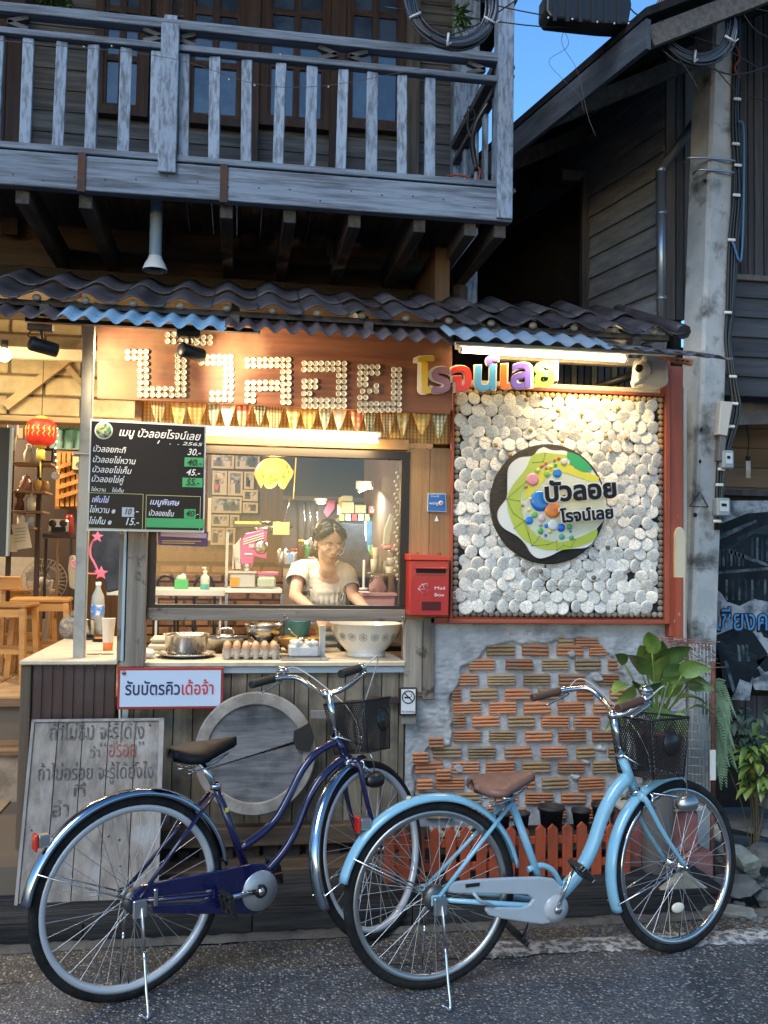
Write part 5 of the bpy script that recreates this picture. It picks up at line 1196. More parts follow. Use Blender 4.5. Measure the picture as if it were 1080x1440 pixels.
# ---------------------------------------------------------------- things on the corner counter
zU = zL+.001
def on2(px, Y): return Vector((W(px, 905, Y).x, Y, zU))
t = thing('steel_cup', 'brushed steel cup standing on the corner counter', 'cup', on2(120, .95)); c_ = on2(119, .95); MB().lathe([(0, 0), (.052, 0), (.052, .11), (.054, .112), (.048, .11), (.046, .01)], 24, c_).obj('cup', STL, t); MB().lathe([(0, -.0), (.058, 0), (.058, .012), (.053, .013)], 24, c_).obj('base_ring', BLK, t)
t = thing('card_reader', 'black and orange card reader lying beside the steel cup', 'card reader', on2(142, .8)); c_ = on2(141, .85); MB().box((c_.x-.035, .78, zU), (c_.x+.045, .93, zU+.03), .008).obj('body', BLK, t, ); MB().box((c_.x-.02, .775, zU+.018), (c_.x+.035, .779, zU+.028)).obj('screen', mat('orange_trim', (.7, .2, .04)), t)
t = thing('paper_cup', 'tall white paper bag with orange base on the corner counter', 'cup', on2(153, .4)); c_ = on2(152, .35); MB().lathe([(0, 0), (.024, 0), (.026, .05), (.025, .051)], 18, c_).obj('base', mat('orange_cup', (.75, .22, .06), rough=.5), t); MB().lathe([(.027, .04), (.029, .1), (.034, .16), (.03, .162)], 14, c_, smooth=False).obj('sleeve', mat('white_paper', (.68, .6, .5), rough=.8), t)
t = thing('spectacles', 'dark thin rimmed spectacles lying near the grey post', 'spectacles', on2(150, .02)); c_ = on2(150, .05)
MB().tube([c_+Vector((-.06+.028*math.cos(a), .0+.012*math.sin(a), .012)) for a in [2*PI*i/14 for i in range(14)]], .0018, 5, closed=True).tube([c_+Vector((.005+.028*math.cos(a), .012*math.sin(a), .012)) for a in [2*PI*i/14 for i in range(14)]], .0018, 5, closed=True).tube([c_+Vector((-.035, 0, .014)), c_+Vector((-.02, 0, .014))], .0018, 5).obj('frame', BLK, t)
t = thing('plastic_bag', 'clear crumpled plastic bag leaning on the steel cup', 'bag', on2(100, 1.0)); c_ = on2(98, 1.0)
m = MB().ell(c_+Vector((0, 0, .06)), (.06, .04, .065), 12, 9).ell(c_+Vector((.03, .02, .12)), (.04, .03, .05), 10, 7)
for i, v in enumerate(m.v): m.v[i] = v+Vector((mn.noise(v*60), mn.noise(v*60+Vector((9, 0, 0))), mn.noise(v*50+Vector((0, 9, 0)))))*.018
m.sm = [False]*len(m.sm); m.obj('bag', mat('clear_film', (.7, .68, .62), rough=.12, trans=.75, ior=1.15), t)
t = thing('water_bottle', 'clear water bottle with blue label on the corner counter', 'bottle', on2(137, 1.05)); c_ = on2(136, 1.05)
MB().lathe([(0, 0), (.036, 0), (.038, .06), (.034, .08), (.038, .1), (.038, .2), (.034, .24), (.016, .28), (.014, .3)], 18, c_).obj('bottle', mat('bottle_plastic', (.65, .68, .68), rough=.12, trans=.5, ior=1.2), t); MB().lathe([(.0395, .13), (.0395, .19)], 18, c_).obj('label', mat('blue_label', (.1, .25, .6), (.6, .65, .7), scale=20, lo=.5, hi=.55), t); MB().lathe([(.016, .3), (.016, .32), (0, .32)], 12, c_).obj('cap', WPL, t)
t = thing('pink_flower_stick', 'pink star topped wand looping above the bottle by the steel post', 'decoration', W(130, 830, .9)); PK = mat('hot_pink', (.72, .14, .24), rough=.4)
MB().tube(bez([W(142, 812, .9), W(134, 795, .9), W(127, 780, .9), W(129, 764, .9), W(135, 757, .9)], 20), .006, 8).obj('stalk', PK, t); MB().tube(bez([W(140, 807, .9), W(122, 806, .9), W(103, 798, .9), W(102, 789, .9), W(112, 789, .9)], 16), .005, 8).obj('loop', PK, t)
for (x, y, r) in ((137, 755, .034), (142, 806, .04)):
    c_ = W(x, y, .88); st = [(c_.x+(r if k % 2 == 0 else r*.45)*math.cos(PI*k/5+.3), c_.z+(r if k % 2 == 0 else r*.45)*math.sin(PI*k/5+.3)) for k in range(10)]; MB().prism(st, .875, .89).obj('star', PK, t, bev=.003)
pbox('ribbon', 107, 787, 121, 792, .87, .01, WPL, t)

# ================================================================ LEFT ROOM
bwl = thing('block_wall', 'cream painted block wall above the opening, with timber braces', 'wall', W(60, 520, .9))
CBL = mat('cream_block', (.5, .4, .23), (.38, .29, .16), scale=5, rough=.7, dirt=(.36, .26, .14), dscale=9, dlo=.5, dhi=.72, rand=.1, bmp=.4)
a, b, c, d = rect(-90, 430, 250, 588, .98); MB().box((a, .97, c), (b, 1.05, 2.9)).obj('joint', mat('brown_joint', (.2, .13, .07), (.1, .07, .04), scale=9, rough=.8, bmp=.5), bwl)
blm = mk(MB().box((-.19, -.015, -.052), (.19, .0, .052), .006), CBL); r = 0; z = c+.06
while z < 2.85:
    for i in range(6): inst(blm, 'block', bwl, (a+.2+i*.395+(.19 if r % 2 else 0), .968+random.uniform(-.003, .003), z))
    z += .118; r += 1
TIM = wood('yellow_timber', (.4, .29, .15), (.28, .19, .1), GX, 10)
a, b, c, d = rect(-90, 487, 140, 503, .72); MB().box((a, .72, c), (b, .77, d), .004).obj('beam', mat('cream_beam', (.58, .5, .34), (.5, .42, .28), scale=5, rough=.6), bwl)
p, q = W(8, 572, .9), W(125, 482, .9); MB().bar(p, q, .05, .03, up=(0, 1, 0)).obj('brace', TIM, bwl)
p, q = W(92, 512, .92), W(122, 548, .92); MB().bar(p, q, .03, .02, up=(0, 1, 0)).obj('brace', TIM, bwl)
a, b, c, d = rect(-90, 586, 205, 594, .9); MB().box((a, .88, c), (b, 1.05, d), .003).obj('lintel', TIM, bwl)
# red lantern
LR = mat('lantern_red', (.62, .03, .015), (.5, .02, .01), scale=4, stretch=(1, 1, .2), rough=.5); LR.node_tree.nodes['Principled BSDF'].inputs['Emission Color'].default_value = (.9, .05, .02, 1); LR.node_tree.nodes['Principled BSDF'].inputs['Emission Strength'].default_value = .1
GOLD = mat('gold_trim', (.75, .5, .08), rough=.4)
c_ = W(58, 608, .8); t = thing('red_lantern', 'red round paper lantern with gold tassel in the left opening', 'lantern', c_); n = 32; vs = []; fs = []
prof = [(.028, .075), (.06, .07), (.088, .045), (.096, .0), (.088, -.045), (.06, -.07), (.028, -.075)]
for k in range(n):
    for r_, h in prof: rr = .86*r_*(1+.035*(1 if k % 2 else -1)); vs.append(c_+Vector((rr*math.cos(2*PI*k/n), rr*math.sin(2*PI*k/n), h)))
m_ = len(prof); fs = [(k*m_+i, k*m_+i+1, ((k+1) % n)*m_+i+1, ((k+1) % n)*m_+i) for k in range(n) for i in range(m_-1)]; MB().add(vs, fs, True).obj('shade', LR, t)
MB().lathe([(0, .09), (.03, .088), (.03, .07)], 16, c_).obj('top_ring', GOLD, t); MB().lathe([(.03, -.07), (.03, -.085), (0, -.088)], 16, c_).obj('bottom_ring', GOLD, t)
MB().lathe([(.008, -.088), (.022, -.1), (.026, -.15), (.0, -.152)], 12, c_).obj('tassel', GOLD, t); MB().tube([c_+Vector((0, 0, -.15)), c_+Vector((.004, 0, -.25))], .004, 6).obj('tassel_cord', GOLD, t)
MB().tube([c_+Vector((0, 0, .09)), (c_.x, .8, 2.85)], .002, 5).obj('string', BLK, t)
for k in range(7):
    a_ = rad(-150+k*20); m = MB(); p = c_+Vector((.083*math.cos(a_), .083*math.sin(a_), 0)); ex = Vector((-math.sin(a_), math.cos(a_), 0))
    m.tube([p+ex*.006+Vector((0, 0, .03)), p-ex*.006+Vector((0, 0, .015)), p+ex*.007, p-ex*.005-Vector((0, 0, .015)), p+ex*.004-Vector((0, 0, .03))], .0028, 5); m.ell(p+Vector((0, 0, .012)), (.007, .004, .007), 6, 4); m.obj('gold_print', GOLD, t)
# shelf with trinkets
SHW = wood('shelf_wood', (.3, .2, .12), (.2, .13, .08), GX, 10); SHD = mat('dark_shelf_wood', (.045, .03, .025), rough=.6)
t = thing('trinket_shelf', 'narrow wooden shelf crowded with trinkets behind the lantern', 'shelf', W(45, 760, 2.2))
for (x0_, x1_, y_) in ((16, 74, 650), (16, 66, 690), (18, 62, 718), (18, 50, 741)): a = W(x0_, y_, 2.2); b = W(x1_, y_, 2.2); MB().box((a.x, 2.15, a.z-.015), (b.x, 2.4, a.z), .002).obj('shelf_board', SHW, t)
for px in (18, 58): a = W(px, 600, 2.28); b = W(px, 860, 2.28); MB().box((a.x-.015, 2.27, b.z), (a.x+.015, 2.3, a.z)).obj('upright', SHD, t)
pbox('back_panel', 8, 592, 120, 850, 3.2, .02, SHD, t)
tr_c = [('glass_vase', 'clear glass ornament on the top trinket shelf', (.6, .6, .58), 40, 650, [(0, 0), (.03, 0), (.035, .06), (.015, .1), (.02, .12)]), ('small_vase', 'second glass ornament beside the first on the top shelf', (.55, .57, .6), 50, 650, [(0, 0), (.028, 0), (.03, .07), (.012, .09), (.018, .11)]),
        ('doll', 'dark haired doll figure on the third trinket shelf', (.12, .05, .04), 27, 718, [(0, 0), (.035, 0), (.03, .06), (.02, .08), (.034, .1), (.034, .13), (.0, .16)]), ('white_owl', 'white owl ornament on the third trinket shelf', (.7, .68, .6), 43, 718, [(0, 0), (.03, 0), (.034, .05), (.03, .09), (.0, .11)]),
        ('pink_jar', 'dusty pink jar on the second trinket shelf', (.4, .22, .18), 36, 690, [(0, 0), (.04, 0), (.04, .06), (.025, .08), (.025, .1), (0, .1)]), ('brass_cup', 'small brass cup on the second trinket shelf', (.5, .3, .1), 52, 690, [(0, 0), (.02, 0), (.03, .05), (.028, .07)])]
for nme, lb, cc, px, py, pr in tr_c: tt = thing(nme, lb, 'ornament', W(px, py, 2.2)); MB().lathe(pr, 14, W(px, py, 2.2)).obj('body', mat('orn_'+nme, cc, rough=.3), tt); MB().ell(W(px, py, 2.2)+Vector((0, 0, pr[-1][1])), .012, 7, 5).obj('top', mat('orn_'+nme, cc), tt)
t = thing('framed_picture', 'small black framed picture on the top trinket shelf', 'picture', W(66, 640, 2.25)); pbox('frame', 58, 630, 75, 652, 2.25, .02, SHD, t); pbox('picture', 61, 634, 72, 648, 2.245, .004, mat('pale_print', (.6, .55, .42), rough=.5), t)
t = thing('palm_painting', 'green painting of palm trees hanging above the inner doorway', 'painting', W(97, 615, 3.1)); pbox('canvas', 70, 596, 122, 632, 3.1, .03, mat('teal_canvas', (.06, .16, .14), (.14, .26, .24), scale=5, rough=.6), t); 
PG = mat('palm_paint', (.02, .05, .025), rough=.7)
for (x, h) in ((88, 26), (103, 30)):
    a = W(x, 630, 3.095); b = W(x+4, 630-h, 3.095); MB().tube([a, b], .008, 5).obj('palm_stroke', PG, t)
    for k in range(7): an = PI*k/6; MB().tube([b, b+Vector((.09*math.cos(an), 0, .03*math.sin(an)+.01)), b+Vector((.16*math.cos(an), 0, -.03+.04*math.sin(an)))], .006, 4).obj('palm_stroke', PG, t)
t = thing('slatted_door', 'bright orange wood slatted stair seen through the inner doorway', 'stair', W(96, 700, 3.0)); OR = wood('orange_wood', (.55, .27, .08), (.42, .2, .06), GZ, 8, rand=.1)
for k in range(5): pbox('slat', 79+k*7, 636, 84+k*7, 712, 3.05, .03, OR, t)
pbox('backing', 78, 634, 116, 716, 3.1, .02, mat('deep_orange', (.22, .1, .04), rough=.6), t)
for k in range(4): p, q = W(80, 700-k*14, 3.02), W(112, 690-k*14, 3.02); MB().bar(p, q, .02, .03).obj('tread', OR, t)
t = thing('radio_player', 'silver and black radio player on the dark table', 'radio', W(82, 748, 2.4)); pbox('body', 68, 730, 96, 750, 2.4, .2, mat('grey_silver', (.32, .31, .29), rough=.35, metal=.5), t, .015); pbox('display', 72, 741, 92, 747, 2.39, .01, BLK, t)
for px in (74, 89): MB().lathe([(0, -.012), (.022, -.012), (.028, .0)], 14, W(px, 736, 2.4), ax='y').obj('speaker', SHD, t)
t = thing('side_table', 'dark side table carrying the radio player', 'table', W(80, 752, 2.4)); pbox('table_top', 60, 751, 100, 756, 2.35, .35, SHD, t)
for px in (61, 78, 97): pbox('leg', px, 757, px+3, 870, 2.37, .03, SHD if px != 78 else SHW, t)
t = thing('paper_sheets', 'handwritten paper sheets pinned on the wall beside the fan', 'paper', W(30, 750, 2.1))
for k, q in enumerate(([(16, 738), (38, 734), (45, 770), (24, 773)], [(14, 752), (24, 752), (24, 776), (14, 776)])): poly(q, 2.1+.01*k, .002, 'sheet', mat('paper', (.66, .62, .52), (.6, .56, .46), scale=3, rough=.9), t, 0)
for k in range(5): p, q = W(20, 744+k*4.5, 2.095), W(36, 742+k*4.5, 2.095); MB().bar(p, q, .004, .001, up=(0, 1, 0)).obj('writing_line', mat('pencil', (.2, .19, .17)), t)
t = thing('switch_box', 'white wall box with two cables at the left edge', 'switch box', W(17, 605, 2.0)); pbox('box', 10, 590, 24, 612, 2.0, .05, WPL, t, .005)
for px in (10, 19): MB().tube([W(px+3, 612, 2.02), W(px, 634, 2.02)], .008, 6).obj('cable', WPL, t)
t = thing('dark_shutter', 'dark shutter panel at the far left of the room', 'shutter', W(-5, 700, 1.9)); pbox('panel', -60, 600, 11, 782, 1.9, .04, mat('blue_black', (.02, .03, .035), rough=.4), t); pbox('edge_trim', 11, 600, 14, 782, 1.89, .05, mat('zinc_trim', (.35, .42, .48)), t)
t = thing('low_partition', 'pale grey low partition wall behind the stools', 'partition', W(10, 830, 2.7)); pbox('panel', -60, 783, 46, 870, 2.75, .05, mat('pale_grey_panel', (.48, .46, .4), (.4, .38, .34), rough=.6), t)
# fan
c_ = W(62, 817, 2.45); t = thing('desk_fan', 'grey pedestal fan with wire guard behind the wooden stool', 'fan', (c_.x, 2.45, .69)); FG = mat('fan_grey', (.42, .38, .34), rough=.4)
R_ = .158
for k in range(30):
    a = 2*PI*k/30; pts = [c_+Vector((r_*math.cos(a), -y_, r_*math.sin(a))) for r_, y_ in ((.03, .06), (R_*.7, .05), (R_, .0), (R_*.7, -.04), (.03, -.05))]
    if k == 0: gm = MB()
    gm.tube(pts, .0014, 4, cap=False)
for r_, y_ in ((R_, 0), (R_*.7, .05), (R_*.35, .06)): gm.tube([c_+Vector((r_*math.cos(a), -y_, r_*math.sin(a))) for a in [2*PI*i/32 for i in range(32)]], .0028, 5, closed=True)
kind(gm.obj('guard_wires', FG, t), 'stuff')
MB().lathe([(0, -.07), (.03, -.066), (.034, -.055)], 16, c_, ax='y').obj('badge', mat('fan_badge', (.6, .58, .54), rough=.3), t)
for k in range(3):
    a = 2*PI*k/3+.5; q = [c_+Vector((r_*math.cos(a+da), yy, r_*math.sin(a+da))) for r_, da, yy in ((.03, -.3, .01), (.13, -.35, .02), (.14, .2, .0), (.12, .55, -.015), (.03, .5, -.01))]
    o = MB().add(q, [(0, 1, 2, 3, 4)]).obj('blade', mat('fan_blade', (.3, .26, .23), rough=.4), t); o.modifiers.new('s', 'SOLIDIFY').thickness = .003
MB().tube([c_+Vector((0, .08, 0)), c_+Vector((0, .1, -.1)), (c_.x, 2.55, .75)], [.05, .03, .02], 12).obj('stand', FG, t); MB().lathe([(0, .69), (.16, .69), (.15, .72), (.03, .75)], 24, (c_.x, 2.55, 0)).obj('base', FG, t)
# stools and chair
PINE = wood('honey_pine', (.52, .27, .08), (.4, .2, .06), GX, 9, rough=.45)
def stool(px, Y, label, h=.5, w=.17, rz=0):
    p = W(px, 880, Y); t = thing('wooden_stool', label, 'stool', (p.x, Y, .70), 'honey coloured wooden stools in the left room', rotz=rz)
    MB().box((-w, -w*.75, h-.028), (w, w*.75, h), .008).obj('seat', PINE, t)
    for sx in (-1, 1):
        for sy in (-1, 1): MB().bar((sx*w*.85, sy*w*.6, h-.03), (sx*w*1.0, sy*w*.78, 0), .035, .035, up=(0, 1, 0)).obj('leg', PINE, t)
        MB().bar((sx*w*.95, -w*.7, .14), (sx*w*.95, w*.7, .14), .02, .03).obj('stretcher', PINE, t)
    for sy in (-1, 1): MB().bar((-w*.85, sy*w*.62, h-.06), (w*.85, sy*w*.62, h-.06), .018, .05).obj('apron', PINE, t); MB().bar((-w*.95, sy*w*.72, .2), (w*.95, sy*w*.72, .2), .018, .03).obj('stretcher', PINE, t)
stool(58, 2.05, 'honey pine stool standing in front of the fan', .52, .19, .1); stool(8, 1.75, 'honey pine stool cut by the left edge of the view', .5, .17, -.15); stool(38, 2.75, 'farther honey pine stool behind the one in front of the fan', .55, .19, .3)
t = thing('wooden_chair', 'orange wooden chair back above the left edge stool', 'chair', W(8, 860, 2.2)); pbox('backrest', -40, 810, 29, 830, 2.15, .03, PINE, t, .008); pbox('seat', -40, 858, 26, 863, 2.15, .35, PINE, t)
for px in (-36, 0, 22): pbox('leg', px, 830 if px < 1 else 863, px+5, 955, 2.19, .03, PINE, t)
# hanging dark shirt + string lights
t = thing('dark_shirt', 'dark navy shirt hanging behind the menu board', 'shirt', W(150, 780, 1.3)); NV = mat('navy_cloth', (.02, .025, .04), (.04, .05, .07), scale=8, rough=.9)
o = poly([(128, 752), (140, 745), (165, 745), (176, 754), (176, 828), (150, 834), (146, 815), (128, 800)], 1.3, .05, 'shirt', NV, t, .012)
t = thing('string_lights', 'string of tiny warm lights and glass balls beside the steel post', 'string lights', W(80, 600, 1.3)); pts = [W(78+1.2*math.sin(k), 594+k*9, 1.3) for k in range(9)]
MB().tube(pts, .0015, 4).obj('wire', BLK, t); TW = mat('twinkle', (1, .85, .6), emit=5)
for p in pts[:-1]: MB().ell(p+Vector((.006, -.004, 0)), .005, 6, 4).obj('light', TW, t)
MB().ell(W(78, 669, 1.3), .026, 8, 6).obj('glass_ball', CLR, t); pts = [W(115+1.5*math.sin(k), 594+k*8, 1.25) for k in range(8)]; MB().tube(pts, .0015, 4).obj('wire', BLK, t)
for p in pts: MB().ell(p+Vector((.006, -.004, 0)), .005, 6, 4).obj('light', TW, t)
MB().ell(W(111, 654, 1.25), .02, 8, 6).obj('glass_ball', CLR, t)
# ---------------------------------------------------------------- more clutter inside, each thing its own
def jar(name, label, cat_, px, py, Y, r, h, m, lid=None):
    t = thing(name, label, cat_, W(px, py, Y)); c = W(px, py, Y); MB().lathe([(0, 0), (r*.9, 0), (r, r*.2), (r, h*.8), (r*.7, h), (0, h)], 14, c).obj('body', m, t)
    if lid: MB().lathe([(0, h), (r*.75, h), (r*.75, h+.02), (0, h+.021)], 12, c).obj('lid', lid, t)
ws = thing('wall_shelf', 'dark wall shelf of kitchen goods on the partition left of the woman', 'shelf', W(425, 795, 2.6)); pbox('shelf_board', 392, 794, 446, 797, 2.5, .35, SHD, ws); pbox('bracket', 396, 797, 398, 812, 2.7, .1, SHD, ws); pbox('bracket', 440, 797, 442, 812, 2.7, .1, SHD, ws)
jar('steel_canister', 'shiny steel canister at the left end of the wall shelf', 'canister', 397, 794, 2.6, .05, .13, STL); jar('milk_tin', 'blue and white tin on the wall shelf', 'tin', 406, 794, 2.55, .035, .09, mat('tin_blue', (.15, .3, .55), (.6, .6, .6), scale=9, rough=.35)); jar('sugar_jar', 'white sugar jar with red lid on the wall shelf', 'jar', 414, 794, 2.6, .045, .1, WPL, mat('lid_red', (.5, .04, .03), rough=.4))
jar('syrup_bottle', 'dark syrup bottle near the end of the wall shelf', 'bottle', 423, 794, 2.55, .03, .17, mat('syrup_dark', (.08, .03, .01), rough=.2), GOLD); jar('green_bottle', 'green bottle beside the dark syrup bottle', 'bottle', 429, 794, 2.6, .03, .15, mat('green_glass', (.03, .2, .06), rough=.15), WPL); jar('spice_pot', 'small terracotta spice pot at the right end of the wall shelf', 'pot', 437, 794, 2.6, .04, .06, mat('terracotta_pot', (.4, .16, .08), rough=.7))
pp = thing('pink_poster', 'torn pink poster on the dark partition above the woman', 'poster', W(462, 715, 2.95)); poly([(455, 720), (462, 704), (472, 703), (470, 716), (460, 728)], 2.96, .004, 'sheet', mat('pink_print', (.45, .08, .16), rough=.5), pp, 0)
for k, (x, lb) in enumerate(((428, 'long steel ladle hanging first on the partition rail'), (436, 'flat steel turner hanging second on the partition rail'), (446, 'round wire strainer hanging third on the partition rail'))):
    t = thing('hanging_utensil', lb, 'utensil', W(x, 706, 2.9)); a = W(x, 706, 2.9); MB().tube([a, a+Vector((.01, 0, -.3))], .006, 6).obj('shaft', STL, t); MB().ell(a+Vector((.012, -.01, -.34)), ((.045, .02, .04), (.04, .006, .055), (.06, .02, .06))[k], 10, 7).obj('head', STL, t)
cal = thing('wall_calendar', 'white wall calendar with red header left of the photo wall', 'calendar', W(272, 690, 3.85)); pbox('sheet', 292, 700, 297, 760, 3.84, .01, mat('paper', (.66, .62, .52)), cal)
hn = thing('stacked_boxes', 'stack of brown cardboard boxes on top of the drinks fridge', 'boxes', W(505, 712, 2.5))
for k, (x0_, y0_, x1_, y1_) in enumerate(((480, 706, 498, 722), (499, 710, 515, 722), (482, 697, 496, 705))): pbox('box', x0_, y0_, x1_, y1_, 2.55+.02*k, .3, mat('card', (.5, .42, .22)), hn, .004)
# left room
for nme, lb, px, py, Y, r, h, m in (('red_vase', 'tall red vase on the side table beside the radio', 97, 751, 2.45, .03, .14, mat('red_glaze', (.4, .04, .03), rough=.25)), ('figurine', 'small pale figurine on the lowest trinket shelf', 30, 741, 2.25, .03, .09, WPL), ('figurine', 'small blue figurine beside the pale one on the lowest shelf', 42, 741, 2.25, .025, .08, mat('tin_blue', (.15, .3, .55))), ('brown_teapot', 'brown teapot on the second trinket shelf end', 61, 690, 2.25, .04, .07, mat('brown_glaze', (.3, .16, .05)))): jar(nme, lb, 'ornament', px, py, Y, r, h, m)
for k, (x0_, y0_, x1_, y1_, h_, lb) in enumerate(((100, 640, 114, 662, 'C7B48A', 'small yellowed print beside the slatted stair'), (24, 600, 34, 618, '8A6A4A', 'tiny brown picture near the switch box'), (60, 596, 70, 612, 'B8B0A0', 'small pale picture behind the red lantern'))):
    t = thing('wall_picture', lb, 'picture', W(x0_, y0_, 3.0)); pbox('frame', x0_, y0_, x1_, y1_, 2.98, .02, SHD, t); pbox('print', x0_+2, y0_+2, x1_-2, y1_-2, 2.975, .003, mat('pr'+h_, hexc(h_), rough=.5), t)
bb_ = thing('cloth_bag', 'pale cloth bag hanging from the side table leg', 'bag', W(101, 790, 2.3)); poly([(97, 782), (104, 780), (108, 800), (106, 830), (97, 826), (95, 800)], 2.3, .06, 'bag', mat('pale_cloth', (.5, .46, .36)), bb_, .012)
# ================================================================ SPOTLIGHTS on a black track under the eave
BKM = mat('black_metal', (.015, .015, .017), rough=.4)
tk = thing('light_track', 'black lamp track rail under the blue roof sheet', 'track', W(200, 458, -.5)); a = W(36, 450, -.5); b = W(366, 466, -.5); MB().bar(a, b, .03, .018).obj('rail', BKM, tk)
def spot(px, py, tx, ty, label, en):
    p = W(px, py, -.5); t = thing('spotlight', label, 'spotlight', p, 'black spotlights on the eave track'); c = W(px+5, py+26, -.48)
    MB().box((p.x-.05, -.52, p.z-.012), (p.x+.05, -.48, p.z+.016), .003).obj('adapter', BKM, t); MB().tube([p, p.lerp(c, .55)], .006, 8).obj('stem', BKM, t)
    tgt = W(tx, ty, -.16); d = (tgt-c).normalized(); q = Vector((0, 0, 1)).rotation_difference(d).to_matrix()
    m = MB(); m.lathe([(0, -.06), (.026, -.06), (.03, -.055), (.03, .05), (.028, .055), (.026, .045)], 20); m.v = [c+q @ v for v in m.v]; m.obj('head', BKM, t)
    m = MB(); m.lathe([(0, .042), (.026, .042)], 16); m.v = [c+q @ v for v in m.v]; m.obj('lens', mat('spot_glow', (1, .82, .55), emit=30), t)
    MB().tube(bez([p+Vector((-.03, 0, 0)), p+Vector((-.05, 0, -.035)), c+Vector((-.03, 0, .04)), c-d*.05], 10), .003, 5).obj('cable', BKM, t)
    l = bpy.data.lights.new('spotlight', 'SPOT'); l.energy = en; l.color = (1, .8, .52); l.spot_size = rad(115); l.spot_blend = .7; l.shadow_soft_size = .025
    o = bpy.data.objects.new('spotlight_light', l); COL.objects.link(o); o.parent = t; o.location = c+d*.062-LOC[t]; o.rotation_euler = (-d).to_track_quat('Z', 'Y').to_euler()
spot(57, 462, 250, 540, 'left black spotlight hanging from the track above the red lantern', 16)
spot(265, 470, 390, 530, 'right black spotlight hanging over the plywood sign letters', 10)

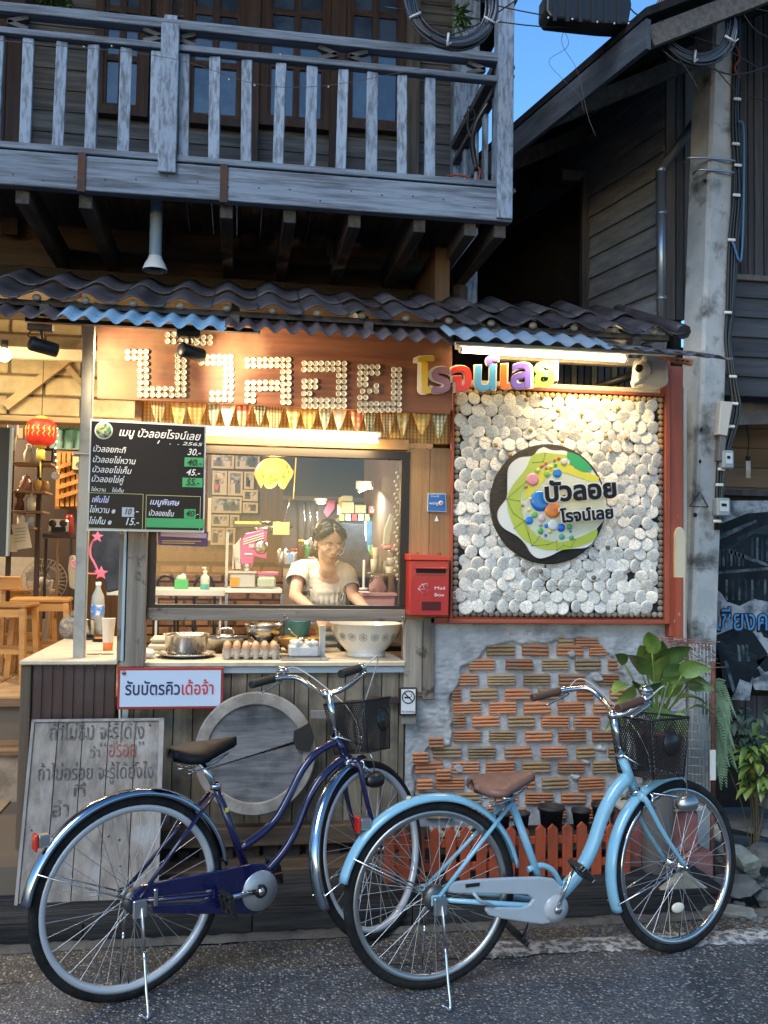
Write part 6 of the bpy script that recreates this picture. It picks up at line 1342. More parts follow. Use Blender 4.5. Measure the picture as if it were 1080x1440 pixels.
# ================================================================ BICYCLES
CHR = mat('chrome', (.62, .62, .63), rough=.13, metal=1, dirt=(.35, .33, .3), dscale=30, dlo=.55, dhi=.8)
SPK = mat('spoke_steel', (.6, .6, .61), rough=.3, metal=.9)
ALU = mat('dull_alloy', (.5, .5, .5), rough=.35, metal=1); TYR = mat('tyre_rubber', (.01, .01, .011), (.02, .02, .02), scale=25, rough=.8, spec=.25, bmp=.2, dirt=(.05, .046, .04), dscale=7, dlo=.62, dhi=.8)
REFL = mat('red_reflector', (.6, .015, .01), rough=.15, coat=.8); BPL = mat('black_plastic', (.015, .015, .015), rough=.35, coat=.2)
def bike(name, label, rear_px, front_px, R, zc, steer, cfg, px):
    gr, gf = G(*rear_px), G(*front_px); u = Vector((gf.x-gr.x, gf.y-gr.y, 0)); WB = u.length; u.normalize(); nrm = Vector((-u.y, u.x, 0))   # +lateral = away from the camera
    ang = math.atan2(u.y, u.x); T = thing(name, label, 'bicycle', (gr.x, gr.y, 0), rotz=ang)
    def B(x, y, lat=0.0):                      # pixel on the bicycle's own centre plane -> local point
        d = ray(x, y); o = gr+nrm*lat; t = (o-CP).dot(nrm)/d.dot(nrm); p = CP+d*t-gr
        return Vector((p.dot(u), lat, p.z))
    F_ = cfg
    headT, headB = B(*px['headT']), B(*px['headB']); ax = (headT-headB).normalized()
    Rs = Matrix.Rotation(steer, 3, ax)
    def st(p): return headB+Rs @ (Vector(p)-headB)
    hub_r, hub_f0 = Vector((0, 0, R+zc)), Vector((WB, 0, R+zc))
    def wheel(c, tf, nm, rimm, n=36, seed=0):
        w = MB(); tyr = R-.017
        def circ(r, y, n=48): return [tf(c+Vector((r*math.cos(2*PI*i/n), y, r*math.sin(2*PI*i/n)))) for i in range(n)]
        prof = [(-.009, -.017), (-.0155, -.006), (-.0125, .008), (-.004, .017), (.004, .017), (.0125, .008), (.0155, -.006), (.009, -.017)]
        def ring(prof, rad0, seg=72, cl=True):
            vs = []; m = len(prof)
            for i in range(seg):
                t = 2*PI*i/seg
                for y, h in prof: r = rad0+h; vs.append(tf(c+Vector((r*math.cos(t), y, r*math.sin(t)))))
            fs = [(i*m+j, ((i+1) % seg)*m+j, ((i+1) % seg)*m+(j+1) % m, i*m+(j+1) % m) for i in range(seg) for j in range(m)]
            return vs, fs
        vs, fs = ring(prof, tyr); t_ = MB().add(vs, fs, True).obj(nm, TYR, T)
        vs, fs = ring([(-.0125, .012), (-.0135, .004), (-.0125, -.004), (-.008, -.011), (.008, -.011), (.0125, -.004), (.0135, .004), (.0125, .012), (.0, .006)], R-.042); MB().add(vs, fs, True).obj('rim', rimm, t_)
        sp = MB(); rh = .022
        for i in range(n):
            a0 = 2*PI*(i+.5)/n+seed; s_ = 1 if i % 2 else -1; tw = .75*(1 if (i//2) % 2 else -1); y0 = s_*.03
            sp.tube([tf(c+Vector((rh*math.cos(a0+tw*1.6), y0, rh*math.sin(a0+tw*1.6)))), tf(c+Vector(((R-.05)*math.cos(a0), s_*.002, (R-.05)*math.sin(a0))))], .00125, 5, cap=False)
        kind(sp.obj('spokes', SPK, t_), 'stuff')
        h = MB(); h.lathe([(0, -.045), (.008, -.045), (.009, -.034), (.024, -.033), (.024, -.027), (.012, -.02), (.012, .02), (.024, .027), (.024, .033), (.009, .034), (.008, .045), (0, .045)], 20, (0, 0, 0), ax='y'); h.v = [tf(c+v) for v in h.v]; h.obj('hub', CHR, t_)
        MB().tube([tf(c+Vector((.0, -.001, -(R-.045)))), tf(c+Vector((0, -.001, -(R-.085))))], .003, 6).obj('valve', BPL, t_)
        return t_
    idt = lambda p: Vector(p)
    wheel(hub_r, idt, 'rear_wheel', F_['rim_r']); wheel(hub_f0, st, 'front_wheel', F_['rim_f'], seed=.1)
    # mudguards
    def guard(c, tf, a0, a1, nm, m, rr=None, wd=.027):
        rr = rr or R+.018; seg = 40; vs = []; prof = [(-wd, -.014), (-wd*.93, -.003), (-wd*.5, .006), (0, .009), (wd*.5, .006), (wd*.93, -.003), (wd, -.014)]
        for i in range(seg+1):
            t = rad(a0+(a1-a0)*i/seg)
            for y, h in prof: vs.append(tf(c+Vector(((rr+h)*math.cos(t), y, (rr+h)*math.sin(t)))))
        m_ = len(prof); o = MB().add(vs, [(i*m_+j, (i+1)*m_+j, (i+1)*m_+j+1, i*m_+j+1) for i in range(seg) for j in range(m_-1)], True).obj(nm, m, T)
        s_ = o.modifiers.new('s', 'SOLIDIFY'); s_.thickness = .0016; return o
    guard(hub_r, idt, *F_['guard_r'], 'rear_mudguard', F_['gm']); guard(hub_f0, st, *F_['guard_f'], 'front_mudguard', F_['gm'])
    def stay(c, tf, a, nm='mudguard_stay', r=.0028):
        t = rad(a); e = Vector(((R+.016)*math.cos(t), 0, (R+.016)*math.sin(t)))
        for s_ in (-1, 1): MB().tube([tf(c+Vector((0, s_*.05, 0))), tf(c+e+Vector((0, s_*.03, 0)))], r, 6).obj(nm, CHR, T)
    stay(hub_r, idt, F_['stay_r']); stay(hub_f0, st, F_['stay_f'])
    # frame
    bb = B(*px['bb']); stt, stb = B(*px['seatT']), bb; FM = F_['fm']; fr = MB()
    fr.tube([stb, stt], .0145, 14)
    for nm_ in ('down', 'down2'):
        if nm_ in px: fr.tube(bez([B(*q) for q in px[nm_]], 22), F_['r_'+nm_], 16)
    if 'arc' in px: fr.tube(bez([B(*q) for q in px['arc']], 14), .011, 10)
    fr.tube([headB-ax*.004, headT], .0185, 16); fr.lathe([(0, -.036), (.022, -.036), (.022, .036), (0, .036)], 16, bb, ax='y')
    for s_ in (-1, 1):
        y_ = s_*.058; dr = hub_r+Vector((0, y_, 0)); q = B(*px['stayT']); fr.tube([Vector((q.x, s_*.018, q.z)), dr+Vector((.005, 0, .01))], .0075, 10)
        fr.tube([Vector((bb.x-.02, s_*.03, bb.z)), Vector((bb.x-.12, s_*.045, bb.z+(dr.z-bb.z)*.25)), dr+Vector((.01, 0, 0))], [.011, .01, .008], 10)
        fr.box(dr+Vector((-.025, -.003, -.02)), dr+Vector((.03, .003, .018)), .004)
    fr.obj('frame', FM, T)
    for q in (headT, headB): d_ = MB(); d_.lathe([(.0185, -.006), (.0225, -.006), (.0225, .006), (.0185, .006)], 18); rq = Vector((0, 0, 1)).rotation_difference(ax).to_matrix(); d_.v = [q+rq @ v for v in d_.v]; d_.obj('head_ring', CHR, T)
    MB().tube([hub_r+Vector((0, -.068, 0)), hub_r+Vector((0, .068, 0))], .006, 8).lathe([(0, -.072), (.011, -.072), (.012, -.062), (0, -.061)], 6, hub_r, ax='y').obj('rear_axle', CHR, T)
    # fork
    fk = MB(); crown = headB-ax*.012
    for s_ in (-1, 1):
        pts = [crown+Vector((0, s_*.012, 0)), crown-ax*.02+Vector((.0, s_*.042, 0)), crown.lerp(hub_f0, .5)+Vector((-.014, s_*.05, 0)), hub_f0+Vector((0, s_*.052, 0))]
        fk.tube([st(p) for p in bez(pts, 18)], [.014-.0065*i/18 for i in range(19)], 10)
    fk.tube([st(crown+Vector((0, -.045, -.012))), st(crown+Vector((0, .045, -.012)))], .013, 10); fk.obj('fork', FM, T)
    MB().tube([st(hub_f0+Vector((0, -.064, 0))), st(hub_f0+Vector((0, .064, 0)))], .006, 8).obj('front_axle', CHR, T)
    br = MB(); bc = crown+Vector((.045, 0, .0))
    br.tube([st(bc+Vector((.0, -.034, -.05))), st(bc+Vector((.012, -.03, -.01))), st(bc+Vector((.004, .0, .012))), st(bc+Vector((.012, .03, -.01))), st(bc+Vector((0, .034, -.05)))], .006, 8); br.box(st(bc+Vector((-.01, -.036, -.062))), st(bc+Vector((.02, -.028, -.05))), .002); br.obj('front_brake', CHR, T)
    # stem and bars
    cl = B(*px['stem']); MB().tube([headT, cl], .0125, 12).obj('stem', CHR, T)
    hb = F_['bar']; half = [st(cl+Vector(p)) for p in hb]; pts = [st(cl+Vector((p[0], -p[1], p[2]))) for p in hb[::-1]]+half[1:] if hb[0][1] == 0 else None
    bar_ = bez(pts, 48); MB().tube(bar_, .0112, 12).obj('handlebar', CHR, T); MB().ell(st(cl), (.02, .022, .02), 12, 8).obj('clamp', CHR, T)
    for s_ in (-1, 1):
        e = st(cl+Vector((hb[-1][0], s_*hb[-1][1], hb[-1][2]))); e0 = st(cl+Vector((hb[-2][0], s_*hb[-2][1], hb[-2][2]))); d_ = (e-e0).normalized(); e0 = e-d_*.125
        g_ = MB(); n_ = 12; g_.tube([e0+d_*(.13*i/n_) for i in range(n_+1)], [.0155+.0012*(i % 2) for i in range(n_+1)], 12); g_.obj('grip', F_['grip'], T)
        l0 = e0-d_*.022; dn = Vector((0, 0, -1)); md = (st(Vector((1, 0, 0))+headB)-st(headB)).normalized()
        l_ = bez([l0+dn*.0, l0+dn*.018+md*.022, l0+d_*.05+dn*.024+md*.036, l0+d_*.115+dn*.04+md*.03], 14); MB().tube(l_, [.007]*5+[.0052]*9+[.006], 8, flat=.6).obj('brake_lever', F_.get('lever', CHR), T)
        MB().ell(l0, (.017, .017, .017), 10, 7).obj('lever_clamp', CHR, T)
        e2 = st(headB+ax*.02+Vector((.05, s_*.01, .0))); cb_ = bez([l0+dn*.01, l0-d_*.06+Vector((0, 0, .025))+md*.05, cl.lerp(e2, .3)+md*.12+Vector((0, s_*.05, 0)), e2+md*.05+Vector((0, 0, .05)), e2+Vector((0, 0, -.02))], 24)
        MB().tube(cb_, .0026, 6).obj('brake_cable', F_['cable'], T)
    if F_.get('bell'):
        p = st(cl+Vector((hb[F_['bell'][0]][0], F_['bell'][1]*hb[F_['bell'][0]][1], hb[F_['bell'][0]][2]+.028))); MB().lathe([(0, .018), (.014, .016), (.024, .006), (.026, -.004), (.0, -.006)], 20, p).obj('bell', CHR, T)
    # basket
    bs = MB(); bx0, bx1 = F_['bk']; by = F_['bw']; bz0, bz1 = F_['bkz']; o_ = Vector((cl.x, 0, cl.z))
    def bp(x, y, z): f_ = .82+.18*(z-bz0)/(bz1-bz0); xm = (bx0+bx1)/2; return st(o_+Vector((xm+(x-xm)*f_, y*f_, z)))
    def panel(fn, n1, n2):
        for sgn in (-1, 1):
            for i in range(-n2, n1):
                a0, b0 = (i/n1, 0) if sgn > 0 else (1-i/n1, 0); a1, b1 = ((i+n2)/n1, 1) if sgn > 0 else (1-(i+n2)/n1, 1)
                lo_, hi_ = 0.0, 1.0; da = a1-a0
                t0, t1 = sorted(((0-a0)/da, (1-a0)/da)); t0, t1 = max(0, t0), min(1, t1)
                if t1-t0 > .02: bs.tube([fn(a0+da*t0, t0), fn(a0+da*t1, t1)], .0017, 3, cap=False)
    H_ = bz1-bz0; Ny = 15; Nx = 11
    panel(lambda u_, v: bp(bx1, -by+2*by*u_, bz0+H_*v), 20, 13); panel(lambda u_, v: bp(bx0, -by+2*by*u_, bz0+H_*v), 20, 13)
    panel(lambda u_, v: bp(bx0+(bx1-bx0)*u_, -by, bz0+H_*v), 14, 13); panel(lambda u_, v: bp(bx0+(bx1-bx0)*u_, by, bz0+H_*v), 14, 13)
    panel(lambda u_, v: bp(bx0+(bx1-bx0)*v, -by+2*by*u_, bz0), 20, 14)
    bo_ = MB()
    for z, r_ in ((bz1, .0045), (bz0, .003)): bo_.tube([bp(x, y, z) for x, y in ((bx0, -by), (bx1, -by), (bx1, by), (bx0, by))], r_, 6, closed=True)
    for x, y in ((bx0, -by), (bx1, -by), (bx1, by), (bx0, by)): bo_.tube([bp(x, y, bz0), bp(x, y, bz1)], .003, 6)
    bo = bo_.obj('basket', BKM, T); kind(bs.obj('mesh', BKM, bo), 'stuff')
    xm = (bx0+bx1)/2; q = bp(bx0+(bx1-bx0)*F_['badge'], -by, bz0+H_*.58); q2 = bp(bx0+(bx1-bx0)*F_['badge'], -by-.004, bz0+H_*.58); nn = (st(headB+Vector((0, 1, 0)))-st(headB)); rq = Vector((0, 1, 0)).rotation_difference(nn).to_matrix()
    d_ = MB(); d_.lathe([(0, -.004), (.04, -.004), (.042, 0), (.0, .002)], 20, ax='y'); d_.v = [q+rq @ Vector((v.x, v.y, v.z*1.12)) for v in d_.v]; d_.obj('round_badge', BPL, bo)
    MB().tube([headT+ax*.02, bp(bx0+.01, 0, bz0+.05)], .006, 6).tube([headT+Vector((0, -.02, 0)), bp(bx0+.02, -.06, bz0+.03)], .004, 6).obj('basket_bracket', CHR, bo)
    # lamp
    lp = st(hub_f0+Vector(F_['lamp'])); LPM = F_['lampm']; d_ = MB(); d_.lathe([(0, -.05), (.018, -.045), (.03, -.015), (.034, .02), (.032, .03)], 18, ax='x'); d_.v = [lp+Rs @ v for v in d_.v]; lo_ = d_.obj('headlamp', LPM, T)
    d_ = MB(); d_.lathe([(0, .034), (.02, .032), (.031, .028)], 16, ax='x'); d_.v = [lp+Rs @ v for v in d_.v]; d_.obj('lens', mat('lamp_glass', (.7, .7, .68), rough=.1), lo_)
    MB().tube([lp+Vector((0, 0, .02)), st(Vector((crown.x+.05, 0, crown.z+.0)))], .006, 6).tube(bez([lp+Vector((0, 0, .03)), lp+Vector((-.03, -.02, .1)), st(Vector((crown.x+.06, -.02, crown.z+.1)))], 10), .003, 5).obj('lamp_bracket', CHR, lo_)
    # saddle, seat post
    sd = B(*px['saddle']); MB().tube([stt-(stt-bb).normalized()*.03, Vector((sd.x-.01, 0, sd.z-.05))], .0125, 12).obj('seat_post', CHR, T); MB().lathe([(.014, -.012), (.02, -.012), (.02, .012), (.014, .012)], 14, stt).obj('seat_clamp', CHR, T)
    vs = []; NS = 22; MS = 14; L_ = .26
    for i in range(NS+1):
        t = i/NS; x = -L_*.5+L_*t; w_ = (.108*(math.sin(PI*min(.5, (t+.09)/1.0*1.25))**.8)*(1-max(0, t-.32)/.68)**1.15+.021*min(1, (1-t)*9+.25)) if t > .0 else .05
        w_ *= min(1, .45+t*6); hh = .03+.012*(1-t); zz = .016*math.cos(t*PI*1.1+.2)*-1*(1 if t < .5 else .35)+(-.018*((t-.0)**2) if F_.get('nose_dn') else .03*max(0, t-.45)**1.2)+(.02*(.35-t) if t < .35 else 0)
        for j in range(MS+1):
            a_ = PI*(j/MS); y = -w_*math.cos(a_); z = hh*math.sin(a_)**.55+zz; vs.append(sd+Vector((x, y, z-.02)))
        for j in range(1, MS): a_ = PI*(1-j/MS); vs.append(sd+Vector((x, -w_*.9*math.cos(a_), zz-.018)))
    m_ = 2*MS; fs = [(i*m_+j, (i+1)*m_+j, (i+1)*m_+(j+1) % m_, i*m_+(j+1) % m_) for i in range(NS) for j in range(m_)]; fs += [tuple(range(m_))[::-1], tuple(NS*m_+k for k in range(m_))]
    sdl = MB().add(vs, fs, True).obj('saddle', F_['saddle'], T)
    for s_ in (-1, 1):
        cx = sd+Vector((-.07, s_*.05, -.05)); MB().tube([cx+Vector((.011*math.cos(k*.7), .011*math.sin(k*.7), -.02+.0022*k)) for k in range(26)], .0022, 5).obj('spring', CHR, sdl)
    MB().tube(bez([sd+Vector((.1, 0, -.03)), sd+Vector((.03, -.02, -.06)), sd+Vector((-.08, -.045, -.075))], 10), .0035, 6).tube(bez([sd+Vector((.1, 0, -.03)), sd+Vector((.03, .02, -.06)), sd+Vector((-.08, .045, -.075))], 10), .0035, 6).obj('saddle_rail', CHR, sdl)
    # rear reflector / lamp
    a_ = rad(F_['refl']); p = hub_r+Vector(((R+.035)*math.cos(a_), -.0, (R+.035)*math.sin(a_))); MB().box(p+Vector((-.03, -.02, -.015)), p+Vector((.012, .02, .025)), .006).obj('lamp_holder', ALU, T); MB().box(p+Vector((-.04, -.021, -.024)), p+Vector((-.029, .021, .03)), .003).obj('reflector', REFL, T)
    # stand
    for s_ in (-1, 1):
        y_ = s_*.065; a = hub_r+Vector((.012, y_, -.0)); e = Vector((F_['foot'], s_*.105-.07 if s_ < 0 else .09, .006)); k_ = a.lerp(e, .42); MB().tube([a, k_], .0095, 8, flat=.6).obj('stand_leg', ALU, T); MB().tube(bez([k_, k_.lerp(e, .6), e, e+Vector((-.03, -.0, .02))], 12), .0052, 8).obj('stand_foot', CHR, T)
    MB().tube([hub_r+Vector((F_['foot']*.8, -.1, -R*.75)), hub_r+Vector((F_['foot']*.8, .1, -R*.75))], .005, 6).obj('stand_bar', CHR, T) if F_.get('standbar') else None
    MB().box(hub_r+Vector((-.02, -.078, -.05)), hub_r+Vector((.03, -.062, .012)), .004).obj('stand_plate', ALU, T)
    # cranks and pedals
    ca = F_['crank']; 
    for s_ in (-1, 1):
        a = rad(ca+(0 if s_ < 0 else 180)); y_ = s_*.07; e = bb+Vector((.165*math.cos(a), y_, .165*math.sin(a))); MB().tube([bb+Vector((0, y_*.85, 0)), e], [.0125, .009], 10, flat=.6).obj('crank', F_.get('crankm', ALU), T)
        pd = Matrix.Rotation(F_['pedrot'], 3, 'Y'); m = MB(); yy = s_*.055; cc = e+Vector((0, yy, 0))
        for q0, q1 in (((-.045, -.045, -.01), (-.03, .045, .01)), ((.03, -.045, -.01), (.045, .045, .01)), ((-.03, -.045, -.012), (.03, -.032, .012)), ((-.03, .032, -.012), (.03, .045, .012)), ((-.03, -.008, -.012), (.03, .008, .012)), ((-.012, -.032, -.008), (.012, .032, .008))): m.box(q0, q1, .003)
        m.v = [cc+pd @ v for v in m.v]; m.obj('pedal', BPL, T)
    MB().lathe([(0, -.078), (.013, -.077), (.016, -.07), (.0, -.069)], 14, bb, ax='y').obj('crank_bolt', CHR, T)
    return dict(T=T, B=B, bb=bb, hub_r=hub_r, R=R, st=st, hub_f=hub_f0, WB=WB)
CHS = mat('chain_steel', (.2, .19, .17), rough=.4, metal=1)
# ---- light blue bicycle in front
PBL = mat('pale_blue_paint', (.22, .47, .62), (.24, .49, .64), rough=.25, coat=.6, dirt=(.25, .38, .42), dscale=22, dlo=.58, dhi=.8)
cfgL = dict(fm=PBL, gm=PBL, rim_r=ALU, rim_f=CHR, guard_r=(167, 12), guard_f=(202, 86), stay_r=152, stay_f=196, r_down=.026, bar=[(0, 0, 0), (.035, .05, .012), (.055, .12, .05), (.035, .18, .088), (-.03, .22, .085), (-.11, .24, .072), (-.19, .25, .058)],
            grip=mat('brown_grip', (.1, .05, .035), rough=.55), cable=mat('grey_cable', (.5, .5, .5), rough=.4), bell=(4, -1), bk=(.09, .285), bkz=(-.24, -.015), bw=.118, badge=.55, lamp=(-.0, -.07, .25), lampm=ALU, saddle=mat('brown_leather', (.24, .12, .085), (.19, .09, .062), scale=20, rough=.4, bmp=.15),
            refl=133, foot=.0, crank=66, pedrot=rad(48), crankm=CHR, standbar=False)
pxL = dict(headT=(873, 1061), headB=(893, 1112), bb=(771, 1270), seatT=(717, 1122), stayT=(716, 1128), stem=(862, 1006), saddle=(708, 1098),
           down=[(884, 1092), (865, 1112), (848, 1145), (833, 1190), (815, 1225), (790, 1254), (771, 1270)], arc=[(742, 1223), (760, 1217), (777, 1224), (789, 1245)])
L = bike('bicycle', 'light blue step-through bicycle with brown saddle and pale chain case', (605, 1390), (953, 1336), .33, 0, rad(9), cfgL, pxL)
T, B, bb = L['T'], L['B'], L['bb']
SIL = mat('silver_grey_case', (.4, .45, .49), (.37, .42, .46), rough=.3, coat=.5)
def case(pts, y0, y1, name, m, bev=.004, T=T):
    P = [(p.x, p.z) for p in pts]; return MB().prism(P, y0, y1).obj(name, m, T, bev=bev)
pts = [B(x/3.857+560, y/3.857+1180, -.05) for x, y in [(262, 262), (285, 232), (400, 218), (600, 206), (760, 203), (840, 212), (885, 260), (896, 320), (880, 400), (830, 450), (780, 460), (700, 450), (560, 430), (490, 412), (466, 385), (478, 365), (660, 368), (710, 350), (728, 322), (700, 300), (600, 296), (300, 292), (268, 284)]]
case(pts[::-1], -.058, -.042, 'chain_case', SIL, bev=.006)
MB().lathe([(.012, -.066), (.024, -.064), (.05, -.06), (.05, -.055)], 28, bb, ax='y').obj('case_disc', mat('pale_case_disc', (.42, .44, .46), rough=.3, coat=.4), T)
q = B(662, 1245, -.06); MB().box(q+Vector((-.02, -.001, -.006)), q+Vector((.035, .001, .006))).obj('label', BPL, T)
pts = [B(400/3.857+560+k*4, 1180+(292+k*9)/3.857, -.059) for k in range(3)]
MB().tube([B(666, 1256, -.062), B(674, 1266, -.064), B(693, 1274, -.062)], .006, 8).obj('case_bracket', SIL, T)
MB().tube([L['hub_r']+Vector((0, -.045, -.03)), B(685, 1282, -.045)], .004, 6).tube([L['hub_r']+Vector((0, -.045, .03)), B(660, 1247, -.045)], .004, 6).obj('chain', CHS, T)
MB().lathe([(.012, -.02), (.045, -.02), (.045, -.052), (.012, -.052)], 26, L['hub_r'], ax='y').obj('hub_drum', mat('dark_drum', (.12, .12, .12), rough=.4, metal=.8), T)
q = B(575, 1124, -.0); MB().ell(q+Vector((0, -.0, .004)), (.012, .01, .008), 8, 5).obj('sticker', mat('cream_sticker', (.6, .55, .4), rough=.6), T)
wl = L['st'](L['hub_f']+Vector((-.06, -.06, -.14))); MB().ell(wl, (.03, .008, .02)).obj('wheel_reflector', mat('amber_reflector', (.7, .65, .55), rough=.2), T)
# ---- dark blue bicycle behind
DBL = mat('dark_blue_paint', (.007, .007, .05), (.009, .009, .062), rough=.22, coat=.8)
SGM = mat('steel_mudguard', (.42, .5, .6), rough=.16, metal=1)
WRM = mat('white_rim', (.55, .57, .6), rough=.3, metal=.3)
cfgD = dict(fm=DBL, gm=SGM, rim_r=WRM, rim_f=WRM, guard_r=(173, 8), guard_f=(205, 90), stay_r=156, stay_f=196, r_down=.0155, r_down2=.0155, bar=[(0, 0, 0), (.03, .05, .008), (.045, .12, .04), (.03, .17, .075), (-.02, .205, .085), (-.09, .228, .08), (-.175, .235, .07)],
            grip=mat('black_grip', (.02, .02, .02), rough=.6), cable=mat('pale_cable', (.6, .6, .58), rough=.4), bell=(4, 1), bk=(.105, .285), bkz=(-.25, -.045), bw=.105, badge=.72, lamp=(-.0, -.05, .27), lampm=BPL, saddle=mat('black_leather', (.008, .009, .012), rough=.5, spec=.08),
            refl=141, foot=.0, crank=178, pedrot=rad(75), crankm=CHR)
pxD = dict(headT=(472, 1035), headB=(489, 1068), bb=(355, 1246), seatT=(303, 1105), stayT=(298, 1115), stem=(463, 976), saddle=(287, 1052),
           down=[(474, 1043), (457, 1051), (440, 1063), (423, 1086), (405, 1122), (387, 1153), (365, 1174), (338, 1193)], down2=[(486, 1064), (466, 1080), (447, 1100), (431, 1130), (418, 1163), (402, 1193), (380, 1220), (355, 1246)])
D = bike('bicycle', 'dark blue bicycle with black saddle and curved twin tubes at the left', (180, 1405), (512, 1312), .345, 0, rad(20), cfgD, pxD)
T, B, bb = D['T'], D['B'], D['bb']
pts = [B(x/2, y/2+900, -.05) for x, y in [(372, 712), (400, 688), (480, 672), (600, 650), (700, 630), (745, 628), (772, 660), (772, 715), (750, 755), (715, 768), (600, 770), (430, 768), (428, 742), (560, 738), (598, 722), (598, 700), (560, 706), (430, 722), (400, 724), (380, 724)]]
case(pts[::-1], -.058, -.042, 'chain_case', DBL, T=T)
MB().lathe([(.02, -.064), (.072, -.062), (.074, -.056)], 36, bb, ax='y').obj('chain_disc', mat('alloy_disc', (.42, .43, .44), rough=.35, metal=.6), T); MB().lathe([(.0, -.07), (.024, -.07), (.026, -.06)], 24, bb, ax='y').obj('disc_centre', BPL, T)
MB().lathe([(.012, -.02), (.042, -.02), (.042, -.05), (.012, -.05)], 26, D['hub_r'], ax='y').obj('hub_drum', mat('dark_drum', (.12, .12, .12)), T)
q = B(219, 1262, -.06); MB().box(q+Vector((-.008, -.006, -.03)), q+Vector((.008, .004, .03)), .003).obj('chain_case_clamp', CHR, T)
q = B(319, 1139, -.016); MB().box(q+Vector((-.006, -.002, -.008)), q+Vector((.006, .003, .008))).obj('sticker', mat('yellow_sticker', (.7, .6, .05), rough=.5), T)
# ================================================================ RIGHT: dark timber house, pole, cables
DKX = wood('dark_blue_siding', (.04, .046, .055), (.075, .085, .1), GX, 12); DKS = wood('lifted_side_board', (.16, .18, .21), (.27, .3, .34), (2, .12, 2), 12)  # DKS raised in tone, standing in for fill light under the eave
DKZ = wood('dark_upright_plank', (.03, .03, .033), (.075, .075, .08), GZ, 12); PALEZ = wood('pale_upright_plank', (.13, .12, .115), (.08, .075, .07), GZ, 12)
rh = thing('dark_house', 'dark weathered timber house with gable eave at the upper right', 'house', (2.2, 1.5, .1))
dv = Vector((-math.sin(rad(12.3)), math.cos(rad(12.3)), 0)); nl = Vector((-dv.y, dv.x, 0))
P0 = W(938, 440, .42); P0 = Vector((P0.x, P0.y, 0))
def hitwall(px, py, off):
    o = P0+nl*off; d = ray(px, py); t = (o-CP).dot(nl)/d.dot(nl); return CP+d*t
def tpar(p): return (p-P0).dot(dv)
t820 = tpar(hitwall(822, 350, 0)); zedge = hitwall(815, 262, 0).z; rot_ = Matrix.Rotation(rad(12.3), 3, 'Z')
bh = .135; z = 1.6; k = 0
LW = 6.0
def wbd(t0, t1, z):
    m = MB(); a = P0+dv*t0; b = P0+dv*t1; tl_ = .022
    vs = [a+nl*(.03)+Vector((0, 0, z)), b+nl*.03+Vector((0, 0, z)), b+nl*(.03-tl_)+Vector((0, 0, z+bh+.01)), a+nl*(.03-tl_)+Vector((0, 0, z+bh+.01))]
    vs += [v-nl*.015 for v in vs]; m.add(vs, [(0, 1, 2, 3), (7, 6, 5, 4), (0, 4, 5, 1), (1, 5, 6, 2), (2, 6, 7, 3), (3, 7, 4, 0)]); return m.obj('wall_board', DKS, rh, org=a+Vector((0, 0, z)))
while z < 4.6:
    wbd(0, LW if z > zedge-.02 else t820, z); z += bh; k += 1
m = MB(); a = P0-nl*.0; m.bar(P0+dv*3+Vector((0, 0, 2))-nl*.06, P0+dv*3.001+Vector((0, 0, 2))-nl*.06, 1, 1) if 0 else None
kd = MB(); q = [P0-nl*.05, P0+dv*LW-nl*.05]; kd.add([q[0]+Vector((0, 0, .0)), q[1], q[1]+Vector((0, 0, 4.8)), q[0]+Vector((0, 0, 4.8)), q[0]-nl*.05, q[1]-nl*.05, q[1]-nl*.05+Vector((0, 0, 4.8)), q[0]-nl*.05+Vector((0, 0, 4.8))], [(0, 1, 2, 3), (7, 6, 5, 4), (0, 4, 5, 1), (2, 6, 7, 3), (3, 7, 4, 0)]); kd.obj('passage_darkness', DARKX, rh)  # near-black sheet standing in for the darkness of the open passage
p = hitwall(822, 350, .04); MB().bar((p.x, p.y, 1.5), (p.x, p.y, zedge), .05, .05).obj('door_post', DKZ, rh)
p = hitwall(808, 250, .08); MB().box((p.x-.1, p.y-.04, p.z-.035), (p.x+.09, p.y+.04, p.z+.04), .005).obj('lintel', PALEZ, rh)
# eave: fascia, roof plane, soffit
OFF = .85; pf = hitwall(817, 107, OFF); zf_ = pf.z
FAS = wood('fascia_board', (.07, .085, .11), (.035, .042, .055), (2, .12, 2), 10)
tN = tpar(hitwall(912, 30, OFF))
for t0, t1 in ((tN, 1.2), (1.21, 2.8), (2.81, 5.0), (5.01, 8)):
    a = P0+nl*OFF+dv*t0+Vector((0, 0, zf_-.07)); b = P0+nl*OFF+dv*t1+Vector((0, 0, zf_-.07+random.uniform(-.01, .01))); MB().bar(a, b, .025, .14).obj('fascia', FAS, rh)
rf = MB(); a = P0+nl*(OFF+.015)+dv*tN; b = P0+nl*(OFF+.015)+dv*8; up_ = Vector((0, 0, zf_+.01)); ri = -nl*4+Vector((0, 0, 2.2))
vs = [a+up_, b+up_, b+up_+ri, a+up_+ri]; vs += [v+Vector((0, 0, .04)) for v in vs]; rf.add(vs, [(3, 2, 1, 0), (4, 5, 6, 7), (0, 1, 5, 4), (1, 2, 6, 5), (2, 3, 7, 6), (3, 0, 4, 7)]); rf.obj('roof', mat('old_roof', (.025, .025, .028), (.015, .015, .018), rough=.9, spec=.1), rh)
for k in range(9):
    a = P0+nl*(OFF-.03)+dv*(tN+.05+k*.85)+Vector((0, 0, zf_-.06)); MB().bar(a, a-nl*1.6+Vector((0, 0, .88)), .05, .09).obj('rafter', BLACKW, rh)
